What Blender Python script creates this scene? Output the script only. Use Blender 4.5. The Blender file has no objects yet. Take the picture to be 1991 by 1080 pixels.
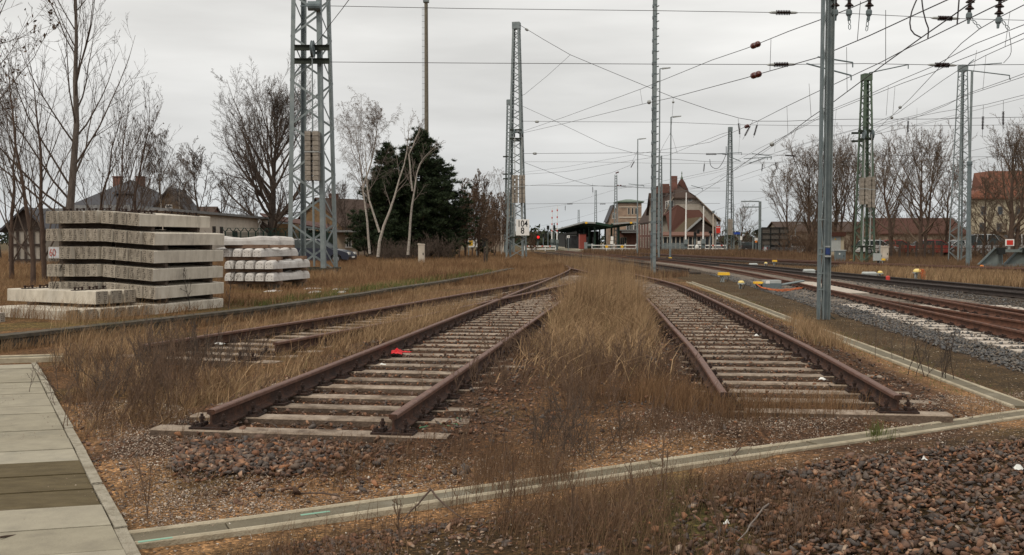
import bpy, math, random
import numpy as np
from mathutils import Vector, Matrix, Euler, noise as mnoise
random.seed(7); rng = np.random.default_rng(7)
SC = bpy.context.scene; COL = SC.collection
# ---------------------------------------------------------------- camera
PITCH = math.radians(2.109); F = 1900.0; CAMZ = 1.6
cam = bpy.data.cameras.new('camera'); cam.sensor_width = 36.0
cam.lens = 36.0 * F / 1991.0; cam.clip_start = 0.1; cam.clip_end = 4000
camo = bpy.data.objects.new('camera', cam); COL.objects.link(camo)
camo.location = (0, 0, CAMZ); camo.rotation_euler = (math.pi / 2 - PITCH, 0, 0)
SC.camera = camo
# ---------------------------------------------------------------- sky and sun
SC.view_settings.view_transform = 'Standard'; SC.view_settings.look = 'None'
SC.view_settings.exposure = 0.0; SC.view_settings.gamma = 1.0
SUN_EL = math.radians(48); SUN_AZ = math.radians(-140)   # behind the camera, to the left
w = bpy.data.worlds.new('World'); SC.world = w; w.use_nodes = True
nt = w.node_tree; nt.nodes.clear()
def N(nt, t, **k):
    n = nt.nodes.new(t)
    for a, b in k.items(): setattr(n, a, b)
    return n
out = N(nt, 'ShaderNodeOutputWorld'); bg = N(nt, 'ShaderNodeBackground')
sky = N(nt, 'ShaderNodeTexSky', sky_type='NISHITA', sun_disc=False)
sky.sun_elevation = SUN_EL; sky.sun_rotation = SUN_AZ; sky.air_density = 1.5; sky.dust_density = 6.0
tc = N(nt, 'ShaderNodeTexCoord'); sep = N(nt, 'ShaderNodeSeparateXYZ')
nt.links.new(tc.outputs['Generated'], sep.inputs[0])
ramp = N(nt, 'ShaderNodeValToRGB')   # overcast cloud deck: darker to the horizon, about twice as bright overhead
cr = ramp.color_ramp; cr.elements[0].position = 0.0; cr.elements[0].color = (5.3, 5.6, 5.75, 1)
cr.elements[1].position = 1.0; cr.elements[1].color = (10.2, 9.9, 9.3, 1)
for p, c in ((0.045, (6.0, 6.15, 6.15)), (0.10, (6.75, 6.75, 6.65)), (0.2, (7.9, 7.8, 7.55)), (0.45, (8.9, 8.7, 8.3))):
    e = cr.elements.new(p); e.color = (*c, 1)
mp = N(nt, 'ShaderNodeMapping'); mp.inputs['Scale'].default_value = (1.6, 1.6, 9.0)
mp.inputs['Rotation'].default_value = (0.02, 0.05, 0)
nz = N(nt, 'ShaderNodeTexNoise'); nz.inputs['Scale'].default_value = 1.7; nz.inputs['Detail'].default_value = 5; nz.inputs['Roughness'].default_value = 0.5
mr = N(nt, 'ShaderNodeMapRange'); mr.inputs['From Min'].default_value = 0.3; mr.inputs['From Max'].default_value = 0.7
mr.inputs['To Min'].default_value = 0.80; mr.inputs['To Max'].default_value = 1.12
vm = N(nt, 'ShaderNodeMixRGB', blend_type='MULTIPLY'); vm.inputs[0].default_value = 1
mx = N(nt, 'ShaderNodeMixRGB', blend_type='MIX'); mx.inputs[0].default_value = 0.06
L = nt.links.new
L(sep.outputs['Z'], ramp.inputs[0]); L(tc.outputs['Generated'], mp.inputs[0]); L(mp.outputs[0], nz.inputs[0]); L(nz.outputs[0], mr.inputs[0])
L(ramp.outputs[0], vm.inputs[1]); L(mr.outputs[0], vm.inputs[2]); L(vm.outputs[0], mx.inputs[1]); L(sky.outputs[0], mx.inputs[2])
L(mx.outputs[0], bg.inputs[0]); bg.inputs[1].default_value = 0.115; L(bg.outputs[0], out.inputs[0])
sl = bpy.data.lights.new('sun', 'SUN'); sl.energy = 1.5; sl.angle = math.radians(10); sl.color = (1.0, 0.92, 0.79)
so = bpy.data.objects.new('sun', sl); COL.objects.link(so)
sdir = Vector((math.sin(SUN_AZ) * math.cos(SUN_EL), math.cos(SUN_AZ) * math.cos(SUN_EL), math.sin(SUN_EL)))
so.rotation_euler = (-sdir).to_track_quat('-Z', 'Y').to_euler()

# ---------------------------------------------------------------- helpers: photo coordinates to places
CP, SP = math.cos(PITCH), math.sin(PITCH)
def ray(px, py):
    u = (px - 995.5) / F; v = -(py - 540.0) / F
    return Vector((u, CP + v * SP, -SP + v * CP))
def R(px, py, Y):                 # the place at distance Y that is seen at px, py
    d = ray(px, py); t = Y / d.y
    return Vector((d.x * t, Y, CAMZ + d.z * t))
def G(px, py, z=0.0):             # the place at height z that is seen at px, py
    d = ray(px, py); t = (z - CAMZ) / d.z
    return Vector((d.x * t, d.y * t, z))
def pxm(Y): return Y / F          # metres per photo pixel at distance Y

# ---------------------------------------------------------------- helpers: meshes and objects
MATS = {}
class MB:
    def __init__(s): s.v = []; s.f = []; s.m = []; s.mi = 0
    def face(s, idx): s.f.append(idx); s.m.append(s.mi)
    def box(s, c, d, rz=0, M=None):
        b = len(s.v); cx, cy, cz = c; dx, dy, dz = d[0]/2, d[1]/2, d[2]/2
        ca, sa = math.cos(rz), math.sin(rz)
        for x in (-dx, dx):
            for y in (-dy, dy):
                for z in (-dz, dz):
                    p = Vector((cx + x*ca - y*sa, cy + x*sa + y*ca, cz + z))
                    if M: p = M @ p
                    s.v.append(p)
        for q in ((0,1,3,2),(4,6,7,5),(0,4,5,1),(2,3,7,6),(0,2,6,4),(1,5,7,3)): s.face([b+i for i in q])
    def beam(s, p0, p1, w, h=None, up=(0,0,1)):
        h = h or w; p0 = Vector(p0); p1 = Vector(p1); t = (p1-p0)
        if t.length < 1e-6: return
        t.normalize(); up = Vector(up)
        if abs(t.dot(up)) > .97: up = Vector((0,1,0)) if abs(t.y) < .9 else Vector((1,0,0))
        a = t.cross(up).normalized(); c = a.cross(t).normalized(); b = len(s.v)
        for p in (p0, p1):
            for i, j in ((-1,-1),(1,-1),(1,1),(-1,1)): s.v.append(p + a*(i*w/2) + c*(j*h/2))
        for q in ((3,2,1,0),(4,5,6,7),(0,1,5,4),(1,2,6,5),(2,3,7,6),(3,0,4,7)): s.face([b+i for i in q])
    def tube(s, pts, rad, n=8, cap=True):
        pts = [Vector(p) for p in pts]
        if not hasattr(rad, '__len__'): rad = [rad]*len(pts)
        b = len(s.v); a = None
        for i, p in enumerate(pts):
            t = (pts[min(i+1, len(pts)-1)] - pts[max(i-1, 0)]).normalized()
            if a is None:
                up = Vector((0,0,1)) if abs(t.z) < .9 else Vector((1,0,0)); a = t.cross(up).normalized()
            else: a = (a - t*a.dot(t)).normalized()
            c = t.cross(a)
            for k in range(n):
                th = 2*math.pi*k/n; s.v.append(p + (a*math.cos(th) + c*math.sin(th))*rad[i])
        for i in range(len(pts)-1):
            for k in range(n):
                s.face([b+i*n+k, b+i*n+(k+1)%n, b+(i+1)*n+(k+1)%n, b+(i+1)*n+k])
        if cap:
            s.face([b+k for k in reversed(range(n))]); s.face([b+(len(pts)-1)*n+k for k in range(n)])
    def prism(s, poly, d):        # poly: coplanar points, d: extrusion vector
        poly = [Vector(p) for p in poly]; d = Vector(d); n = len(poly); b = len(s.v)
        s.v += poly + [p + d for p in poly]
        s.face([b+i for i in range(n)][::-1]); s.face([b+n+i for i in range(n)])
        for i in range(n): s.face([b+i, b+(i+1)%n, b+n+(i+1)%n, b+n+i])
    def sweep(s, pts, prof, cap=True):   # prof: list of (side, up) carried along a mostly level path
        b = len(s.v); n = len(prof)
        for i, p in enumerate(pts):
            t = (pts[min(i+1, len(pts)-1)] - pts[max(i-1, 0)]); t = Vector((t.x, t.y, 0)).normalized()
            a = Vector((t.y, -t.x, 0))
            for (u, z) in prof: s.v.append(p + a*u + Vector((0,0,z)))
        for i in range(len(pts)-1):
            for k in range(n): s.face([b+i*n+k, b+(i+1)*n+k, b+(i+1)*n+(k+1)%n, b+i*n+(k+1)%n])
        if cap:
            s.face([b+k for k in range(n)]); s.face([b+(len(pts)-1)*n+k for k in reversed(range(n))])
    def lathe(s, c, prof, n=12, axis=(0,0,1)):
        ax = Vector(axis).normalized(); up = Vector((1,0,0)) if abs(ax.x) < .9 else Vector((0,1,0))
        a = ax.cross(up).normalized(); d = ax.cross(a); b = len(s.v); c = Vector(c)
        for r, h in prof:
            for k in range(n):
                th = 2*math.pi*k/n; s.v.append(c + ax*h + (a*math.cos(th)+d*math.sin(th))*max(r, 1e-4))
        for i in range(len(prof)-1):
            for k in range(n): s.face([b+i*n+k, b+i*n+(k+1)%n, b+(i+1)*n+(k+1)%n, b+(i+1)*n+k])
        s.face([b+k for k in reversed(range(n))]); s.face([b+(len(prof)-1)*n+k for k in range(n)])
    def build(s, name, mats, parent=None, label=None, world=True, smooth=False):
        me = bpy.data.meshes.new(name)
        vs = s.v
        if parent is not None and world:
            inv = (Matrix.Translation(ORG[parent.name][0]) @ Matrix.Rotation(ORG[parent.name][1], 4, 'Z')).inverted()
            vs = [inv @ Vector(p) for p in vs]
        me.from_pydata([tuple(p) for p in vs], [], s.f)
        mats = mats if isinstance(mats, (list, tuple)) else [mats]
        for m in mats: me.materials.append(MATS[m] if isinstance(m, str) else m)
        if len(mats) > 1: me.polygons.foreach_set('material_index', s.m)
        if smooth: me.polygons.foreach_set('use_smooth', [True]*len(me.polygons))
        me.update()
        o = bpy.data.objects.new(name, me); COL.objects.link(o)
        if parent is not None:
            o.parent = parent; ORG[o.name] = ORG[parent.name]
        if label: o['label'] = label
        return o
ORG = {}
def recalc(o):
    import bmesh
    bm = bmesh.new(); bm.from_mesh(o.data); bmesh.ops.recalc_face_normals(bm, faces=bm.faces); bm.to_mesh(o.data); bm.free()
def tag(o, label, cat, group=None, kind=None):
    o['label'] = label
    if cat: o['category'] = cat
    if group: o['group'] = group
    if kind: o['kind'] = kind
    return o
def thing(name, label, cat, loc=(0,0,0), rz=0, group=None):
    o = bpy.data.objects.new(name, None); COL.objects.link(o); o.empty_display_size = .1
    o.location = loc; o.rotation_euler = (0,0,rz); ORG[o.name] = (Vector(loc), rz)
    return tag(o, label, cat, group)
def single(mb, name, mats, label, cat, group=None, smooth=False):     # a thing that is one mesh; origin at its base
    c = Vector((sum(p[0] for p in mb.v)/len(mb.v), sum(p[1] for p in mb.v)/len(mb.v), min(p[2] for p in mb.v)))
    mb.v = [Vector(p) - c for p in mb.v]
    o = mb.build(name, mats, smooth=smooth); o.location = c; ORG[o.name] = (c, 0)
    return tag(o, label, cat, group)
def struct(o): o['kind'] = 'structure'; return o
KIDS = {}
def copy_tree(o, parent=None):
    c = o.copy(); COL.objects.link(c)
    if parent is not None: c.parent = parent
    for ch in list(o.children): copy_tree(ch, c)
    return c
def np_obj(name, V, faces, mat, parent=None, cols=None, smooth=False, mats_idx=None):
    """V: (n,3) array; faces: list of (m,k) index arrays"""
    me = bpy.data.meshes.new(name); V = np.asarray(V, dtype=np.float32)
    if parent is not None:
        loc, rz = ORG[parent.name]; V = V - np.array(loc, dtype=np.float32)
        if rz:
            c_, s_ = math.cos(-rz), math.sin(-rz); V = V @ np.array([[c_, s_, 0], [-s_, c_, 0], [0,0,1]], dtype=np.float32)
    me.vertices.add(len(V)); me.vertices.foreach_set('co', V.ravel())
    nl = sum(f.size for f in faces); nf = sum(len(f) for f in faces)
    me.loops.add(nl); me.loops.foreach_set('vertex_index', np.concatenate([f.ravel() for f in faces]).astype(np.int32))
    tot = np.concatenate([np.full(len(f), f.shape[1], dtype=np.int32) for f in faces])
    st = np.concatenate([[0], np.cumsum(tot)[:-1]]).astype(np.int32)
    me.polygons.add(nf); me.polygons.foreach_set('loop_start', st)
    try: me.polygons.foreach_set('loop_total', tot)
    except Exception: pass
    for m in (mat if isinstance(mat, (list, tuple)) else [mat]): me.materials.append(MATS[m])
    if mats_idx is not None: me.polygons.foreach_set('material_index', mats_idx)
    if smooth: me.polygons.foreach_set('use_smooth', np.ones(nf, dtype=bool))
    me.update(calc_edges=True)
    if cols is not None:
        for an, arr in cols.items():
            a = me.color_attributes.new(an, 'FLOAT_COLOR', 'POINT'); a.data.foreach_set('color', np.asarray(arr, dtype=np.float32).ravel())
    o = bpy.data.objects.new(name, me); COL.objects.link(o)
    if parent is not None: o.parent = parent; ORG[o.name] = ORG[parent.name]
    return o
def text_mesh(txt, size, name, mat, parent, M, depth=.002, sx=1.0):
    cu = bpy.data.curves.new('t', 'FONT'); cu.body = txt; cu.size = size; cu.extrude = depth; cu.offset = size*.018; cu.align_x = 'CENTER'; cu.align_y = 'CENTER'
    ob = bpy.data.objects.new('t', cu); COL.objects.link(ob); dg = bpy.context.evaluated_depsgraph_get(); dg.update()
    me = bpy.data.meshes.new_from_object(ob.evaluated_get(dg)); bpy.data.objects.remove(ob); bpy.data.curves.remove(cu)
    me.transform(Matrix.Diagonal((sx, 1, 1, 1)))
    inv = (Matrix.Translation(ORG[parent.name][0]) @ Matrix.Rotation(ORG[parent.name][1], 4, 'Z')).inverted()
    me.transform(inv @ M); me.materials.clear(); me.materials.append(MATS[mat])
    o = bpy.data.objects.new(name, me); COL.objects.link(o); o.parent = parent; ORG[o.name] = ORG[parent.name]; return o
def smooth_path(pts, step=1.0):
    P = [Vector(p) for p in pts]; P = [P[0]*2-P[1]] + P + [P[-1]*2-P[-2]]; o = []
    for i in range(1, len(P)-2):
        a, b, c, d = P[i-1], P[i], P[i+1], P[i+2]; n = max(1, int((c-b).length/step))
        for k in range(n):
            t = k/n; o.append(.5*((2*b)+(c-a)*t+(2*a-5*b+4*c-d)*t*t+(3*b-3*c+d-a)*t**3))
    o.append(P[-2].copy()); return o
def offset(pts, d):
    o = []
    for i, p in enumerate(pts):
        t = pts[min(i+1, len(pts)-1)] - pts[max(i-1, 0)]; t = Vector((t.x, t.y, 0)).normalized()
        o.append(p + Vector((t.y, -t.x, 0))*d)
    return o

# ---------------------------------------------------------------- materials (all node-made)
def mat(name, cols, scale=6.0, detail=6.0, rough=.85, bump=0.0, bscale=None, metal=0.0, stretch=(1,1,1), island=None, island_mix=1.0,
        cols2=None, scale2=1.0, mix2=.5, emit=None, spec=.35, coords='Object', rand=True, vary=0.0):
    """cols: [(pos, rgb), ...] over a noise; island: ramp picked at random per loose piece; cols2: a second, larger noise mixed in"""
    m = bpy.data.materials.new(name); m.use_nodes = True; nt = m.node_tree; L = nt.links.new
    b = nt.nodes['Principled BSDF']; b.inputs['Roughness'].default_value = rough; b.inputs['Metallic'].default_value = metal
    b.inputs['Specular IOR Level'].default_value = spec
    tc = N(nt, 'ShaderNodeTexCoord'); mp = N(nt, 'ShaderNodeMapping'); mp.inputs['Scale'].default_value = stretch
    L(tc.outputs[coords], mp.inputs[0])
    oi = N(nt, 'ShaderNodeObjectInfo')
    if rand:
        ml = N(nt, 'ShaderNodeMath', operation='MULTIPLY'); ml.inputs[1].default_value = 71.3; L(oi.outputs['Random'], ml.inputs[0]); L(ml.outputs[0], mp.inputs['Location'])
    nz = N(nt, 'ShaderNodeTexNoise'); nz.inputs['Scale'].default_value = scale; nz.inputs['Detail'].default_value = detail; nz.inputs['Roughness'].default_value = .65
    L(mp.outputs[0], nz.inputs[0])
    def rampn(src, cs):
        r = N(nt, 'ShaderNodeValToRGB'); e = r.color_ramp.elements
        e[0].position = cs[0][0]; e[0].color = (*cs[0][1], 1); e[1].position = cs[-1][0]; e[1].color = (*cs[-1][1], 1)
        for p, c in cs[1:-1]: q = e.new(p); q.color = (*c, 1)
        L(src, r.inputs[0]); return r.outputs[0]
    c = rampn(nz.outputs[0], cols) if len(cols) > 1 else None
    if c is None:
        rg = N(nt, 'ShaderNodeRGB'); rg.outputs[0].default_value = (*cols[0][1], 1); c = rg.outputs[0]
    if cols2:
        n2 = N(nt, 'ShaderNodeTexNoise'); n2.inputs['Scale'].default_value = scale2; n2.inputs['Detail'].default_value = 8; n2.inputs['Roughness'].default_value = .7; L(mp.outputs[0], n2.inputs[0])
        mr = N(nt, 'ShaderNodeMapRange'); mr.inputs['From Min'].default_value = mix2; mr.inputs['From Max'].default_value = mix2+.16; L(n2.outputs[0], mr.inputs[0])
        c2 = rampn(nz.outputs[0], cols2); mx = N(nt, 'ShaderNodeMixRGB'); L(mr.outputs[0], mx.inputs[0]); L(c, mx.inputs[1]); L(c2, mx.inputs[2]); c = mx.outputs[0]
    if island:
        g = N(nt, 'ShaderNodeNewGeometry'); ri = rampn(g.outputs['Random Per Island'], island)
        if len(cols) > 1 or island_mix < 1:
            mx = N(nt, 'ShaderNodeMixRGB'); mx.inputs[0].default_value = island_mix; L(c, mx.inputs[1]); L(ri, mx.inputs[2]); c = mx.outputs[0]
        else: c = ri
    if vary:
        mr = N(nt, 'ShaderNodeMapRange'); mr.inputs['To Min'].default_value = 1-vary; mr.inputs['To Max'].default_value = 1+vary; L(oi.outputs['Random'], mr.inputs[0])
        mx = N(nt, 'ShaderNodeMixRGB', blend_type='MULTIPLY'); mx.inputs[0].default_value = 1; L(c, mx.inputs[1]); L(mr.outputs[0], mx.inputs[2]); c = mx.outputs[0]
    L(c, b.inputs['Base Color'])
    if bump:
        nb = N(nt, 'ShaderNodeTexNoise'); nb.inputs['Scale'].default_value = bscale or scale*4; nb.inputs['Detail'].default_value = 8; L(mp.outputs[0], nb.inputs[0])
        bp = N(nt, 'ShaderNodeBump'); bp.inputs['Strength'].default_value = bump; bp.inputs['Distance'].default_value = .02; L(nb.outputs[0], bp.inputs['Height']); L(bp.outputs[0], b.inputs['Normal'])
    if emit:
        b.inputs['Emission Color'].default_value = (*emit[0], 1); b.inputs['Emission Strength'].default_value = emit[1]
    MATS[name] = m; return m
mat('rust', [(.3,(0.0221,0.0102,0.0068)),(.5,(0.0510,0.0229,0.0136)),(.7,(0.1020,0.0425,0.0221))], 9, rough=.8, bump=.5, bscale=60, cols2=[(.3,(0.0255,0.0170,0.0153)),(.7,(0.0595,0.0298,0.0221))], scale2=1.1, mix2=.52)
mat('rail_top', [(.3,(0.0810,0.0378,0.0252)),(.55,(0.1305,0.0630,0.0423)),(.75,(0.1800,0.0990,0.0720))], 14, rough=.55, bump=.3, bscale=80, stretch=(1,1,1))
mat('rust_dark', [(.3,(.012,.009,.008)),(.7,(.055,.028,.02))], 20, rough=.9, bump=.6, bscale=70)
mat('rail_main', [(.3,(.05,.02,.012)),(.5,(.10,.042,.024)),(.7,(.17,.068,.036))], 7, rough=.75, bump=.4, bscale=60)
mat('rail_black', [(.3,(.018,.014,.012)),(.7,(.05,.034,.028))], 7, rough=.7, bump=.4, bscale=60)
mat('sleeper_old', [(.28,(0.1230,0.0902,0.0672)),(.48,(0.2460,0.1927,0.1476)),(.7,(0.3690,0.3034,0.2419))], 7, rough=.95, bump=.9, bscale=45, cols2=[(.3,(0.0656,0.0451,0.0312)),(.7,(0.1640,0.1148,0.0779))], scale2=2.2, mix2=.5, vary=.15)
mat('sleeper_new', [(.3,(.34,.29,.24)),(.7,(.52,.46,.40))], 5, rough=.95, bump=.4, bscale=50, vary=.1)
mat('concrete', [(.3,(.30,.285,.245)),(.5,(.42,.40,.35)),(.72,(.50,.48,.43))], 4, rough=.95, bump=.5, bscale=45, cols2=[(.3,(.17,.15,.12)),(.7,(.32,.29,.24))], scale2=1.3, mix2=.56, vary=.08)
mat('concrete_slab', [(.3,(0.192,0.161,0.111)),(.5,(0.262,0.225,0.156)),(.72,(0.323,0.282,0.199))], 5, rough=.9, bump=.35, bscale=70, cols2=[(.3,(0.148,0.128,0.089)),(.7,(0.244,0.215,0.155))], scale2=1.6, mix2=.55,
    island=[(0,(.2,.195,.16)),(1,(.42,.405,.35))], island_mix=.3)
mat('slab_wet', [(.3,(0.0729,0.0553,0.0287)),(.7,(0.1216,0.0940,0.0508))], 5, rough=.85, spec=.15, bump=.25, bscale=70, cols2=[(.3,(0.2210,0.1989,0.1547)),(.7,(0.2873,0.2652,0.2100))], scale2=2.3, mix2=.64, stretch=(1,2,1))
mat('trough_lip', [(.3,(0.270,0.228,0.160)),(.7,(0.460,0.403,0.299))], 6, rough=.9, bump=.4, bscale=70, cols2=[(.3,(0.200,0.173,0.123)),(.7,(0.360,0.317,0.238))], scale2=1.5, mix2=.58)
mat('trough_cover', [(.3,(0.076,0.062,0.038)),(.5,(0.126,0.104,0.066)),(.72,(0.198,0.164,0.111))], 4, rough=.9, bump=.4, bscale=60, cols2=[(.3,(0.234,0.216,0.174)),(.7,(0.324,0.298,0.238))], scale2=1.1, mix2=.55,
    island=[(0,(.075,.064,.04)),(.6,(.155,.135,.095)),(1,(.34,.31,.25))], island_mix=.5)
mat('stack_concrete', [(.3,(.38,.34,.28)),(.5,(.53,.48,.40)),(.72,(.62,.57,.49))], 5, rough=.95, bump=.5, bscale=50, cols2=[(.3,(.26,.23,.19)),(.7,(.42,.38,.33))], scale2=2.0, mix2=.56, stretch=(1,1,.35), vary=.07)
mat('stack_end', [(.3,(0.1615,0.1377,0.1092)),(.5,(0.2945,0.2565,0.2090)),(.72,(0.4085,0.3610,0.2945))], 16, rough=.95, bump=1.0, bscale=40, stretch=(1,1,.45), vary=.16)
mat('stack_white', [(.3,(0.4048,0.3784,0.3520)),(.5,(0.5280,0.5016,0.4752)),(.72,(0.5984,0.5808,0.5544))], 5, rough=.9, bump=.3, bscale=50, cols2=[(.3,(0.2992,0.2728,0.2464)),(.7,(0.4224,0.3872,0.3520))], scale2=2.0, mix2=.6, vary=.06)
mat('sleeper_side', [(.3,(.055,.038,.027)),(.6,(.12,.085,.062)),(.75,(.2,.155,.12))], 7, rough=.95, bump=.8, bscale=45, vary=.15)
mat('hole', [(0,(.03,.025,.02))])
mat('timber_dark', [(.3,(.035,.026,.02)),(.7,(.12,.09,.07))], 10, rough=.95, bump=.5, bscale=40, stretch=(1,1,4), vary=.2)
mat('galv', [(.3,(0.1408,0.1672,0.1760)),(.5,(0.1848,0.2156,0.2200)),(.72,(0.2376,0.2640,0.2640))], 3, rough=.55, metal=.15, bump=.1, bscale=30, cols2=[(.3,(0.1584,0.1848,0.1936)),(.7,(0.2200,0.2464,0.2552))], scale2=1.3, mix2=.58)
mat('galv_dark', [(.3,(.10,.13,.14)),(.7,(.17,.205,.215))], 3, rough=.6, metal=.1, bump=.1, cols2=[(.3,(.07,.085,.09)),(.7,(.12,.14,.14))], scale2=1.3, mix2=.55)
mat('mast_green', [(.3,(.055,.085,.06)),(.5,(.085,.12,.085)),(.7,(.12,.155,.115))], 3, rough=.7, bump=.1)
mat('frame_black', [(.3,(.012,.016,.011)),(.7,(.03,.038,.026))], 6, rough=.7)
mat('weight', [(.3,(.17,.145,.12)),(.5,(.25,.22,.185)),(.7,(.33,.29,.25))], 6, rough=.95, bump=.5, vary=.1)
mat('wire', [(0,(.035,.03,.032))], rough=.6)
mat('wire_thin', [(0,(.12,.115,.115))], rough=.6)
mat('insulator', [(0,(0.0140,0.0048,0.0032))], rough=.25)
mat('insulator_red', [(0,(0.0770,0.0112,0.0056))], rough=.3)
mat('fitting', [(.3,(.25,.26,.25)),(.7,(.4,.41,.4))], 8, rough=.5, metal=.3)
mat('bark', [(.3,(.030,.022,.018)),(.7,(.085,.065,.052))], 12, rough=.95, stretch=(1,1,.3))
mat('bark_warm', [(.3,(.045,.028,.02)),(.7,(.105,.07,.052))], 12, rough=.95, stretch=(1,1,.3))
mat('bark_grey', [(.3,(.075,.06,.05)),(.7,(.17,.14,.12))], 12, rough=.95, stretch=(1,1,.3))
mat('twig_warm', [(0,(.125,.088,.062))], rough=.9)
mat('twig', [(0,(.085,.062,.048))], rough=.9)
mat('twig_red', [(0,(.135,.085,.055))], rough=.9)
mat('birch', [(.3,(0.0720,0.0540,0.0450)),(.45,(0.3060,0.2700,0.2340)),(.75,(0.4500,0.4140,0.3690))], 9, rough=.8, stretch=(1,1,2.5))
mat('birch_twig', [(0,(0.1800,0.1476,0.1260))], rough=.9)
mat('needle', [(0,(.02,.035,.016))], island=[(0,(.006,.013,.004)),(.5,(.017,.031,.010)),(1,(.038,.056,.018))], rough=.8)
mat('leaf_dry', [(0,(.1,.06,.03))], island=[(0,(.05,.03,.02)),(1,(.14,.085,.05))], rough=.9)
# ================================================================ lines of the place (world metres; camera at 0,0)
A_R = smooth_path([(-.93,7.6,0),(-.29,12.07,0),(.40,17.08,0),(1.08,22,0),(1.98,28.8,0),(2.8,35,0),(3.75,42.5,0),(4.35,48,0),(4.6,53,0),(4.45,59,0)], .6)
A_L = offset(A_R, -1.507)
C_L = smooth_path([(-4.85,12.8,0),(-4.61,13.54,0),(-3.47,17.08,0),(-2.9,19.12,0),(-1.75,23.52,0),(-.7,27.6,0),(.72,33.3,0),(1.4,37,0)], .6)
B_L = smooth_path([(1.9,8.72,0),(2.28,12.2,0),(2.62,16.2,0),(3.02,20.84,0),(3.52,27.2,0),(3.72,32,0),(3.66,38,0),(3.4,44,0),(2.9,51,0)], .6)
M1_L = smooth_path([(7.56,10.64,0),(7.97,15.12,0),(8.68,22.40,0),(9.35,29.12,0),(10.02,35.84,0),(10.92,47.04,0),(11.48,61.60,0),(11.20,76.16,0),(10.08,98.56,0),(8.62,120.96,0),(6.72,151.20,0)], .6)
M2_L = smooth_path([(14.90,13.44,0),(14.50,20.16,0),(14.00,26.88,0),(13.66,35.84,0),(13.38,45.92,0),(13.10,58.24,0),(12.32,73.92,0),(11.09,94.08,0)], .6)
M3_L = smooth_path([(30,36,0),(24.4,46.6,0),(21,56,0),(18.2,70,0),(16,88,0),(13.5,110,0),(11.5,135,0)], .8)
M4_L = smooth_path([(8.7,48,0),(8.4,60,0),(7.6,76,0),(6.0,102,0),(4.5,130,0)], .8)
T1 = smooth_path([(-2.02,5.12,0),(-1.4,5.43,0),(-.25,6.08,0),(.5,6.50,0),(1.5,7.09,0),(3.1,7.98,0),(4.75,8.93,0),(7.2,10.2,0)], .4)
T2 = smooth_path([(6.9,38,0),(6.26,28.2,0),(5.64,20,0),(5.28,14.9,0),(5.07,12.06,0),(4.95,10.3,0),(4.88,9.25,0)], .4)
WALL = [(-10.5,6.5),(-8.6,11.2),(-7.51,14.3),(-6.9,16.0),(-6.22,17.7),(-5.27,20.4),(-4.39,24.19),(-3.62,28.19),(-2.55,33.32),(-1.2,41),(.12,51.35),(1.0,65),(1.3,85),(1.3,130)]
def interp(line, y, hi=1e9):
    ys = np.array([p[1] for p in line]); xs = np.array([p[0] for p in line]); o = np.argsort(ys)
    return np.interp(y, ys[o], xs[o])
def sstep(a, b, x): t = np.clip((x-a)/(b-a), 0, 1); return t*t*(3-2*t)
def vnoise(x, y, s, seed=0):
    """cheap smooth value noise on arrays, about 0..1"""
    x = np.asarray(x, dtype=np.float64)/s + seed*17.3; y = np.asarray(y, dtype=np.float64)/s + seed*9.1
    xi = np.floor(x); yi = np.floor(y); fx = x-xi; fy = y-yi; fx = fx*fx*(3-2*fx); fy = fy*fy*(3-2*fy)
    def h(a, b): v = np.sin(a*127.1 + b*311.7 + seed*74.7)*43758.5453; return v - np.floor(v)
    return (h(xi,yi)*(1-fx)+h(xi+1,yi)*fx)*(1-fy) + (h(xi,yi+1)*(1-fx)+h(xi+1,yi+1)*fx)*fy
def fbm(x, y, s, seed=0, o=4): return sum(vnoise(x, y, s/2**k, seed+k)*.5**k for k in range(o))/(2-.5**(o-1))
def dline(x, y, line):
    """distance of points to a polyline"""
    d = np.full(np.shape(x), 1e9); P = [(p[0], p[1]) for p in line]
    for (ax, ay), (bx, by) in zip(P[:-1], P[1:]):
        dx, dy = bx-ax, by-ay; l = dx*dx+dy*dy
        if l < 1e-9: continue
        t = np.clip(((x-ax)*dx+(y-ay)*dy)/l, 0, 1); d = np.minimum(d, np.hypot(x-ax-t*dx, y-ay-t*dy))
    return d
thin = lambda l, k=5: l[::k] + [l[-1]]
RAIL_LEFT, BALLAST = .10, .055
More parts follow.
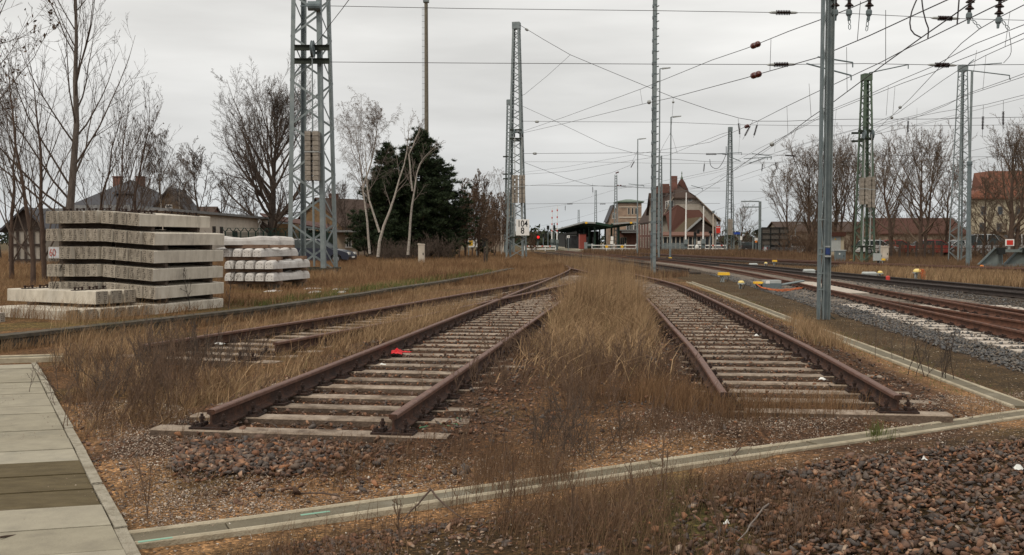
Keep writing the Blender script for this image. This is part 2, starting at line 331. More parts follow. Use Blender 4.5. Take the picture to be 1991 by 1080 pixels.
def zh(x, y, fine=True):
    x = np.asarray(x, dtype=np.float64); y = np.asarray(y, dtype=np.float64)
    wl = interp(WALL, y); soft = np.clip((y-48)/20, 0, 1)*1.6
    z = .21*(1-sstep(-.24, -.06+soft, x-wl))
    bed = sstep(-2.1, -1.25, x-interp(M1_L, y))*(1-sstep(1.0, 2.4, x-np.maximum(interp(M2_L, y)+2.2, interp(M1_L, y)+2.6)))
    z = z + .0*bed
    tb = np.minimum(dline(x, y, thin(offset(A_R, -.75), 6)), dline(x, y, thin(offset(B_L, .75), 6)))
    tbA = dline(x, y, thin(offset(A_R, -.75), 6)); tbC = dline(x, y, thin(offset(C_L, .75), 6)); tbB = dline(x, y, thin(offset(B_L, .75), 6))
    z = z + (.045+.025*sstep(9, 15, y))*(1-sstep(1.1, 1.7, tb)) + .045*sstep(.80, .95, np.minimum(tbA, tbB))*(1-sstep(1.6, 2.3, np.minimum(tbA, tbB)))*np.maximum(sstep(7.9, 9.2, y), (x > -1.0)*(x < 2.0)*sstep(7.1, 7.6, y)) + .05*sstep(.8, .95, tbC)*(1-sstep(1.5, 2.0, tbC))*(y > 12)*(tbA > 1.0)
    hump = np.exp(-(((x-1.15-.04*(y-12))/.6)**2))*sstep(6.5, 9, y)*(1-sstep(30, 40, y))   # weeds' own soil between the sidings
    z = z + .05*hump
    heap = sstep(.15, .9, dline(x, y, [(p[0], p[1]) for p in T1]))*((y < interp([(a[0], a[1]) for a in [(q[1], q[0]) for q in T1]], x)).astype(float))*sstep(-.6, 1.8, x-.1*(y-5))
    z = z + .05*heap
    if fine: z = z + .03*(fbm(x, y, 1.1, 3)-.5)*(1-.7*np.clip(y/60, 0, 1))
    dt = np.minimum(dline(x, y, thin(T1, 3)), dline(x, y, thin(T2, 6))); z = z + (np.minimum(z, .012)-z)*(1-sstep(.2, .5, dt))
    return z
def zg(x, y): return float(zh(np.array([x]), np.array([y]))[0])

# ================================================================ ground sheet
ys = [2.5];
while ys[-1] < 60: ys.append(ys[-1] + max(.06, .0085*ys[-1]))
while ys[-1] < 1500: ys.append(ys[-1]*1.05)
ys = [-60, -20, -5, 0] + ys
xs = list(np.arange(-9, 14.01, .1)); a = -9.
while a > -900: a -= max(.3, abs(a)*.06-.2); xs.insert(0, a)
a = 14.
while a < 900: a += max(.3, abs(a)*.05-.3); xs.append(a)
GX, GY = np.meshgrid(np.array(xs), np.array(ys)); nyy, nxx = GX.shape
fx, fy = GX.ravel(), GY.ravel(); fz = zh(fx, fy)
def mixc(c, d, t): return c*(1-t[:, None]) + np.array(d)[None, :]*t[:, None]
n1, n2, n3 = fbm(fx, fy, .9, 11), fbm(fx, fy, 3.2, 21), fbm(fx, fy, .25, 31)
col = np.tile(np.array([.135, .082, .046]), (len(fx), 1))                       # brown soil and leaf litter
col = mixc(col, (.085, .078, .030), sstep(.55, .72, n1)*.45)
wlx = interp(WALL, fy); m1x = interp(M1_L, fy)
t2x = np.where(fy < 9.2, 4.9, interp(T2, fy))
y1 = np.interp(fx, [p[0] for p in T1], [p[1] for p in T1])
between = (fx < t2x).astype(float)
dT1 = dline(fx, fy, thin(T1, 3)); dT2 = dline(fx, fy, thin(T2, 6))
tan = (1-sstep(.35, 1.0, dT1 + .5*(n1-.5)))*sstep(-.3, .1, fy-y1+.25*0) + (1-sstep(.2, .5, dT1 + .4*(n1-.5)))
tan = np.clip(tan + (1-sstep(.15, .7, dT2+.5*(n1-.5)))*between, 0, 1)
kx = np.interp(fy, [5.2, 12.57], [-2.07, -6.15]); dk = fx-kx
tan = np.clip(tan + (1-sstep(.3, 1.0, np.abs(dk)+.7*(n1-.5)))*(fy < 9.5), 0, 1)
col = mixc(col, (.265, .17, .098), tan*.85)
cinder = sstep(.15, .35, fx-t2x)*(1-sstep(-1.6, -1.3, fx-m1x))*sstep(-.1, .1, fy-y1)
col = mixc(col, (.076, .056, .032), cinder); col = mixc(col, (.11, .092, .066), cinder*sstep(.6, .75, n1)*.6)
bedw = sstep(-1.6, -1.3, fx-m1x)*(1-sstep(1.4, 2.6, fx-np.maximum(interp(M2_L, fy)+2.2, m1x+2.6)))
col = mixc(col, (.075, .065, .058), bedw)
tb = np.minimum(dline(fx, fy, thin(offset(A_R, -.75), 6)), dline(fx, fy, thin(offset(B_L, .75), 6)))
tbw = (1-sstep(1.2, 1.8, tb+.5*(n1-.5)))*(fy > 7)
col = mixc(col, (.065, .038, .026), tbw*.9)
near = (fy < y1-.15).astype(float)*(fx > -2.2)
col = mixc(col, (.055, .04, .022), near*sstep(.25, .8, dT1)*.85)
col = mixc(col, (.075, .09, .028), near*sstep(.5, .62, n2)*.5*(fx < 1.2))
raised = (fx < wlx).astype(float)*(fy < 140); col = mixc(col, (.16, .10, .052), raised)
col = mixc(col, (.10, .105, .035), raised*sstep(.52, .66, n1)*.5)
rightf = sstep(1.5, 2.5, fx-np.maximum(interp(M2_L, fy)+2.2, m1x+2.6)); col = mixc(col, (.12, .082, .045), rightf); col = mixc(col, (.10, .10, .035), rightf*sstep(.5, .62, n2)*.5)
far = sstep(120, 200, fy); col = mixc(col, (.10, .085, .05), far)
col = col*(.52 + .52*n3)[:, None]*np.array([1.13, 1.0, .84])[None]
idx = np.arange(nyy*nxx).reshape(nyy, nxx)
quads = np.stack([idx[:-1, :-1], idx[:-1, 1:], idx[1:, 1:], idx[1:, :-1]], -1).reshape(-1, 4)
m = bpy.data.materials.new('ground_soil'); m.use_nodes = True; nt = m.node_tree; L = nt.links.new; b = nt.nodes['Principled BSDF']; b.inputs['Roughness'].default_value = .97; b.inputs['Specular IOR Level'].default_value = .15
at = N(nt, 'ShaderNodeAttribute', attribute_name='tint'); tcn = N(nt, 'ShaderNodeTexCoord')
def noise_mul(sc, lo, hi, det=8):
    z = N(nt, 'ShaderNodeTexNoise'); z.inputs['Scale'].default_value = sc; z.inputs['Detail'].default_value = det; z.inputs['Roughness'].default_value = .7; L(tcn.outputs['Object'], z.inputs[0])
    r = N(nt, 'ShaderNodeMapRange'); r.inputs['From Min'].default_value = .3; r.inputs['From Max'].default_value = .7; r.inputs['To Min'].default_value = lo; r.inputs['To Max'].default_value = hi; L(z.outputs[0], r.inputs[0]); return r.outputs[0]
vo = N(nt, 'ShaderNodeTexVoronoi'); vo.inputs['Scale'].default_value = 55; L(tcn.outputs['Object'], vo.inputs['Vector'])
rv = N(nt, 'ShaderNodeValToRGB'); e = rv.color_ramp.elements; e[0].color = (.25, .24, .23, 1); e[1].color = (2.3, 2.2, 2.05, 1); q = e.new(.55); q.color = (.85, .85, .85, 1); q = e.new(.85); q.color = (1.25, 1.2, 1.15, 1)
sx = N(nt, 'ShaderNodeSeparateColor'); L(vo.outputs['Color'], sx.inputs[0]); L(sx.outputs[0], rv.inputs[0])
def mulc(a_, b_, f=1.0):
    z = N(nt, 'ShaderNodeMixRGB', blend_type='MULTIPLY'); z.inputs[0].default_value = f; L(a_, z.inputs[1]); L(b_, z.inputs[2]); return z.outputs[0]
c = mulc(mulc(mulc(at.outputs['Color'], rv.outputs[0], .8), noise_mul(9, .62, 1.45)), noise_mul(1.7, .75, 1.3)); L(c, b.inputs['Base Color'])
bp = N(nt, 'ShaderNodeBump'); bp.inputs['Strength'].default_value = .9; bp.inputs['Distance'].default_value = .012; L(vo.outputs['Distance'], bp.inputs['Height']); bp.invert = True; L(bp.outputs[0], b.inputs['Normal'])
MATS['ground_soil'] = m
struct(np_obj('ground', np.stack([fx, fy, fz], 1), [quads], 'ground_soil', cols={'tint': np.concatenate([col, np.ones((len(col), 1))], 1)}, smooth=True))

# ================================================================ slab path, kerb, cable troughs
def kerb_pt(y): t = (y-5.2)/(12.57-5.2); return Vector((-2.07 + t*(-6.15+2.07), y, 0))
ps = MB(); pw = MB(); y = 3.2; k = 0; gp = .006
rnd = random.Random(5)
while y < 12.2:
    st = .42 if y < 5.6 else .39
    a, b_ = kerb_pt(y+gp), kerb_pt(y+st-gp); dz = rnd.uniform(-.005, .005); z = .045+dz
    lv = Vector((-3.3, -.85, 0)); off = Vector((-.07, 0, 0))
    dark = 5.65 < y < 6.75
    mb = pw if dark else ps
    P = [a+off, b_+off, b_+off+lv, a+off+lv]; mb.prism([p + Vector((0,0,z-.12)) for p in P], (0,0,.12)); y += st
ps_o = ps.build('path', 'concrete_slab'); struct(ps_o); recalc(ps_o)
pw_o = pw.build('path', 'slab_wet'); struct(pw_o); recalc(pw_o)
mat('kerb_stone', [(.3,(.19,.16,.115)),(.5,(.30,.27,.21)),(.7,(.38,.34,.27))], 12, rough=.95, bump=.8, bscale=60, cols2=[(.3,(.09,.08,.04)),(.7,(.18,.13,.09))], scale2=3, mix2=.54)
kb = thing('kerb', 'narrow pale concrete kerb edging the slab path on its right', 'kerb', (-2.07, 5.2, 0)); kb['kind'] = 'structure'
y = 3.4; i = 0
while y < 12.5:
    a, b_ = kerb_pt(y), kerb_pt(min(y+.93, 12.5)); t = (b_-a).normalized(); n_ = Vector((t.y, -t.x, 0)); dx = rnd.uniform(-.008, .008)
    s_ = MB(); p0 = a + t*.008 - n_*.055 + n_*dx; p1 = b_ - t*.008 - n_*.055 + n_*dx*.2
    s_.prism([p0 + Vector((0,0,-.1)), p1 + Vector((0,0,-.1)), p1+n_*.064 + Vector((0,0,-.1)), p0+n_*.064 + Vector((0,0,-.1))], (0,0,.152+rnd.uniform(-.008, .006)))
    o = s_.build('kerb_stone', 'kerb_stone', kb); recalc(o); y += .94
struct(kb)
def trough(name, label, line, wid, top, slab=.47, zf=None, cov='trough_cover'):
    p0 = line[0]; t = thing(name, label, 'cable trough', (p0.x, p0.y, 0))
    P = [Vector((p.x, p.y, 0)) for p in line]; h = wid/2
    ru = random.Random(21)
    for s in (-1, 1):
        Q = offset(P, s*(h-.018)); i = 0
        while i < len(Q)-1:
            j = min(i+(3 if len(Q) < 40 else 5), len(Q)-1); dx = ru.uniform(-.007, .007); dz = ru.uniform(-.008, .004); seg = [Vector((p.x, p.y, dz)) for p in Q[i:j+1]]; d_ = (seg[-1]-seg[-2]).normalized()*.007; seg[-1] = seg[-1]-Vector((d_.x, d_.y, 0)); seg = offset(seg, dx)
            mb = MB(); mb.sweep(seg, [(-.018,-.12),(-.018,top-.008),(-.010,top),(.008,top),(.018,top-.010),(.018,-.12)])
            recalc(mb.build('side_wall', 'trough_lip', t)); i = j
    # cover slabs
    Ls = [0]
    for a, b_ in zip(P[:-1], P[1:]): Ls.append(Ls[-1]+(b_-a).length)
    def at(s):
        s = min(max(s, 0), Ls[-1]-1e-4); i = max(j for j in range(len(Ls)) if Ls[j] <= s); i = min(i, len(P)-2)
        f = (s-Ls[i])/(Ls[i+1]-Ls[i]); return P[i].lerp(P[i+1], f), (P[i+1]-P[i]).normalized()
    s = 0; r_ = random.Random(3); n = 0; rest = MB()
    while s < Ls[-1]-.05:
        e = min(s+slab, Ls[-1]); (a, ta), (b_, tb_) = at(s+.004), at(e-.004); na, nb = Vector((ta.y, -ta.x, 0)), Vector((tb_.y, -tb_.x, 0)); w_ = h-.038; z = top-.012+r_.uniform(-.006, .003)
        poly = [a-na*w_, b_-nb*w_, b_+nb*w_, a+na*w_]; mb = MB() if n < 60 else rest
        mb.prism([p+Vector((0,0,z-.05)) for p in poly], (0,0,.05))
        if mb is not rest: recalc(mb.build('cover_slab', cov, t))
        s = e; n += 1
    if rest.v: o = rest.build('cover_slab', cov, t); recalc(o); o['kind'] = 'stuff'
    return t
trough('cable_trough', 'concrete cable trough with pale lips crossing the foreground from path to right edge', T1, .225, .042, .5)
trough('cable_trough', 'concrete cable trough running away between the right siding and the lattice-backed post', T2, .25, .045, .5)
trough('cable_trough', 'short pale trough end lying across the far end of the slab path', smooth_path([(-8.2,12.95,0),(-6.9,12.9,0),(-6.05,13.15,0)], .4), .34, .075, .6)
# green paint marks on the trough
for (px, py) in ((612, 1000), (300, 1052)):
    c = G(px, py, .057); d = MB(); d.prism([c+Vector((-.07,-.035,0)), c+Vector((.08,.045,0)), c+Vector((.07,.065,0)), c+Vector((-.08,-.01,0))], (0,0,.002))
    MATS.get('paint_green') or mat('paint_green', [(0,(.2,.36,.27))], rough=.8)
    single(d, 'paint_mark', 'paint_green', 'green paint mark on the trough lip ' + ('near the middle kink' if px > 500 else 'at the corner by the path kerb'), 'paint mark')

# ================================================================ loading ramp edge (low wall)
wt = thing('ramp_edge', 'low mossy concrete edge of the old loading ramp behind the left siding', 'wall', (-7.5, 14.3, 0))
wp = smooth_path([(a, b_, 0) for a, b_ in WALL[1:11]], 1.2)
mat('wall_old', [(.3,(0.0468,0.0374,0.0274)),(.5,(0.0792,0.0662,0.0504)),(.7,(0.1224,0.1044,0.0828))], 5, rough=.95, bump=.8, bscale=40, cols2=[(.3,(0.0360,0.0324,0.0216)),(.7,(0.0720,0.0648,0.0360))], scale2=1.4, mix2=.5)
i = 0
while i < len(wp)-2:
    j = min(i+2, len(wp)-1); a, b_ = wp[i], wp[j]; t = (b_-a).normalized(); n_ = Vector((t.y, -t.x, 0)); p0 = a+t*.008; p1 = b_-t*.008
    s_ = MB(); z = rnd.uniform(-.008, .008)
    s_.prism([p0-n_*.26+Vector((0,0,-.1)), p1-n_*.26+Vector((0,0,-.1)), p1-n_*.0+Vector((0,0,-.1)), p0-n_*.0+Vector((0,0,-.1))], (0,0,.255+z))
    s_.prism([p0-n_*.28+Vector((0,0,.165+z)), p1-n_*.28+Vector((0,0,.165+z)), p1+n_*.025+Vector((0,0,.165+z)), p0+n_*.025+Vector((0,0,.165+z))], (0,0,.055))
    recalc(s_.build('wall_block', 'wall_old', wt)); i = j

# ================================================================ tracks
PROF = [(-.0625,0),(-.0625,.012),(-.014,.026),(-.008,.045),(-.008,.102),(-.034,.114),(-.034,.140),(-.025,.149),(.025,.149),(.034,.140),(.034,.114),(.008,.102),(.008,.045),(.014,.026),(.0625,.012),(.0625,0)]
def rail(path, z, track, side='rust', top='rail_top', name='rail', label=None):
    mb = MB(); mb.sweep([Vector((p.x, p.y, z)) for p in path], PROF)
    n = len(PROF); mi = []
    for i in range(len(path)-1):
        for k in range(n): mi.append(1 if 5 <= k <= 9 else 0)
    mb.m = mi + [0, 0]
    o = mb.build(name, [side, top], track, label); recalc(o); return o
def fastening_mesh():
    mb = MB()
    mb.box((0,0,.008), (.34,.16,.016))                    # ribbed base plate, local x across the rail
    for s in (-1, 1):
        mb.box((s*.083,0,.03), (.022,.13,.034))
        mb.beam((s*.062,0,.035), (s*.125,0,.028), .06, .018)
        mb.lathe((s*.093,0,.02), [(.014,0),(.014,.05),(.022,.05),(.022,.072),(.012,.072),(.012,.095)], 6)
        mb.lathe((s*.148,.035,.014), [(.02,0),(.02,.012),(.011,.012),(.011,.03)], 6)
        mb.lathe((s*.148,-.035,.014), [(.02,0),(.02,.012),(.011,.012),(.011,.03)], 6)
    return mb
FM = fastening_mesh(); fmo = FM.build('fastening', 'rust_dark'); FME = fmo.data; bpy.data.objects.remove(fmo)
def clip_mesh():
    mb = MB()
    for s in (-1, 1):
        mb.box((s*.10,0,.01), (.09,.16,.02)); mb.tube([(s*.15,-.05,.03),(s*.07,-.04,.045),(s*.065,.04,.045),(s*.15,.05,.03)], .011, 6); mb.lathe((s*.11,0,.015), [(.022,0),(.022,.03),(.012,.03),(.012,.05)], 6)
    return mb
cmo = clip_mesh().build('clip', 'rust_dark'); CME = cmo.data; bpy.data.objects.remove(cmo)
SLP = {}
def sleeper_mesh(kind):
    if kind in SLP: return SLP[kind]
    mb = MB()
    if kind == 'old':      # long bevelled concrete bar
        hw, hh, hl = .095, .16, 1.22
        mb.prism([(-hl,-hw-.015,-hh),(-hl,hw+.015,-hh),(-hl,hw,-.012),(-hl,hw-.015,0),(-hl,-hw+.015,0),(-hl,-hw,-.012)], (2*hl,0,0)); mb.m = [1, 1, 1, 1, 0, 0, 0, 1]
    else:
        hw, hh, hl = .14, .17, 1.3 if kind == 'new' else 2.0
        mb.prism([(-hl,-hw-.015,-hh),(-hl,hw+.015,-hh),(-hl,hw,-.012),(-hl,hw-.015,0),(-hl,-hw+.015,0),(-hl,-hw,-.012)], (2*hl,0,0))
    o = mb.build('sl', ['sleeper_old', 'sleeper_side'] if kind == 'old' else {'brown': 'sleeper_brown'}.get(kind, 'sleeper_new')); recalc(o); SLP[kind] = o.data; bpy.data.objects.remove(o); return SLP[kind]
def put(name, me, parent, M, ext=None):
    o = bpy.data.objects.new(name, me); COL.objects.link(o); o.parent = ext or parent
    inv = (Matrix.Translation(ORG[parent.name][0]) @ Matrix.Rotation(ORG[parent.name][1], 4, 'Z')).inverted()
    o.matrix_parent_inverse = Matrix.Identity(4); L_ = inv @ M
    if ext is not None: L_ = ext.matrix_basis.inverted() @ L_
    o.matrix_basis = L_; return o
def walk(path):
    Ls = [0]
    for a, b_ in zip(path[:-1], path[1:]): Ls.append(Ls[-1]+(b_-a).length)
    def at(s):
        s = min(max(s, 0), Ls[-1]-1e-4)
        i = max(0, min(int(np.searchsorted(Ls, s, side='right'))-1, len(path)-2)); f = (s-Ls[i])/(Ls[i+1]-Ls[i]); return path[i].lerp(path[i+1], f), (path[i+1]-path[i]).normalized()
    return at, Ls[-1]
SLEEPERS = {}
mat('sleeper_brown', [(.3,(.10,.08,.062)),(.7,(.24,.2,.165))], 5, rough=.95, bump=.4, bscale=50, vary=.1)
def sleepers(track, centre, ztop, kind, spacing, s0, s1, fast_to, rails=(-.7535, .7535), shift=0, plate=None, jit=.012, key=None, hide=None):
    at, Lx = walk(centre); s = s0; r_ = random.Random(hash(kind) % 99 + int(s0*10)); n = 0
    while s < min(s1, Lx) and n < 100:
        p, t = at(s); ang = math.atan2(-t.x, t.y) + r_.uniform(-.012, .012)
        if not (hide and hide(p)):
            M = Matrix.Translation(Vector((p.x, p.y, ztop + r_.uniform(-jit, jit)*.5))) @ Matrix.Rotation(ang, 4, 'Z') @ Matrix.Translation(Vector((shift + r_.uniform(-jit, jit)*2, 0, 0)))
            o = put('sleeper', sleeper_mesh(kind), track, M); SLEEPERS.setdefault(key, []).append((p.copy(), ang))
            if s < fast_to:
                M0 = Matrix.Translation(Vector((p.x, p.y, ztop))) @ Matrix.Rotation(ang, 4, 'Z')
                for u in rails: put('rail_fastening', plate or FME, track, M0 @ Matrix.Translation(Vector((u, 0, .002))), ext=o)
        s += spacing; n += 1
ZT = .10
tA = thing('railway_track', 'rusty siding ending in sawn rail ends left of the tall weeds', 'railway track', (-.93, 7.6, 0))
rail(A_L, ZT, tA); rail(A_R, ZT, tA)
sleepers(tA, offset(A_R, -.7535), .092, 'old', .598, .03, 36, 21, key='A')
tB = thing('railway_track', 'rusty siding ending in sawn rail ends right of the tall weeds', 'railway track', (1.9, 8.72, 0))
rail(B_L, ZT, tB); rail(offset(B_L, 1.507), ZT, tB)
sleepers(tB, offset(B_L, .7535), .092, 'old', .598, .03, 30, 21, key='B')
tC = thing('railway_track', 'overgrown rusty siding with one cut rail beside the loading ramp edge', 'railway track', (-3.4, 12.5, 0))
rail(C_L, ZT, tC)
cr_ = offset(C_L, 1.507); cr2 = [p for p in cr_ if p.y > 12.55] + smooth_path([(2.35,35.4,0),(2.75,36.5,0)], .6)[:0]
rail(cr2, ZT, tC)
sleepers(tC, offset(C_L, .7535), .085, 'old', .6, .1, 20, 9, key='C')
tM = thing('railway_track', 'brown turnout track on pale concrete sleepers right of the steel post', 'railway track', (7.12, 13.5, 0))
M1_R = offset(M1_L, 1.507); ZM = .05
rail(M1_L, ZM, tM, 'rail_main', 'rail_main'); rail(M1_R, ZM, tM, 'rail_main', 'rail_main')
def branch(base, y0, k, yend=9.0):
    pts = [Vector((p.x + k*max(0, (y0-p.y))**1.8, p.y, 0)) for p in base if yend < p.y < y0]; return pts
rail(branch(M1_L, 29, .010), ZM, tM, 'rail_main', 'rail_main', 'diverging_rail'); rail(branch(M1_R, 29, .010), ZM, tM, 'rail_main', 'rail_main', 'diverging_rail')
sleepers(tM, offset(M1_L, .7535), .042, 'wide', .6, 1.5, 14, 22, shift=.55, plate=CME, key='M', rails=(-.7535, .7535))
sleepers(tM, offset(M1_L, .7535), .042, 'brown', .6, 14.1, 66, 26, shift=.3, plate=CME, key='M', rails=(-.7535, .7535))
g_ = MB(); g_.sweep([Vector((p.x+.12, p.y, .15)) for p in M1_L if 10 < p.y < 16], [(-.02,0),(-.02,.045),(.02,.045),(.02,0)]); g_.build('check_rail', 'rail_main', tM)
tN = thing('railway_track', 'dark second running track joining the turnout track from the right', 'railway track', (12.5, 24, 0))
rail(M2_L, ZM, tN, 'rail_black', 'rail_black'); rail(offset(M2_L, 1.507), ZM, tN, 'rail_black', 'rail_black')
rail(branch(offset(M2_L, 1.507), 37, .006), ZM, tN, 'rail_black', 'rail_black', 'diverging_rail'); rail(branch(M2_L, 37, .006), ZM, tN, 'rail_black', 'rail_black', 'diverging_rail')
mat('sleeper_dark', [(.3,(.03,.024,.02)),(.7,(.09,.07,.055))], 8, rough=.95, bump=.5)
so_ = sleeper_mesh('new').copy(); so_.materials.clear(); so_.materials.append(MATS['sleeper_dark']); SLP['dark'] = so_
sleepers(tN, offset(M2_L, .7535), .035, 'dark', .63, 2, 60, 0, key='N')
tO = thing('railway_track', 'far rusty track leading to the grey buffer stop through dry grass', 'railway track', (24.4, 46.6, 0))
rail(M3_L, .16, tO, 'rust', 'rail_top'); rail(offset(M3_L, 1.507), .16, tO, 'rust', 'rail_top')
sleepers(tO, offset(M3_L, .7535), .14, 'dark', .65, 0, 60, 0, key='O')
tP = thing('railway_track', 'dark stub track ending before the narrow lattice post', 'railway track', (8.7, 48, 0))
rail(M4_L, .12, tP, 'rail_black', 'rust'); rail(offset(M4_L, -1.507), .12, tP, 'rail_black', 'rust')
sleepers(tP, offset(M4_L, -.7535), .1, 'dark', .65, 0, 60, 0, key='P')
# pale crossing slab inside the turnout (G 1520..1600, 540..558)
sl_ = MB(); a, t = walk(offset(M1_L, .7535))[0](18.5); b_, _ = walk(offset(M1_L, .7535))[0](26.5)
n_ = Vector((t.y, -t.x, 0)); sl_.prism([a-n_*.5+Vector((0,0,.05)), b_-n_*.5+Vector((0,0,.05)), b_+n_*.5+Vector((0,0,.05)), a+n_*.5+Vector((0,0,.05))], (0,0,.03)); o = single(sl_, 'cover_board', 'sleeper_new', 'pale flat cover board lying between the rails behind the steel post', 'cover board'); recalc(o)

# ================================================================ ballast stones
def rock_protos(n, seed):
    import bmesh
    r_ = random.Random(seed); out = []
    for i in range(n):
        bm = bmesh.new()
        for k in range(7):
            v = Vector((r_.gauss(0,1), r_.gauss(0,1), r_.gauss(0,1))).normalized(); bm.verts.new((v.x*r_.uniform(.8,1.3), v.y*r_.uniform(.6,1.05), v.z*r_.uniform(.35,.65)))
        bmesh.ops.convex_hull(bm, input=bm.verts); bmesh.ops.triangulate(bm, faces=bm.faces)
        bmesh.ops.delete(bm, geom=[v for v in bm.verts if not v.link_faces], context='VERTS')
        bm.verts.index_update(); bm.faces.ensure_lookup_table()
        out.append((np.array([v.co[:] for v in bm.verts]), np.array([[v.index for v in f.verts] for f in bm.faces]))); bm.free()
    return out
PROTOS = rock_protos(14, 4)
def inpoly(x, y, poly):
    c = np.zeros(len(x), dtype=bool); n = len(poly)
    for i in range(n):
        x1, y1_ = poly[i][:2]; x2, y2_ = poly[(i+1) % n][:2]
        cond = ((y1_ > y) != (y2_ > y)) & (x < (x2-x1)*(y-y1_)/((y2_-y1_) or 1e-9)+x1); c ^= cond
    return c
def scatter(n, poly, dens=None):
    P = np.array([(p[0], p[1]) for p in poly]); lo, hi = P.min(0), P.max(0); out = np.zeros((0, 2)); guard = 0
    while len(out) < n and guard < 60:
        q = rng.uniform(lo, hi, (n*2, 2)); k = inpoly(q[:, 0], q[:, 1], P)
        if dens is not None: k &= rng.random(len(q)) < dens(q[:, 0], q[:, 1])
        out = np.concatenate([out, q[k]]); guard += 1
    return out[:n]
def stones(name, label, pts, s0, s1, mat_, sink=.25, lift=None):
    V = []; Fc = []; base = 0; n = len(pts); which = rng.integers(0, len(PROTOS), n); z = zh(pts[:, 0], pts[:, 1]) + (lift if lift is not None else 0)
    for k, (pv, pf) in enumerate(PROTOS):
        I = np.where(which == k)[0]; m_ = len(I)
        if not m_: continue
        sc = (s0+(s1-s0)*rng.random(m_)**1.25)*(1+.5*(rng.random(m_) < .08)); a = rng.uniform(0, 6.283, m_); tl = rng.normal(0, .5, m_); tl2 = rng.normal(0, .5, m_)
        v = pv[None]*sc[:, None, None]*.5
        y_, z_ = v[..., 1]*np.cos(tl)[:, None]-v[..., 2]*np.sin(tl)[:, None], v[..., 1]*np.sin(tl)[:, None]+v[..., 2]*np.cos(tl)[:, None]; x_ = v[..., 0]
        x_, z_ = x_*np.cos(tl2)[:, None]+z_*np.sin(tl2)[:, None], -x_*np.sin(tl2)[:, None]+z_*np.cos(tl2)[:, None]
        x2, y2 = x_*np.cos(a)[:, None]-y_*np.sin(a)[:, None], x_*np.sin(a)[:, None]+y_*np.cos(a)[:, None]
        w_ = np.stack([x2+pts[I, 0][:, None], y2+pts[I, 1][:, None], z_+(z[I]+sc*.3*(1-sink*2)*rng.uniform(.2, 1.6, m_))[:, None]], -1)
        V.append(w_.reshape(-1, 3)); Fc.append((pf[None]+(np.arange(m_)*len(pv))[:, None, None]+base).reshape(-1, 3)); base += m_*len(pv)
    o = np_obj(name, np.concatenate(V), Fc, mat_); o['label'] = label; o['category'] = 'ballast'; o['kind'] = 'stuff'; return o
mat('stone_rusty', [(.3,(.25,.17,.12)),(.7,(.09,.06,.045))], 25, rough=.95, bump=.25, bscale=60, rand=False, island_mix=.85,
    island=[(0,(0.039,0.031,0.029)),(.16,(0.091,0.081,0.075)),(.3,(0.143,0.072,0.044)),(.45,(0.072,0.042,0.030)),(.6,(0.208,0.091,0.047)),(.72,(0.182,0.127,0.091)),(.83,(0.078,0.075,0.075)),(.93,(0.312,0.137,0.062)),(1,(0.416,0.325,0.247))])
mat('stone_grey', [(.3,(.6,.6,.6)),(.7,(1,1,1))], 25, rough=.95, bump=.25, bscale=60, rand=False, island_mix=.93,
    island=[(0,(0.034,0.034,0.036)),(.3,(0.071,0.069,0.069)),(.5,(0.052,0.049,0.049)),(.68,(0.109,0.098,0.084)),(.84,(0.098,0.067,0.044)),(1,(0.196,0.161,0.121))])
mat('gravel_tan', [(.3,(.6,.6,.6)),(.7,(1,1,1))], 25, rough=.95, rand=False, island_mix=.94,
    island=[(0,(.09,.06,.04)),(.35,(.2,.13,.085)),(.6,(.29,.2,.14)),(.85,(.38,.29,.21)),(1,(.6,.54,.46))])
for m_ in ('stone_rusty', 'stone_grey', 'gravel_tan'): pass
GP = lambda L_: [tuple(G(px, py)[:2]) for px, py in L_]
heap = [(.15,4.2),(.55,5.4),(1.0,5.85),(1.45,6.35),(2.2,6.75),(3.0,7.15),(4.2,7.5),(5.6,8.4),(6.2,8.0),(4.2,4.2)]
edge = lambda x, y: np.clip(.25+1.6*(fbm(x, y, .5, 41)-.25), 0, 1)
p = scatter(13500, heap, lambda x, y: sstep(-.1, 1.1, x-.25*(y-4)+1.1*(fbm(x, y, .6, 4)-.5))*(.3+.7*sstep(.0, 1.0, x-.3*(y-4.2))))
stones('ballast', 'heap of rusty brown and grey crushed stone in front of the long trough', p, .022, .068, 'stone_rusty', lift=rng.random(len(p))*.04)
p = scatter(2600, [(-1.6,4.3),(-1.2,5.1),(.2,5.85),(.9,5.9),(.2,4.2)], lambda x, y: .15+.85*sstep(.42, .62, fbm(x, y, .5, 9)))
stones('ballast', 'sparse dark stones half sunk in moss before the trough', p, .022, .055, 'stone_rusty', sink=.4)
ra = GP([(365,905),(372,860),(420,838),(520,848),(740,858),(800,880),(880,905),(800,935),(690,950),(590,962),(470,965),(390,952)])
ra2 = GP([(330,925),(350,850),(420,836),(520,846),(740,856),(830,880),(930,925),(860,960),(690,968),(590,975),(440,980),(360,960)]); p = scatter(2700, ra2, lambda x, y: np.clip(1.15-(np.hypot((x+2.0)/1.15, (y-6.95)/.62))**2, 0, 1)*(.3+.7*sstep(.3, .55, fbm(x, y, .35, 13)))+.03); stones('ballast', 'brown and grey ballast spilling out before the left siding end', p, .026, .075, 'stone_rusty', lift=rng.random(len(p))*.03)
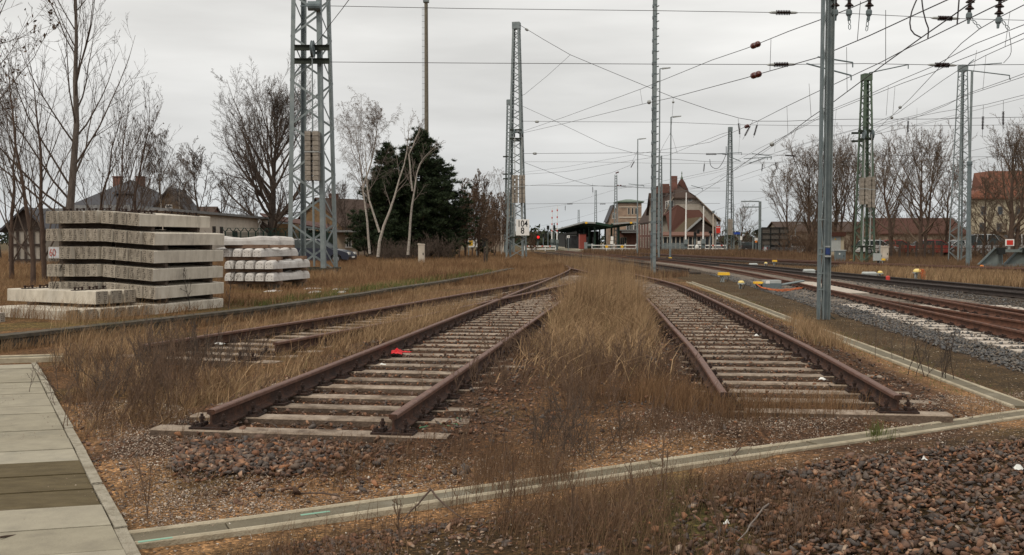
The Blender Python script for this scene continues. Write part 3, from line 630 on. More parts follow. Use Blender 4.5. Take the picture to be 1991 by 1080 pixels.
def between_rails(line, s0, s1, n, wid, key, dens=None):
    at, Lx = walk(line); q = []
    sl = np.array([(a.x, a.y) for a, _ in SLEEPERS.get(key, [])]) if key else None
    ss = rng.uniform(s0, min(s1, Lx), n); ws = rng.uniform(-wid, wid, n)
    for s, w_ in zip(ss, ws):
        p_, t_ = at(s); q.append((p_.x + t_.y*w_, p_.y - t_.x*w_, s))
    q = np.array(q)
    if sl is not None and len(sl):
        d = np.min(np.abs((q[:, None, 1]-sl[None, :, 1])*np.cos(.14) + (q[:, None, 0]-sl[None, :, 0])*np.sin(.14)), 1); q = q[(d > .135) | (rng.random(len(q)) < .035)]
    if dens is not None: q = q[rng.random(len(q)) < dens(q[:, 0], q[:, 1])]
    return q
q = between_rails(offset(A_R, -.7535), .0, 22, 9000, 1.25, 'A', lambda x, y: np.clip(1.25-(y-7)/22, .3, 1))
stones('ballast', 'dark rusty ballast between the sleepers of the left siding', q[:, :2], .03, .065, 'stone_rusty', lift=rng.random(len(q))*.03)
q = between_rails(offset(B_L, .7535), .0, 24, 12000, 1.45, 'B', lambda x, y: np.clip(1.3-(y-7)/26, .3, 1))
stones('ballast', 'rusty ballast between the sleepers of the right siding', q[:, :2], .03, .06, 'stone_rusty', lift=rng.random(len(q))*.045)
q = between_rails(offset(C_L, .7535), 2, 22, 2500, 1.2, 'C'); stones('ballast', 'sunken ballast of the overgrown siding by the ramp edge', q[:, :2], .03, .055, 'stone_rusty')
q = between_rails(offset(B_L, -.95), 0, 12, 1500, .5, None); stones('ballast', 'loose rusty stones beside the right siding towards the weeds', q[:, :2], .025, .055, 'stone_rusty')
q = between_rails(offset(A_R, .75), 0, 8, 1500, .42, None); stones('ballast', 'loose rusty stones right of the left siding rail', q[:, :2], .025, .055, 'stone_rusty')
q = between_rails(offset(M1_L, -1.0), 1, 36, 13000, .52, None); q = q[~((q[:, 0]-interp(M1_L, q[:, 1]) > -.72) & (rng.random(len(q)) < .93))]; q = q[rng.random(len(q)) < .35+.65*sstep(-1.6, -1.3, q[:, 0]-interp(M1_L, q[:, 1])+.4*(fbm(q[:, 0], q[:, 1], .6, 5)-.5))]
stones('ballast', 'clean grey ballast shoulder along the turnout track', q[:, :2], .045, .075, 'stone_grey', lift=rng.random(len(q))*.03)
q = between_rails(offset(M1_L, 2.9), 4, 40, 7000, 1.5, None); stones('ballast', 'grey ballast between the turnout track and the dark running track', q[:, :2], .045, .075, 'stone_grey', lift=rng.random(len(q))*.04)
q = between_rails(offset(M1_L, .9), 1, 30, 3500, 1.1, 'M'); q2 = between_rails(offset(M1_L, -.35), 1, 30, 5200, .5, 'M'); stones('ballast', 'grey ballast between the pale sleeper ends of the turnout', q2[:, :2], .04, .075, 'stone_grey', lift=.012+rng.random(len(q2))*.03)
stones('ballast', 'grey ballast in the sleeper bays of the turnout', q[:, :2], .04, .07, 'stone_grey', lift=0)
q = between_rails(T1, 0, 9.5, 26000, .95, None); yy = np.interp(q[:, 0], [p_[0] for p_ in T1], [p_[1] for p_ in T1])
q = q[(np.abs(dline(q[:, 0], q[:, 1], thin(T1, 3))) > .135) & ((q[:, 1] > yy) | (rng.random(len(q)) < .3))]; stones('gravel', 'fine tan gravel bedding along the foreground trough', q[:, :2], .008, .022, 'gravel_tan', sink=.2)
kl = [kerb_pt(5.2), kerb_pt(9.5)]; q = between_rails([Vector(kl[0])+Vector((.5,.3,0)), Vector(kl[1])+Vector((.5,.3,0))], 0, 5, 9000, .42, None); stones('gravel', 'fine tan gravel beside the kerb of the slab path', q[:, :2], .008, .022, 'gravel_tan', sink=.2)
q = between_rails(offset(T2, .5)[::-1], 0, 20, 6000, 2.2, None); q = q[(q[:, 0] < interp(M1_L, q[:, 1])-1.5) & (dline(q[:, 0], q[:, 1], thin(T2, 6)) > .2)]
stones('gravel', 'scattered pale grit on the dark walkway', q[:, :2], .008, .02, 'gravel_tan', sink=.3)
p = scatter(9000, [(-4.2,6.5),(-2.4,5.3),(1,7.2),(4,8.9),(1.6,8.9),(-.6,7.6),(-2.6,7.6),(-4,9.5)], lambda x, y: .15+.85*sstep(.4, .6, fbm(x, y, .7, 2)))
stones('gravel', 'pale grit in the brown soil before the siding ends', p, .007, .02, 'gravel_tan', sink=.25)
p = scatter(2500, [(-4.5,6.5),(-2.4,5.3),(1,7.2),(4,8.9),(1.6,9.4),(-.6,8.6),(-2.6,7.9),(-5,10.5)]); stones('ballast', 'single brown stones strewn over the soil before the siding ends', p, .018, .045, 'stone_rusty', sink=.3)

p = scatter(900, [(-2,5.0),(0,5.9),(4.7,8.6),(4.8,9.1),(1,7.2),(-2,5.5)]); p = p[dline(p[:, 0], p[:, 1], thin(T1, 3)) < .1]
stones('gravel', 'crumbs of soil and gravel lying on the foreground trough lids', p, .005, .016, 'gravel_tan', lift=.03)
p = scatter(1600, [(-2.4,4.6),(-2.0,5.0),(-5.8,12.4),(-8.4,11.8),(-5.2,3.9)], lambda x, y: sstep(.5, .75, fbm(x, y, .5, 3))); stones('gravel', 'grit blown onto the slab path', p, .004, .012, 'gravel_tan', lift=.045)
# ================================================================ concrete sleepers in stacks
def bar_mesh(nm, w_, h, l, top, end, holes=True, seed=0):
    """plain prestressed bar: local y along it, origin at the centre of its underside"""
    mb = MB(); r_ = random.Random(seed); c = .012
    mb.prism([(-w_/2-.006,-l/2,0),(w_/2+.006,-l/2,0),(w_/2,-l/2,h-c),(w_/2-c,-l/2,h),(-w_/2+c,-l/2,h),(-w_/2,-l/2,h-c)], (0,l,0))
    mb.m[0] = 1; mb.m[1] = 1
    if holes:
        mb.mi = 2
        for s in (-1, 1):
            for cx in (-.085,-.055, .055,.085):
                for k in range(6):
                    if r_.random() < .15: continue
                    x = cx*w_/.26 + r_.uniform(-.006, .006); z = .03 + k*.034*h/.23 + r_.uniform(-.004,.004); q = r_.uniform(.009,.016)
                    mb.box((x, s*(l/2+.001), z), (q, .004, q*1.2))
    o = mb.build(nm, [top, end, 'hole']); recalc(o); me = o.data; bpy.data.objects.remove(o); return me
BAR = [bar_mesh('bar', .268, .235, 2.3, 'stack_concrete', 'stack_end', True, i) for i in range(4)]
def loops_mesh():
    mb = MB()
    for s in (-1, 1):
        mb.box((s*.07, 0, .008), (.10, .13, .016))
        mb.tube([(s*.05,-.05,.02),(s*.05,-.055,.05),(s*.09,-.02,.06),(s*.09,.02,.06),(s*.05,.055,.05),(s*.05,.05,.02)], .009, 6)
        mb.lathe((s*.08,0,.0), [(.018,0),(.018,.05),(.01,.05),(.01,.075)], 6)
    o = mb.build('l', 'rust_dark'); me = o.data; bpy.data.objects.remove(o); return me
LOOPS = loops_mesh()
ORD = ['first','second','third','fourth','fifth','sixth','seventh','eighth','ninth']
def place_bar(loc, ang, label, group, me, clips=False, tilt=0.0, off=(-.72, .72), extra=None, ly=1.0):
    rot = Matrix.Rotation(ang, 4, 'Z') @ Matrix.Rotation(tilt, 4, 'Y')
    if not clips and not extra:
        o = bpy.data.objects.new('concrete_sleeper', me); COL.objects.link(o); o.matrix_world = Matrix.Translation(loc) @ rot; ORG[o.name] = (Vector(loc), ang)
        return tag(o, label, 'railway sleeper', group)
    t = thing('concrete_sleeper', label, 'railway sleeper', loc, 0, group); t.matrix_world = Matrix.Translation(loc) @ rot
    b_ = bpy.data.objects.new('body', me); COL.objects.link(b_); b_.parent = t; b_.scale = (1, ly, 1)
    for u in off if clips else ():
        c = bpy.data.objects.new('rail_fastening', LOOPS); COL.objects.link(c); c.parent = t; c.location = (0, u, me_h[me.name[:3]])
    return t
me_h = {'bar': .233, 'cur': .2}
ax = Vector((.29, .957, 0)).normalized(); row = Vector((-.985, .17, 0)).normalized(); ANG = math.atan2(-ax.x, ax.y)
corner = Vector((-6.80, 18.6, 0)); W_ = .276; r9 = random.Random(11)
TILT = math.radians(4.3)
GN = 'concrete sleepers in the tall stack'
LAYN = ['lowest', 'second lowest', 'third lowest', 'third highest', 'second highest', 'top']
base_right = corner + row*(4*W_)              # pivot of the sagging half of the stack
for k in range(6):
    nr = 3 if k == 5 else 4
    for i in range(nr):                       # i=0 next to the pivot, higher i nearer to the sagging corner
        s = W_*(i+.5); drop = math.tan(TILT)*s
        c = base_right - row*s + ax*(1.15 + r9.uniform(-.05, .03)) + Vector((0,0,.24+.343*k-drop-.235*0))
        lb = f'{ORD[nr-1-i]} sleeper from the sagging front corner in the {LAYN[k]} layer, tall stack'
        place_bar(c, ANG + r9.uniform(-.008,.008), lb, GN, BAR[r9.randrange(4)], clips=(k == 5), tilt=TILT)
    if k == 0: continue
    for i in range(4):
        c = base_right + row*(W_*(i+.5)+.05) + ax*(1.15 + r9.uniform(-.05,.03)) + Vector((0,0,.24+.343*k+r9.uniform(-.006,.006)))
        lb = f'{ORD[3-i]} sleeper from the shaded left edge in the {LAYN[k]} layer of the tall stack'
        o = place_bar(c, ANG + r9.uniform(-.01,.01), lb, GN, BAR[r9.randrange(4)], clips=(k == 5), extra=(k == 3 and i == 3))
        if k == 3 and i == 3:
            o['label'] = 'sleeper with a whitewashed end and red painted number in the tall stack'
            mat('whitewash', [(.3,(.38,.38,.40)),(.7,(.55,.56,.58))], 14, rough=.9); mat('red_paint', [(0,(.36,.13,.11))], rough=.9)
            wm = MB(); wm.box((0,-1.153,.118), (.25,.004,.215)); w_o = wm.build('whitewashed_end', 'whitewash', o, world=False)
            bpy.context.view_layer.update()
            ORG[o.name] = (Vector((0,0,0)), 0)
            t_ = text_mesh('60', .2, 'painted_number', 'red_paint', o, Matrix.Translation((-.03,-1.157,.112)) @ Matrix.Rotation(math.pi/2, 4, 'X'), .001, .8)
# spacer timbers between the layers
for k in range(6):
    for u, nm in ((.42, 'front'), (1.9, 'rear')):
        for half in (0, 1):
            a0 = base_right - row*.02 if half == 0 else base_right + row*(W_*4+.1); a1 = base_right - row*((3.0 if k == 5 else 4)*W_-.04) if half == 0 else base_right + row*.06
            z = .24+.343*k
            if half == 0: p0 = a0 + ax*u + Vector((0,0,z-.055)); p1 = a1 + ax*u + Vector((0,0,z-.055-math.tan(TILT)*(a1-a0).length))
            else: p0 = a0 + ax*u + Vector((0,0,z-.055)); p1 = a1 + ax*u + Vector((0,0,z-.055))
            if half == 1 and k == 1: p0.z -= .0; 
            if (half == 1 and k == 0): continue
            mb = MB(); mb.beam(p0, p1, .11, .098)
            if half == 1 and k == 1:
                for q in (.15, 1.0): mb.box(tuple(base_right + row*q + ax*u + Vector((0,0,.34))), (.2,.14,.30), ANG)
            single(mb, 'spacer_timber', 'timber_dark', f'dark {nm} timber under the {LAYN[k]} layer, {"sagging" if half == 0 else "shaded left"} half of tall stack', 'timber', 'spacer timbers in the tall stack')
# low pile in front of it, sleepers seen along their side
ax2 = Vector((-.885, .465, 0)).normalized(); rw2 = Vector((.465, .885, 0)).normalized(); A2 = math.atan2(-ax2.x, ax2.y)
G2 = 'concrete sleepers in the low pile'
for i, sh in enumerate((.1, .1, .12, .3, .38)):
    c = Vector((-7.62, 17.85, 0)) + rw2*(.14+.325*i) + ax2*(1.15+sh) + Vector((0,0,.45))
    place_bar(c, A2, ['frontmost sleeper on top of the low pile, its long side in the light', 'second upper sleeper of the low pile behind the front one', 'middle upper sleeper of the low pile, its end standing out', 'fourth upper sleeper of the low pile, set back to the left', 'rearmost upper sleeper of the low pile against the tall stack'][i], G2, BAR[i % 4], clips=True, off=(-.62, .8), ly=1.09)
for i, sh in enumerate((.15, .05, 0, 0, 0, .0)):
    c = Vector((-7.72, 17.1, 0)) + rw2*(.14+.285*i) + ax2*(1.15+sh) + Vector((0,0,.15))
    place_bar(c, A2 + .01*i, f'{ORD[i]} sleeper from the front in the grassed-in lower row of the low pile', G2, BAR[(i+1) % 4])
for u in (.4, 1.8):
    mb = MB(); p0 = Vector((-7.62, 17.75, .417)) + ax2*u; mb.beam(p0, p0 + rw2*1.7, .09, .062)
    single(mb, 'spacer_timber', 'timber_dark', 'thin dark timber under the upper row of the low pile, ' + ('near its cut ends' if u < 1 else 'near the frame edge'), 'timber', 'spacer timbers in the low pile')
c = Vector((-9.9, 17.2, .14)); place_bar(c, A2+.1, 'single sleeper lying by the frame edge in front of the low pile', G2, BAR[2])
# curved white sleepers behind
def curved_mesh():
    l, hw = 1.3, .15; prof = [(-1.3,.16,.125),(-1.25,.19,.14),(-1.0,.215,.15),(-.75,.225,.15),(-.45,.19,.125),(-.2,.172,.11),(0,.17,.11),(.2,.172,.11),(.45,.19,.125),(.75,.225,.15),(1.0,.215,.15),(1.25,.19,.14),(1.3,.16,.125)]
    mb = MB()
    secs = []
    for y, h, w_ in [(a, b_*1.18, c_) for a, b_, c_ in prof]: secs.append([(-w_,y,0),(w_,y,0),(w_,y,h*.55),(w_*.82,y,h*.86),(w_*.5,y,h),(-w_*.5,y,h),(-w_*.82,y,h*.86),(-w_,y,h*.55)])
    for i, s in enumerate(secs): mb.v += [Vector(p) for p in s]
    n = 8
    for i in range(len(secs)-1):
        for k in range(n): mb.face([i*n+k, i*n+(k+1)%n, (i+1)*n+(k+1)%n, (i+1)*n+k])
    mb.face(list(range(n))); mb.face([(len(secs)-1)*n+k for k in range(n)])
    mb.mi = 1
    for s in (-1, 1):
        for x, z in ((-.07,.05),(.07,.05),(-.06,.13),(.06,.13)): mb.box((x, s*1.301, z), (.018,.006,.018))
    o = mb.build('cur', ['stack_white', 'hole']); recalc(o); me = o.data; bpy.data.objects.remove(o); return me
CUR = curved_mesh(); CUR.name = 'cur'
ax3 = Vector((.2, .98, 0)).normalized(); rw3 = Vector((-.98, .2, 0)).normalized(); A3 = math.atan2(-ax3.x, ax3.y); c3 = Vector((-6.80, 28.0, 0))
G3 = 'white curved sleepers stacked behind'
for k in range(3):
    for i in range(5):
        sh = (.0, -.0, .35)[k]
        c = c3 + rw3*(.17+.325*i + (.42 if k == 2 else 0)) + ax3*(1.3+.02*i+sh*.2) + Vector((.0,0,.46+.35*k))
        place_bar(c, A3+r9.uniform(-.01,.01), f'{ORD[i]} white curved sleeper from the exposed corner, {["bottom","middle","upper"][k]} layer of the white stack', G3, CUR)
c = Vector((-7.75, 28.9, 1.5)); place_bar(c, math.radians(-62), 'white curved sleeper lying crosswise on top of the white stack', G3, CUR)
c = Vector((-8.1, 28.5, 1.5)); place_bar(c, math.radians(-62), 'white curved sleeper at the front of the top pair on the white stack', G3, CUR)
mat('timber_brown', [(.3,(.10,.06,.04)),(.7,(.2,.13,.09))], 8, rough=.95, stretch=(1,1,4), vary=.15)
for k in range(4):
    for u in (.35, 2.1):
        p0 = c3 + ax3*u + rw3*(-.06) + Vector((0,0,.405+.35*k)); mb = MB(); mb.beam(p0 + (rw3*.4 if k == 3 else rw3*0), p0 + rw3*1.75, .11, .105); single(mb, 'spacer_timber', 'timber_brown', f'brown timber {["under the bottom","under the middle","under the upper","on top of the upper"][k]} layer of the white stack, {"front" if u < 1 else "rear"} one', 'timber', 'spacer timbers in the white stack')
mb = MB()
for q in (.2, 1.1):
    for u in (.35, 2.1): mb.box(tuple(c3+rw3*q+ax3*u+Vector((0,0,.27))), (.3,.3,.17), A3); 
single(mb, 'support_blocks', 'wall_old', 'concrete blocks carrying the white stack in the dry grass', 'concrete blocks')
for j, (px, py, D, an) in enumerate(((560, 553, 27.4, -28), (628, 556, 27.0, -12), (662, 556, 27.0, 5))):
    c = R(px, py, D); c.z = -.02; o = place_bar(c + Vector((0,.6,0)), math.radians(an), ['white sleeper half sunk in grass below the white stack','white sleeper end showing in grass under the big lattice mast','isolated white sleeper end in the grass right of the lattice mast foot'][j], 'white sleepers sunk in the grass', CUR, clips=True)

# ================================================================ tube batches (stems, branches, trees)
class Tubes:
    def __init__(s): s.g = {}
    def add(s, pts, r0, r1, sides=3):
        s.g.setdefault((len(pts), sides), []).append((pts, r0, r1))
    def arrays(s):
        V = []; Fc = []; base = 0
        for (k, n), L_ in s.g.items():
            P = np.array([[tuple(p) for p in q[0]] for q in L_], dtype=np.float64); r0 = np.array([q[1] for q in L_]); r1 = np.array([q[2] for q in L_]); m_ = len(L_)
            T = np.gradient(P, axis=1); T /= np.linalg.norm(T, axis=2, keepdims=True)+1e-9
            ref = np.where((np.abs(T[:, k//2, 2]) > .9)[:, None], np.array([1., 0, 0]), np.array([0, 0, 1.]))[:, None, :]
            U = np.cross(T, np.broadcast_to(ref, T.shape)); U /= np.linalg.norm(U, axis=2, keepdims=True)+1e-9; W = np.cross(T, U)
            r = r0[:, None] + (r1-r0)[:, None]*np.linspace(0, 1, k)[None]
            th = np.arange(n)*2*np.pi/n
            ring = P[:, :, None, :] + r[:, :, None, None]*(U[:, :, None, :]*np.cos(th)[None, None, :, None] + W[:, :, None, :]*np.sin(th)[None, None, :, None])
            V.append(ring.reshape(-1, 3)); I = (np.arange(m_*k*n).reshape(m_, k, n)+base); a = I[:, :-1]; b_ = I[:, 1:]
            Fc.append(np.stack([a, np.roll(a, -1, 2), np.roll(b_, -1, 2), b_], -1).reshape(-1, 4)); base += m_*k*n
        return np.concatenate(V), Fc
    def build(s, name, mt, parent=None):
        V, Fc = s.arrays(); return np_obj(name, V, Fc, mt, parent, smooth=True)

# ================================================================ dry grass
def blades(name, label, pts, h0, h1, wd, lean, mt, z=None, curl=.35, wind=(.25, .1)):
    pts = np.asarray(pts); on_ = (pts[:, 1] < 12.6) & (pts[:, 0] < np.interp(pts[:, 1], [5.2, 12.57], [-2.07, -6.15])+.05)
    if on_.any():
        if not np.isscalar(h0): h0 = h0[~on_]
        pts = pts[~on_]
    n = len(pts)
    if n == 0: return
    z = zh(pts[:, 0], pts[:, 1]) - .01 if z is None else z
    h = (h0 + (h1-h0)*rng.random(n)**1.3) if np.isscalar(h0) else h0*(.45+.75*rng.random(n)); a = rng.uniform(0, 2*np.pi, n); ln = rng.normal(0, lean, n)[:, None]*np.stack([np.cos(a), np.sin(a)], 1) + np.array(wind)[None]*lean
    cl = rng.uniform(.2, 1, n)[:, None]*curl
    b = np.stack([pts[:, 0], pts[:, 1], z], 1); d1 = np.concatenate([ln*h[:, None]*.45, h[:, None]*.55], 1); d2 = np.concatenate([ln*h[:, None]*(.45+cl), h[:, None]*(.45-.25*cl)], 1)
    fa = rng.uniform(0, np.pi, n); sd = np.stack([np.cos(fa), np.sin(fa)*.5, np.zeros(n)], 1)*(wd*rng.uniform(.6, 1.4, n) if np.isscalar(wd) else wd*rng.uniform(.6,1.4,n))[:, None]*.5
    V = np.stack([b-sd, b+sd, b+d1+sd*.8, b+d1-sd*.8, b+d1+d2], 1).reshape(-1, 3); I = np.arange(n)*5
    q = np.stack([I, I+1, I+2, I+3], 1); t = np.stack([I+3, I+2, I+4], 1)
    o = np_obj(name, V, [q, t], mt); o['label'] = label; o['category'] = 'grass'; o['kind'] = 'stuff'; return o
mat('grass_straw', [(.35,(0.1074,0.0664,0.0390)),(.65,(0.4099,0.2830,0.1659))], .55, island_mix=.55, rough=.9, rand=False, spec=.1, island=[(0,(0.0634,0.0381,0.0224)),(.25,(0.1464,0.0859,0.0459)),(.5,(0.2411,0.1493,0.0791)),(.75,(0.3553,0.2284,0.1240)),(.93,(0.4568,0.3172,0.1845)),(1,(0.1269,0.1269,0.0449))])
mat('grass_brown', [(.35,(0.0680,0.0416,0.0272)),(.65,(0.2400,0.1520,0.0920))], .5, island_mix=.55, rough=.9, rand=False, spec=.1, island=[(0,(0.0336,0.0200,0.0136)),(.3,(0.0728,0.0416,0.0264)),(.6,(0.1248,0.0704,0.0416)),(.85,(0.1872,0.1144,0.0680)),(.96,(0.2600,0.1720,0.1040)),(1,(0.0728,0.0832,0.0288))])
mat('grass_russet', [(.35,(0.1037,0.0605,0.0380)),(.5,(0.2074,0.1253,0.0691)),(.65,(0.3629,0.2506,0.1426))], .22, island_mix=.45, rough=.9, rand=False, spec=.1, island=[(0,(0.0449,0.0259,0.0147)),(.3,(0.1123,0.0605,0.0302)),(.6,(0.1909,0.1037,0.0501)),(.85,(0.2696,0.1598,0.0821)),(.96,(0.3482,0.2246,0.1296)),(1,(0.0899,0.0959,0.0311))])
mat('grass_green', [(0,(.2,.14,.09))], rough=.9, rand=False, spec=.1, island=[(0,(.05,.06,.02)),(.5,(.09,.11,.03)),(1,(.17,.17,.07))])
def tufts(pts, k, r):        # k blades per tuft centre
    p = np.repeat(pts, k, 0); return p + rng.normal(0, r, p.shape)
ra_, lb_ = offset(A_R, .35), offset(B_L, -.35)
def mid_poly(y0, y1): 
    l = [(p.x, p.y) for p in ra_ if y0 < p.y < y1]; r = [(p.x, p.y) for p in lb_ if y0 < p.y < y1]; return l + r[::-1]
def midh(x, y): return None
p = scatter(3900, mid_poly(7.6, 46), lambda x, y: np.clip(.25+1.6*(fbm(x, y, 1.0, 51)-.3), 0, 1)*np.where(y < 13.5, np.exp(-((x-.95)/.5)**2), 1)*sstep(7.6, 9.5, y))
q = np.concatenate([tufts(p[p[:, 1] > 12], 9, .07), tufts(p[p[:, 1] <= 12][::2], 14, .045)]); hh = np.interp(q[:, 1], [7, 9, 11, 13.5, 16, 20, 24, 28, 32, 46], [.14, .26, .30, .36, .62, .80, .76, .50, .25, .2])*(.5+.9*fbm(q[:, 0], q[:, 1], .9, 5))
edge_d = np.minimum(np.abs(q[:, 0]-interp(A_R, q[:, 1])), np.abs(q[:, 0]-interp(B_L, q[:, 1]))); hh *= .35+.65*np.clip((edge_d-.1)/.45, 0, 1)
blades('grass', 'tall tangled dry grass between the two rusty sidings', q[q[:, 1] > 12], hh[q[:, 1] > 12], 1, .0065, .55, 'grass_straw', curl=.7)
p = scatter(1700, mid_poly(9.5, 34)); blades('grass', 'broken pale stems lying through the weeds between the sidings', p, .15, .5, .010, 1.0, 'grass_straw', curl=.9)
p = scatter(1500, [(-6.4,13.5),(-4.6,10.5),(-3.6,6.6),(-2.4,8.6),(-.9,16),(-.2,22),(-4.4,22)]); p = p[(np.abs(dline(p[:, 0], p[:, 1], thin(offset(A_R, -.75), 6))) > 1.0)]; blades('grass', 'bent pale stems scattered over the scrub left of the sidings', p, .12, .38, .008, 1.0, 'grass_straw', curl=.9)
blades('grass', 'thin brown weeds at the near end between the sidings', q[q[:, 1] <= 12], hh[q[:, 1] <= 12], 1, .0035, .35, 'grass_brown')
p = scatter(500, mid_poly(17, 44)); q = tufts(p, 3, .05); blades('grass', 'pale upright straw stalks over the weeds between the sidings', q, .75, 1.15, .008, .06, 'grass_straw', curl=.1)
p = scatter(700, [(3.3,34),(5.6,34),(6.8,55),(5.5,75),(2,75),(3.2,52)], lambda x, y: np.clip(.2+1.5*(fbm(x, y, 2, 8)-.3), 0, 1)); q = tufts(p, 5, .12); blades('grass', 'dry reeds where the sidings run together', q, .3, .95, .010, .1, 'grass_straw', curl=.15)
# between the overgrown siding and the left siding
def strip(n, line, o0, o1, y0, y1, dens=None):
    at, Lx = walk(line); q = []
    for s, u in zip(rng.uniform(0, Lx, n), rng.uniform(o0, o1, n)):
        p_, t_ = at(s)
        if y0 < p_.y < y1: q.append((p_.x+t_.y*u, p_.y-t_.x*u))
    q = np.array(q)
    if dens is not None and len(q): q = q[rng.random(len(q)) < dens(q[:, 0], q[:, 1])]
    return q
c_r = offset(C_L, 1.507)
pts = []
for s in range(5200):
    y = rng.uniform(8.2, 28); xa = float(interp(A_L, y))-.15; xc = float(interp(c_r, y))+.12 if y > 12.3 else float(interp(C_L, y))+1.2
    if xc < xa: pts.append((rng.uniform(xc, xa), y))
pts = np.array(pts); pts = pts[rng.random(len(pts)) < np.clip(.15+1.7*(fbm(pts[:, 0], pts[:, 1], 1.1, 77)-.3), 0, 1)]
q = tufts(pts[::2], 15, .04); blades('grass', 'dry grass between the overgrown siding and the left siding', q, .05, .2, .005, .6, 'grass_straw')
pts = []
for s in range(700):
    y = rng.uniform(14, 22); xa = float(interp(A_L, y))-.1; pts.append((rng.uniform(xa-1.3, xa), y))
q = tufts(np.array(pts), 6, .05); blades('grass', 'pale tall grass tufts against the left siding rail', q, .14, .4, .006, .5, 'grass_straw')
# on and beside the overgrown siding
q = tufts(strip(1500, offset(C_L, .75), -1.8, 1.1, 12, 45, lambda x, y: np.clip(.1+1.5*(fbm(x, y, .9, 15)-.3), 0, 1)), 7, .06); blades('grass', 'grass growing through the overgrown siding by the ramp edge', q, .08, .34, .006, .3, 'grass_straw')
# brushy corner near the path
p = scatter(2600, GP([(95,705),(110,650),(260,640),(420,690),(520,700),(470,740),(400,790),(330,840),(200,840),(130,790)]), lambda x, y: np.clip(.05+1.9*(fbm(x, y, .8, 25)-.36), 0, 1))
q = tufts(p[::8], 15, .05); q = q[q[:, 0] > np.interp(q[:, 1], [5.2, 12.57], [-2.07, -6.15])+.1]; blades('grass', 'brown scrubby weeds between the slab path and the overgrown siding', q, .05, .28, .004, .6, 'grass_brown')
p = scatter(240, GP([(95,700),(110,650),(260,640),(330,690),(280,760),(160,760)])); q = tufts(p, 14, .05); blades('grass', 'bleached grass tussocks at the far end of the slab path', q, .12, .36, .005, .5, 'grass_straw')
# raised ground on the left
P_ = [(-30,14),(-9.2,11.5),(-7.1,16.6),(-5.5,20.4),(-4.6,24.2),(-3.8,28.2),(-2.75,33.3),(-1.4,41),(.0,51),(1.5,62),(2.5,80),(2.5,130),(-60,130)]
p = scatter(26000, P_, lambda x, y: np.clip(26/np.maximum(y, 14), .05, 1)*np.where(x > -.55*y-1, 1, .12)*np.clip(.45+1.2*(fbm(x, y, 1.6, 61)-.3), 0, 1))
p = p[~((p[:, 1] < 19) & (p[:, 0] < -6.6))]; k1 = p[:, 1] < 34; q = tufts(p[k1], 11, .12); blades('grass', 'rust brown dry grass around the sleeper stacks', q, .05, .28, .008, .55, 'grass_russet')
q = tufts(p[~k1], 9, .2); blades('grass', 'dry meadow around the lattice masts and tree feet', q, .12, .46, .014, .35, 'grass_russet')
p = scatter(700, [(-5.2,20.6),(-2.9,32),(-.5,46),(-1.5,46),(-4,32),(-6,21)]); q = tufts(p, 12, .08); blades('grass', 'green grass fringe behind the ramp edge', q, .06, .2, .008, .3, 'grass_green')
p = scatter(60, [(-9.5,17.6),(-7.5,16.4),(-6.5,17.6),(-6,18.4),(-7,18.5)]); q = tufts(p, 16, .07); blades('grass', 'tussocks hiding the foot of the low sleeper pile', q, .15, .5, .006, .4, 'grass_russet')
pts = []
for s in range(6500):
    y = rng.uniform(15, 100); xw = float(interp(WALL, y))+.05; xa = min(float(interp(C_L, y)) if y < 34 else 99, float(interp(A_L, y)) if y < 58 else 2.6)-.1
    if rng.random() < 34/max(y, 34): pts.append((rng.uniform(xw, xa), y))
pts = np.array(pts); k1 = pts[:, 1] < 36; a_ = pts[k1]; a_ = a_[rng.random(len(a_)) < np.clip(.1+1.7*(fbm(a_[:, 0], a_[:, 1], 1.3, 91)-.36), 0, 1)]
blades('grass', 'sparse dry grass on the sandy strip before the ramp edge', tufts(a_, 8, .07), .06, .3, .007, .45, 'grass_straw'); blades('grass', 'dry grass filling the strip between ramp end and siding', tufts(pts[~k1], 9, .15), .12, .42, .016, .3, 'grass_russet')
blades('grass', 'tufts growing from the foot of the ramp edge', tufts(np.array([(float(interp(WALL, y))+rng.uniform(0, .25), y) for y in rng.uniform(13, 50, 1500)]), 9, .06), .06, .26, .007, .4, 'grass_russet')
# foreground
p = scatter(260, GP([(870,1000),(900,935),(960,905),(1060,900),(1120,930),(1080,975),(960,1010)])); q = tufts(p[::3], 14, .05); blades('grass', 'ragged dry tuft over the trough in the foreground', q, .1, .36, .003, .45, 'grass_brown')
p = scatter(900, [(-1.6,4.2),(-1.0,5.3),(1.1,6.4),(1.9,6.9),(2.0,5.2),(.6,4.2)], lambda x, y: np.clip(.05+1.9*(fbm(x, y, .7, 35)-.38), 0, 1)); q = tufts(p, 9, .05); blades('grass', 'thin dry weeds in the near ballast before the trough', q, .06, .26, .0028, .5, 'grass_brown')
p = scatter(520, [(-4.4,7),(-2.6,5.6),(.6,7.2),(3.9,8.7),(3.4,9.3),(1.7,8.4),(-.8,7.4),(-2.4,7.5),(-4.6,10)], lambda x, y: np.clip(.1+1.6*(fbm(x, y, .7, 45)-.38), 0, 1)); q = tufts(p, 9, .03); blades('grass', 'low weeds in the soil before the siding ends', q, .05, .2, .003, .5, 'grass_brown')
p = scatter(330, GP([(1230,800),(1250,770),(1400,800),(1600,800),(1700,815),(1560,830),(1330,835)])); q = tufts(p, 14, .06); blades('grass', 'brown weed tufts under the right siding end', q, .08, .3, .0035, .42, 'grass_russet')
p = scatter(16, GP([(1690,850),(1720,845),(1735,860),(1700,865)])); q = tufts(p, 8, .02); blades('grass', 'small green tuft beside the trough', q, .1, .2, .004, .4, 'grass_green')
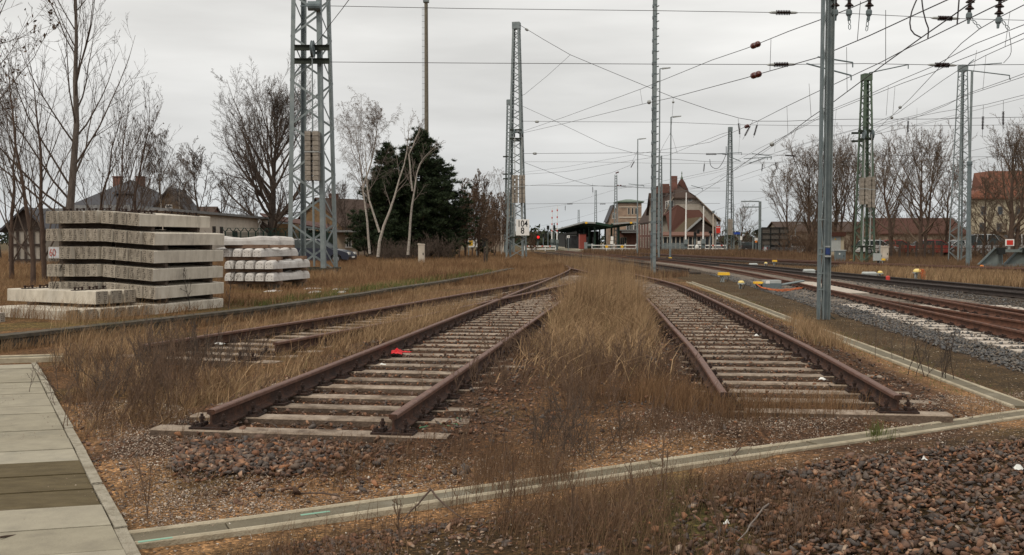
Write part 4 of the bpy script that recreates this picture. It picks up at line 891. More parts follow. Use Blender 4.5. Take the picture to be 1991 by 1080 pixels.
p = scatter(30, GP([(1535,645),(1550,622),(1590,648),(1635,690),(1590,692)])); q = tufts(p, 90, .09); blades('grass', 'dry tussocks between the right siding and its trough', q, .12, .33, .005, .35, 'grass_straw')
q = tufts(strip(1500, offset(B_L, 2.5), -.45, 1.2, 8, 40, lambda x, y: np.clip(.05+1.6*(fbm(x, y, .9, 65)-.38), 0, 1)), 7, .06); q = q[dline(q[:, 0], q[:, 1], thin(T2, 6)) > .22]; blades('grass', 'sparse weeds along the right siding', q, .05, .22, .004, .4, 'grass_brown')
q = tufts(strip(900, T2, -.35, .4, 9, 36), 5, .05); q = q[dline(q[:, 0], q[:, 1], thin(T2, 6)) > .15]; blades('grass', 'mossy fringe along the second trough', q, .02, .07, .005, .5, 'grass_green')
# right hand field beyond the running lines, and the middle distance
xr = lambda y: np.maximum(interp(M2_L, y)+2.6, interp(M1_L, y)+3.2)
p = scatter(24000, [(14.5,22),(60,30),(90,60),(90,130),(9,150),(11,110),(12.6,75),(13.6,60),(15,40)], lambda x, y: np.clip(36/y, .1, 1)*np.clip(.5+1.2*(fbm(x, y, 3, 71)-.3), 0, 1)*sstep(0, 1.2, x-xr(y))*(dline(x, y, thin(offset(M3_L, .75), 8)) > 1.0))
q = tufts(p, 9, .25); blades('grass', 'purplish brown dry field beyond the running tracks', q, np.where(q[:, 0]-xr(q[:, 1]) < 4, .14, .40), 1, .013, .3, 'grass_brown')
p = scatter(2500, [(16,34),(19,32),(23,44),(19,56),(16.5,50)], lambda x, y: (dline(x, y, thin(offset(M3_L, .75), 8)) > 1.0)*1.0); q = tufts(p, 6, .15); blades('grass', 'golden grass around the cabinets beyond the tracks', q, .15, .5, .02, .25, 'grass_straw')
p = scatter(3500, [(4.8,40),(8.2,45),(8.2,62),(6.8,85),(6,120),(2,120),(2.5,80),(4.5,60)], lambda x, y: (dline(x, y, thin(offset(M4_L, -.75), 8)) > 1.1)*np.clip(60/y, .2, 1)*(dline(x, y, thin(M1_L, 8)) > 1.6)); q = tufts(p, 7, .2); blades('grass', 'low dry grass between the stub track and the sidings', q, .12, .4, .02, .2, 'grass_brown')
p = scatter(3000, [(9,118),(14,96),(30,96),(34,128),(10,140)], lambda x, y: (dline(x, y, thin(offset(M3_L, .75), 8)) > 1.2)*1.0); q = tufts(p, 6, .4); blades('grass', 'dry grass before the level crossing', q, .3, .9, .04, .14, 'grass_brown')
# ================================================================ masts
def lattice(name, label, px, py_base, D, top, w0, w1, rot=0.0, matn='galv', leg=.12, brace=.06, pitch=1.0, cap=True, zb=None, group=None, base_px=None, cat='catenary mast', x=None):
    """four-legged lattice mast; w0/w1 widths at foot and head; rot about its axis"""
    c = R(px, py_base, D) if x is None else Vector((x, D, 0)); zb = zg(c.x, c.y)-.05 if zb is None else zb
    t = thing(name, label, cat, (c.x, c.y, zb), 0, group)
    H = top - zb; R_ = Matrix.Translation((c.x, c.y, zb)) @ Matrix.Rotation(rot, 4, 'Z')
    def P(sx, sy, h): w_ = (w0+(w1-w0)*h/H)/2; return R_ @ Vector((sx*w_, sy*w_, h))
    for sx, sy in ((-1,-1),(1,-1),(1,1),(-1,1)):       # L-section legs
        mb = MB(); a, b_ = P(sx, sy, 0), P(sx, sy, H); ex = (R_.to_3x3() @ Vector((-sx,0,0))); ey = (R_.to_3x3() @ Vector((0,-sy,0)))
        mb.prism([a, a+ex*leg, a+ex*leg+ey*.015, a+ex*.015+ey*.015, a+ex*.015+ey*leg, a+ey*leg], b_-a)
        recalc(mb.build('leg', matn, t))
    n = max(2, int(round(H/pitch)))
    for fi, (s0, s1) in enumerate((((-1,-1),(1,-1)), ((1,-1),(1,1)), ((1,1),(-1,1)), ((-1,1),(-1,-1)))):
        mb = MB(); nrm = R_.to_3x3() @ Vector(((s0[0]+s1[0])/2, (s0[1]+s1[1])/2, 0)); h = .15; k = 0
        while h < H-.2:
            wl = w0+(w1-w0)*h/H; st = min(wl*.62+.12, H-.15-h) if pitch is None else min(pitch*wl/w0*.5+.05, H-h-.1)
            if st < .1: break
            a, b_ = (P(*s0, h), P(*s1, h+st)) if (k+fi) % 2 == 0 else (P(*s1, h), P(*s0, h+st))
            mb.beam(a - nrm*.012, b_ - nrm*.012, brace, .012, up=nrm); h += st; k += 1
        mb.build('bracing', matn, t)
    if cap:
        mb = MB(); w_ = w1+.06; M_ = R_ @ Matrix.Translation((0,0,H-.22)); mb.box((0,0,.0), (w_, w_, .5), 0, M_); mb.build('cap', matn, t)
    return t, R_, H, P
def weights(t, c, w_, d_, h, n, matn='weight', side=1):
    """a column of slotted concrete weights"""
    for k in range(n):
        mb = MB(); z = c.z - h/2 + (k+.5)*h/n; hh = h/n-.018
        mb.box((c.x - w_*.29, c.y, z), (w_*.42, d_, hh)); mb.box((c.x + w_*.29, c.y, z), (w_*.42, d_, hh)); mb.box((c.x, c.y+d_*.12, z + (.03 if k % 2 else -.03)*0), (w_*.2, d_*.7, hh*.55))
        mb.build('weight', matn, t)
    mb = MB(); mb.box((c.x, c.y, c.z+h*.08), (w_*1.06, d_*1.06, .05)); mb.build('weight_band', 'fitting', t)
def wheel(t, c, r, n_ax=(1,0,0)):
    mb = MB(); ax_ = Vector(n_ax).normalized()
    mb.lathe(c - ax_*.05, [(r*.88,0),(r,0),(r,.02),(r*.9,.03),(r*.9,.07),(r,.08),(r,.10),(r*.88,.10)], 20, ax_)
    mb.lathe(c - ax_*.08, [(r*.18,0),(r*.18,.16)], 10, ax_)
    u = ax_.cross(Vector((0,0,1))).normalized()
    for k in range(3):
        a = math.pi*k/3; d_ = (u*math.cos(a)+Vector((0,0,1))*math.sin(a))*r*.9; mb.beam(c-d_, c+d_, .05, .03)
    mb.build('tension_wheel', 'galv_dark', t)
# --- the big mast on the left
D1 = 42.0; w1b = 1.62
t, R1, H1, P1 = lattice('lattice_mast', 'tall wide grey lattice mast with one hanging column of concrete weights', 609, 530, D1, 16.5, 1.66, 1.12, math.radians(-9), 'galv', .19, .085, 2.1, zb=.1)
cx = R(609, 400, D1-1.0).x
cy1 = D1-.95
for i, (pz, dz) in enumerate(((93, .25), (119, .25))):
    z = R(609, pz, cy1).z; mb = MB(); xa, xb = R(572, pz, cy1).x, R(640, pz, cy1).x
    for dy in (0,): 
        mb.box(((xa+xb)/2, cy1, z+dz/2-.02), (xb-xa, .09, .02)); mb.box(((xa+xb)/2, cy1, z-dz/2+.02), (xb-xa, .09, .02)); mb.box(((xa+xb)/2, cy1+.03, z), (xb-xa, .02, dz-.05))
    mb.build('cross_beam', 'frame_black', t)
cw = R(608, 304, cy1-.1); weights(t, cw, .56, .5, 2.05, 10)
wheel(t, R(608, 96, cy1-.12) + Vector((0,0,0)), .36)
mb = MB(); mb.tube([R(607, 92, cy1-.1), cw + Vector((0,0,1.0))], .028, 6); mb.build('weight_rope', 'galv', t)
mb = MB(); mb.tube([cw - Vector((0,0,1.0)), R(611, 518, cy1-.1)], .045, 8); mb.build('guide_rod', 'galv', t)
zf = R(609, 524, cy1).z; mb = MB()
for a, b_ in (((-.95,-.95),(.95,-.95)), ((.95,-.95),(.95,.95)), ((.95,.95),(-.95,.95)), ((-.95,.95),(-.95,-.95))): mb.beam(R1 @ Vector((a[0]*.95, a[1]*.95, zf-.1)), R1 @ Vector((b_[0]*.95, b_[1]*.95, zf-.1)), .10, .10)
mb.build('foot_frame', 'frame_black', t)
mb = MB(); c = R(612, 12, cy1); mb.lathe(c - Vector((.28,0,0)), [(.1,0),(.2,.01),(.2,.52),(.1,.54)], 14, (1,0,0)); mb.beam(c-Vector((.6,0,0)), c-Vector((.28,0,0)), .05); mb.build('tension_spring', 'galv_dark', t)
# --- second mast with kilometre board
D2 = 75.0
t2, R2, H2, P2 = lattice('lattice_mast', 'tapering grey lattice mast with a square cap, behind the kilometre board', 1004, 503, D2, R(1003, 45, D2).z, 1.42, .52, math.radians(-12), 'galv', .15, .06, 1.5, zb=.1)
for s, (px, py) in ((0, (1001, 368)), (1, (1015, 368))):
    c = R(px, py, D2-1.0); weights(t2, c, .46, .42, 2.1, 6); wheel(t2, R(px+(-1 if s == 0 else 1), 259, D2-.8), .34)
    mb = MB(); mb.tube([R(px, 259, D2-.9), R(px, 345, D2-1.0)], .035, 6); mb.build('weight_rope', 'fitting', t2); mb = MB(); mb.tube([R(px, 392, D2-1.0), R(px, 460, D2-1.0)], .05, 6); mb.build('guide_rod', 'fitting', t2)
for py, h in ((253, .16), (270, .16), (462, .18)):
    a, b_ = R(991, py, D2-.8), R(1016, py, D2-.8); mb = MB(); mb.beam(a, b_, h, .12); mb.beam(a+Vector((0,1.5,0)), b_+Vector((0,1.5,0)), h, .12); mb.build('cross_beam', 'frame_black', t2)
# --- third mast behind it
D3 = 108.0
t3, R3, H3, P3 = lattice('lattice_mast', 'slimmer grey lattice mast half hidden behind the kilometre board mast', 990, 488, D3, R(990, 195, D3).z, 1.1, .5, math.radians(8), 'galv', .13, .06, 1.4)
for py in (339, 348, 305):
    a, b_ = R(978, py, D3-.8), R(994, py, D3-.8); mb = MB(); mb.beam(a, b_, .2, .14); mb.build('cross_beam', 'frame_black', t3)
c = R(993, 400, D3-.9); weights(t3, c, .5, .4, 2.6, 8)
# kilometre board
Db = D2-1.4; a = R(1016, 442.5, Db); w_, h_ = 26*pxm(Db), 31*pxm(Db); bt = thing('kilometre_board', 'white kilometre board with black figures on the second lattice mast', 'sign', (a.x, a.y, a.z))
mat('board_white', [(.3,(.68,.67,.64)),(.7,(.78,.77,.74))], 5, rough=.6); mat('black_paint', [(0,(.015,.015,.015))], rough=.6)
mb = MB(); mb.box((a.x, a.y, a.z), (w_, .03, h_)); mb.build('panel', 'board_white', bt)
mb = MB(); 
for dx in (-w_*.25, w_*.25): mb.box((a.x+dx, a.y+.04, a.z), (.04, .05, h_*.9))
mb.build('bracket', 'galv', bt)
X90 = Matrix.Rotation(math.pi/2, 4, 'X')
text_mesh('104', .66, 'figures', 'black_paint', bt, Matrix.Translation((a.x, a.y-.018, a.z+.26)) @ X90, .002, .8)
text_mesh('8', .66, 'figures', 'black_paint', bt, Matrix.Translation((a.x, a.y-.018, a.z-.27)) @ X90, .002, .85)
# --- narrow batten mast in the middle
D4 = 45.0; base = R(1270, 537, D4); m4 = thing('catenary_mast', 'narrow grey batten-plated mast rising out of the picture between the siding and stub track', 'catenary mast', (base.x, base.y, 0))
m4x = base.x; H4 = 15.5
def tw(z, a, b): return a + (b-a)*z/H4
for s in (-1, 1):
    mb = MB()
    for dy in (-.38, .38):
        a = Vector((m4x + s*.0, D4+dy, -.1)); 
    a0, a1 = Vector((m4x-.08, D4+s*.34, -.1)), Vector((m4x-.05, D4+s*.16, H4)); mb.prism([a0, a0+Vector((.15,0,0)), a0+Vector((.15,-s*.02,0)), a0+Vector((.02,-s*.02,0)), a0+Vector((.02,-s*.1,0)), a0+Vector((0,-s*.1,0))], a1-a0); recalc(mb.build('channel', 'galv', m4))
mb = MB(); z = .4
while z < H4-.3:
    yo = .34-(.34-.16)*z/H4; mb.box((m4x-.092+.03*z/H4, D4, z), (.015, yo*2, .14)); mb.box((m4x+.0+.03*z/H4, D4-yo-.008, z), (.13, .015, .05)); z += .52
mb.build('batten_plates', 'galv_dark', m4)
mb = MB(); z = .7
while z < H4-.3: mb.beam((m4x+.06, D4-.2, z), (m4x+.17, D4-.25, z+.03), .035); z += .34
mb.build('climbing_steps', 'frame_black', m4)
mb = MB(); mb.box((m4x, D4, -.02), (.5, .9, .12)); mb.build('footing', 'concrete', m4)
# --- the near steel post
D5 = 20.0; b5 = R(1601, 622, D5); m5 = thing('steel_post', 'close grey steel post of an H-beam with laced channel, blue plate near its foot', 'catenary mast', (b5.x, b5.y, 0))
H5 = 8.6; x5, y5 = b5.x, b5.y
mb = MB()
for q in (-.065, .065): mb.beam((x5+.045+q, y5, -.1), (x5+.075+q, y5, H5), .012, .15)
mb.beam((x5+.045, y5+.03, -.1), (x5+.075, y5+.03, H5), .12, .012, up=(0,1,0)); mb.build('beam', 'galv', m5)
mb = MB(); mb.beam((x5-.088, y5+.05, -.1), (x5-.06, y5+.05, H5), .04, .14); mb.build('channel', 'galv_dark', m5)
mb = MB(); z = .15; k = 0
while z < H5-.5:
    a, b_ = (x5-.085, x5-.02); mb.beam((a if k % 2 else b_, y5-.03, z), (b_ if k % 2 else a, y5-.03, z+.62), .022, .006, up=(0,1,0)); z += .62; k += 1
mb.build('lacing', 'galv', m5)
mb = MB()
for z in (.62, .95, 1.34, 1.46, 2.05): mb.box((x5-.04, y5-.025, z), (.17, .012, .03))
mb.build('batten_plates', 'galv', m5)
mat('blue_plate', [(.3,(.012,.03,.12)),(.7,(.025,.05,.17))], 9, rough=.5)
mb = MB(); mb.box((x5+.045, y5-.082, 1.40), (.085, .012, .13)); mb.build('blue_plate', 'blue_plate', m5)
mb = MB(); mb.box((x5+.045, y5-.085, 1.30), (.13, .03, .035)); mb.box((x5+.045, y5-.085, 1.50), (.10, .02, .02)); mb.build('clamp', 'fitting', m5)
mb = MB(); mb.tube([(x5+.12, y5, .12), (x5+.16, y5-.02, .05), (x5+.23, y5-.05, .01)], .013, 6); mb.build('earth_cable', 'frame_black', m5)
# --- the green mast
D6 = 72.0
t6, R6, H6, P6 = lattice('lattice_mast', 'dark green lattice mast with two columns of concrete weights beyond the running tracks', 1680, 512, D6, R(1680, 145, D6).z, 1.16, .56, math.radians(10), 'mast_green', .16, .07, 1.5)
for px, py, h, n in ((1679.5, 372, 52, 6), (1693, 374, 60, 7)):
    c = R(px, py, D6-1.0); weights(t6, c, .5, .42, h*pxm(D6-1), n); wheel(t6, R(px+(1 if px < 1690 else 3), 262, D6-.9), .36)
    mb = MB(); mb.tube([R(px+2, 262, D6-.95), R(px+1, 346, D6-1)], .04, 6); mb.build('weight_rope', 'fitting', t6); mb = MB(); mb.tube([R(px, 400, D6-1), R(px-2, 478, D6-1)], .045, 6); mb.build('guide_rod', 'fitting', t6)
for py in (255, 271, 480):
    a, b_ = R(1669, py, D6-.8), R(1698, py, D6-.8); mb = MB(); mb.beam(a, b_, .16, .14); mb.beam(a+Vector((0,1.4,0)), b_+Vector((0,1.4,0)), .16, .14); mb.build('cross_beam', 'frame_black', t6)
# --- others to the right
D7 = 78.0; t7, R7, H7, P7 = lattice('lattice_mast', 'pale grey lattice mast before the house with the orange roof', 1866, 500, D7, R(1872, 128, D7).z, 1.25, .5, math.radians(12), 'galv', .10, .045, 1.4)
D8 = 62.0; c8 = R(1882, 503, D8); m8 = thing('tube_mast', 'grey tubular mast with stepped collar close beside the pale lattice mast', 'catenary mast', (c8.x, c8.y, 0))
zt = R(1886, 138, D8).z; mb = MB(); mb.tube([(c8.x, D8, -.1), (c8.x, D8, R(1883,318,D8).z)], .13, 12); mb.build('lower_tube', 'galv_dark', m8)
mb = MB(); mb.tube([(c8.x, D8, R(1883,320,D8).z), (c8.x+.06, D8, zt)], .075, 12); mb.build('upper_tube', 'galv', m8)
mb = MB(); mb.lathe((c8.x, D8, R(1883,322,D8).z), [(.15,0),(.17,.05),(.17,.2),(.1,.3)], 12); mb.build('collar', 'galv_dark', m8)
def arm(t, p0, p1, r=.035, hook=True, mt='galv_dark'):
    mb = MB(); p0, p1 = Vector(p0), Vector(p1); mb.tube([p0, p1], r, 8)
    if hook: mb.tube([p1, p1+Vector((0,0,-.15)), p1+Vector((.05,0,-.3))], r*.8, 6)
    return mb.build('steady_arm', mt, t)
arm(m8, R(1873, 136, D8), R(1963, 147, D8)); arm(m8, R(1870, 129, D8), R(1948, 123, D8), .03, False); arm(m8, R(1884, 124, D8), R(1894, 116, D8), .03, False)
D9 = 125.0; t9, R9, H9, P9 = lattice('lattice_mast', 'grey lattice mast with bracket arms near the level crossing', 1418, 484, D9, R(1419, 248, D9).z, 1.05, .42, math.radians(6), 'galv', .12, .05, 1.4)
for q in ((1418, 305, 1440, 314), (1404, 300, 1418, 302), (1412, 298, 1412, 285)): arm(t9, R(q[0], q[1], D9), R(q[2], q[3], D9), .05, False)
mb = MB(); a = R(1420, 442, D9-.8); mb.box(tuple(a), (.55,.4,2.0)); mb.build('weight', 'weight', t9)
for i, (px, pt, pb, D, wd, lb) in enumerate(((1283, 303, 480, 130, .42, 'thin lattice mast seen just behind the batten-plated mast'), (1197, 340, 478, 170, .42, 'thin lattice mast beside the brick tower'), (1158, 370, 475, 215, .42, 'small distant lattice mast above the platform roof bush'), (1125, 408, 472, 260, .42, 'tiny distant lattice mast above the platform roof slope'))):
    lattice('lattice_mast', lb, px, pb, D, R(px, pt, D).z, wd*1.7, wd, 0, 'galv', .10, .05, 1.2, cap=False)
# lamp posts
def lamp_post(px, pt, pb, D, lb, dx=1.0, grp='lamp posts in the station yard', arm_up=.12):
    b_ = R(px, pb, D); z0 = zg(b_.x, b_.y); tp = R(px+.5, pt, D); t = thing('lamp_post', lb, 'lamp post', (b_.x, b_.y, z0), 0, grp)
    hm = z0 + (tp.z-z0)*.4; mb = MB(); mb.tube([(b_.x, D, z0-.05), (b_.x, D, hm), (b_.x, D, hm+.15), (b_.x, D, tp.z)], [.10,.10,.065,.055], 10); mb.build('post', 'galv', t)
    mb = MB(); mb.tube([(b_.x, D, tp.z), (b_.x+dx*.25, D, tp.z+.02)], .04, 8); mb.build('bracket', 'galv', t)
    mb = MB(); x0, x1 = b_.x+dx*.2, b_.x+dx*.95; z = tp.z; mb.prism([(x0,D-.12,z-.06),(x1,D-.1,z+arm_up-.07),(x1,D-.1,z+arm_up),(x0,D-.12,z+.07)], (0,.24,0)); recalc(mb.build('lamp_head', 'fitting', t)); return t
lamp_post(1239, 271, 496, 112, 'grey lamp post left of the batten-plated mast')
lamp_post(1303, 228, 502, 92, 'taller grey lamp post right of the batten-plated mast')
lamp_post(1281, 134, 500, 88, 'tallest lamp post, its head peeping out behind the batten-plated mast')
for px, pt, D, lb in ((1439, 418, 165, 'small lamp post beside the lattice mast at the crossing'), (1464, 441, 150, 'pale lamp post left of the tall steel frame'), (1546, 436, 140, 'lamp post right of the hoarding back')):
    lamp_post(px, pt, 480, D, lb, dx=.8 if px != 1464 else -.8, grp='small lamp posts on the station forecourt')
# concrete radio pole with ladder
Dp = 96.0; bp_ = R(830, 480, Dp); tp = thing('radio_pole', 'tall brown steel pole with a side ladder rising behind the pine', 'pole', (bp_.x, Dp, 0))
mat('pole_brown', [(.3,(.10,.085,.06)),(.7,(.17,.15,.115))], 5, rough=.7)
zt = R(830, 1, Dp).z; mb = MB(); mb.tube([(bp_.x, Dp, 0), (bp_.x, Dp, zt)], [.24, .17], 12); mb.build('shaft', 'pole_brown', tp)
mb = MB(); 
for q in (-.42, -.30): mb.tube([(bp_.x+q, Dp, 2), (bp_.x+q+.04, Dp, zt-.6)], .012, 4)
z = 2
while z < zt-.6: mb.beam((bp_.x-.42, Dp, z), (bp_.x-.15, Dp, z), .025); z += .6
mb.build('ladder', 'galv_dark', tp)
mb = MB(); mb.box((bp_.x, Dp, zt+.05), (.55, .55, .5)); mb.lathe((bp_.x, Dp, zt+.2), [(.06,0),(.06,2.2)], 8); mb.build('antenna', 'galv', tp)
# square steel frame near the hoarding
Df = 118.0; a = R(1477, 480, Df); tf = thing('gantry_frame', 'grey steel half frame with two horizontal arms beside the hoarding', 'steel frame', (a.x, Df, 0)); z1 = R(1477, 392, Df).z
mb = MB(); mb.box((a.x, Df, z1/2), (.26, .3, z1)); mb.build('post', 'galv', tf)
for py, xl in ((392, 1441), (403, 1443)):
    p0 = R(xl, py, Df); mb = MB(); mb.beam(p0, (a.x-.13, Df, p0.z), .13, .13); mb.build('arm', 'galv', tf)

# ================================================================ overhead wires
def hang(p, q, n=10, sag=0.0):
    return [p.lerp(q, i/n) + Vector((0,0,-sag*4*(i/n)*(1-i/n))) for i in range(n+1)]
def wire(label, pts, r=.009, mt='wire', cat='overhead wire', name='wire', group='overhead wires', parts=()):
    """pts: (px, py, distance)"""
    P = [R(*p) for p in pts]; t = thing(name, label, cat, P[0], 0, group)
    mb = MB(); mb.tube(P, r, 5); mb.build('cable', mt, t, smooth=True)
    for kind, px, py, D in parts:
        c = R(px, py, D); i = min(range(len(P)-1), key=lambda k: (P[k].lerp(P[k+1], .5)-c).length); d_ = (P[i+1]-P[i]).normalized(); insul(t, c, d_, kind, D)
    return t
def insul(t, c, d_, kind, D):
    mb = MB()
    if kind == 'ribbed':
        s = .62; prof = []; n = 9
        for k in range(n): z = -s/2 + s*k/n; prof += [(.045, z), (.11, z+.012), (.11, z+.028), (.045, z+.04)]
        mb.lathe(c, prof + [(.045, s/2)], 12, d_); mb.build('insulator', 'insulator', t)
        f = MB(); f.lathe(c, [(.02,-.62),(.05,-.52),(.06,-.36),(.06,-.3)], 8, d_); f.lathe(c, [(.06,.3),(.06,.36),(.05,.52),(.02,.62)], 8, d_); f.build('fitting', 'fitting', t)
    elif kind == 'red':
        for s in (-.2, .2): mb.lathe(c+d_*s, [(.02,-.16),(.06,-.13),(.09,-.06),(.09,.06),(.06,.13),(.02,.16)], 10, d_)
        mb.build('insulator', 'insulator_red', t)
    elif kind == 'grey':
        mb.lathe(c, [(.03,-.16),(.08,-.12),(.1,0),(.08,.12),(.03,.16)], 8, d_); mb.build('insulator', 'fitting', t)
    elif kind == 'long':
        s = .8; prof = []
        for k in range(9): z = -s/2 + s*k/9; prof += [(.035, z), (.085, z+.015), (.085, z+.03), (.035, z+.05)]
        mb.lathe(c, prof + [(.035, s/2)], 10, d_); mb.build('insulator', 'insulator', t)
wire('upper cross-span wire from the head of the big left mast to beyond the frame', [(642,12,42),(900,17,42),(1260,21,42),(1523,25,42),(1640,26,42),(1838,36,42),(1995,40,42)], .013, parts=(('ribbed',1523,25,42),('ribbed',1838,36,42)))
wire('lower cross-span wire tied to the big left mast at its tension wheel', [(640,121,42),(900,123,42),(1260,125,42),(1519,126,42),(1680,124,42),(1832,127,42),(1995,126,42)], .013, parts=(('ribbed',1519,126,42),('ribbed',1832,127,42)))
wire('steep wire running off the tension wheel of the big left mast', [(609,90,41),(622,77,40),(640,50,36),(665,18,32),(690,-16,28)], .012)
wire('carrying rope sagging from the cap of the kilometre board mast', [(1009,48,75),(1055,76,74),(1109,107,74),(1200,145,73),(1310,190,73),(1380,214,72),(1437,230,72),(1473,236,72),(1530,236,72),(1600,233,72),(1680,232,72),(1800,232,72),(1995,228,72)], .018, parts=(('grey',1024,58,75),))
wire('short brace wire from the kilometre board mast up to its carrying rope', [(1014,186,75),(1020,184,75),(1065,147,74.5),(1109,107,74)], .012)
wire('second carrying rope descending from the hidden third mast', [(1012,205,108),(1080,236,108),(1180,284,107),(1240,300,106),(1290,309,106),(1380,315,106),(1500,316,106),(1680,314,106),(1800,316,106)], .018)
wire('thin low rope falling from behind the weights towards the platform roof', [(1016,315,108),(1100,347,120),(1150,361,130),(1200,364,130),(1300,366,130),(1400,366,130)], .02)
wire('level steadying wire below the wheels of the kilometre board mast', [(1014,236,75),(1100,237,75),(1300,238,75),(1430,243,75),(1600,245,75),(1800,245,75),(1995,243,75)], .014, parts=(('grey',1044,237,75),))
wire('level wire with two dark insulators at mid height behind the post', [(1016,299,75),(1180,298,75),(1280,297,75),(1383,300,75),(1480,300,75),(1540,304,75),(1680,301,75),(1860,306,75),(1995,304,75)], .014, parts=(('long',1383,300,75),('long',1537,303,75),('grey',1040,299,75)))
wire('faint level wire above the lower weights', [(1016,315,108),(1140,315,108),(1280,318,108),(1500,319,108),(1700,322,108)], .014, mt='wire_thin')
wire('faint level wire crossing just under the crossing mast arms', [(1000,361,130),(1200,362,130),(1320,372,130),(1420,372,130),(1560,374,130)], .016, mt='wire_thin')
wire('distant wire with red insulators ending above the platform roof', [(1014,397,140),(1100,396,140),(1197,395,140),(1300,396,140),(1400,396,140)], .02, parts=(('long',1108,397,139),('long',1172,397,139)))
wire('distant upper wire pair over the platform with dark insulators', [(1016,361,150),(1120,362,150),(1200,362,150),(1270,362,150)], .02, parts=(('red',1204,361,149),('long',1212,362,149)))
wire('rising messenger wire from the left wheel of the kilometre board mast', [(1016,256,75),(1100,227,62),(1245,174,46),(1385,117,34),(1450,95,30),(1468,88,29),(1532,62,25),(1600,37,22),(1650,18,20.5),(1677,6,19.6),(1720,-10,18)], .011, parts=(('red',1469,88,29),))
wire('rising contact wire from the right wheel of the kilometre board mast', [(1016,259,75),(1100,240,62),(1249,203,46),(1308,190,38),(1450,152,28),(1470,146,27),(1595,111,22),(1616,101,21.3),(1690,70,19.5),(1770,33,18),(1847,-2,16.5)], .011, parts=(('red',1470,146,27),('grey',1262,199,44.5)))
wire('messenger wire over the turnout track crossing the post at a third of its height', [(1000,338,130),(1100,325,110),(1250,298,85),(1380,277,58),(1438,252,50),(1477,234,44),(1530,207,37),(1595,176,31),(1616,167,29.5),(1712,122,25),(1765,94,22.6),(1804,76,21),(1861,48,19),(1963,-2,16.5)], .011, parts=(('red',1452,246,48),))
wire('contact wire over the turnout track, lowest of the rising pair', [(1345,385,80),(1388,359,68),(1440,323,52),(1477,297,44),(1532,262,36),(1577,228,31),(1616,202,28),(1671,161,24.5),(1722,123,21.8),(1792,73,19),(1838,41,17.5),(1900,-3,16)], .012, parts=(('grey',1501,281,40),))
wire('steep crossover wire with two grey beads behind the green mast', [(1697,262,72),(1704,253,70),(1740,220,60),(1769,193,52),(1826,132,40),(1847,108,37),(1869,85,34),(1904,57,30),(1945,33,27),(1995,8,24)], .013, parts=(('grey',1734,229,62),('grey',1750,209,57)))
wire('steep contact wire of the far track passing the pale lattice mast head', [(1400,344,110),(1500,300,95),(1593,270,82),(1690,245,70),(1746,220,60),(1834,156,45),(1871,132,40),(1917,108,36),(1955,91,33),(1995,74,30)], .012)
wire('pair wire rising past the steel post at shoulder height of the green mast', [(1380,352,110),(1480,300,80),(1560,245,58),(1615,214,49),(1690,184,41),(1753,155,36),(1813,130,32),(1895,86,28),(1995,47,24)], .011)
wire('its companion wire just below, meeting it beside the green mast', [(1400,330,100),(1480,287,78),(1560,248,60),(1615,218,50),(1690,188,42),(1753,163,37),(1817,140,33),(1853,122,31),(1923,95,28),(1995,63,25)], .011)
wire('wire from the green mast up to the right edge, third from the top there', [(1694,262,72),(1740,243,64),(1791,225,58),(1840,205,52),(1885,181,46),(1965,153,40),(1995,142,38)], .012)
wire('doubled wire just beneath it ending at the right edge', [(1500,300,100),(1593,272,85),(1690,246,70),(1791,222,60),(1885,184,48),(1995,148,40)], .012)
wire('flat lying wire below the curved arm of the tubular mast', [(1480,330,110),(1593,282,90),(1680,254,75),(1760,232,66),(1824,219,60),(1920,203,52),(1995,184,47)], .012)
wire('long faint wire climbing behind the treetops to the right edge', [(1440,352,120),(1593,303,100),(1690,265,88),(1791,240,76),(1900,214,65),(1995,190,58)], .011, mt='wire_thin')
wire('thin rising wire from the crossing mast over the bare trees', [(1300,356,120),(1420,330,100),(1500,306,88),(1593,281,80),(1700,262,72),(1860,228,62)], .011, mt='wire_thin')
wire('middle wire climbing left to right across the lamp posts', [(1010,340,110),(1100,334,105),(1238,311,95),(1300,302,90),(1400,262,72),(1420,256,70)], .013)
wire('wire with dark insulator hung on the left lamp post', [(1016,362,140),(1100,356,128),(1190,336,116),(1225,322,112),(1237,300,112),(1239,294,112)], .014, parts=(('long',1230,320,112),('red',1200,336,115)))
wire('thin diagonal wire from the right lamp post down to the wires', [(1303,260,92),(1290,283,92),(1280,304,92)], .012, mt='wire_thin')
wire('opposite diagonal of the hanger under the right lamp post', [(1306,262,92),(1312,282,92),(1317,299,92)], .012, mt='wire_thin')
wire('hanger wire dropping from the rope to the right lamp post head', [(1309,190,73),(1308,212,80),(1306,240,90),(1303,262,92)], .012, parts=(('grey',1309,199,75),))
wire('far contact wire approaching the brick tower', [(1000,410,200),(1100,398,180),(1200,368,150),(1330,345,125),(1420,326,110)], .016, mt='wire_thin')
wire('far lower contact wire vanishing over the platform', [(1050,440,260),(1120,425,230),(1200,402,190),(1330,372,150),(1430,346,120),(1530,312,100)], .018, mt='wire_thin')
wire('wire passing over the crossing to the far right', [(1340,425,190),(1420,400,160),(1540,370,130),(1700,330,110),(1860,300,95),(1995,270,85)], .016, mt='wire_thin')
wire('lower wire over the crossing behind the bare trees', [(1380,430,190),(1500,402,150),(1593,378,135),(1750,345,115),(1995,290,95)], .016, mt='wire_thin')
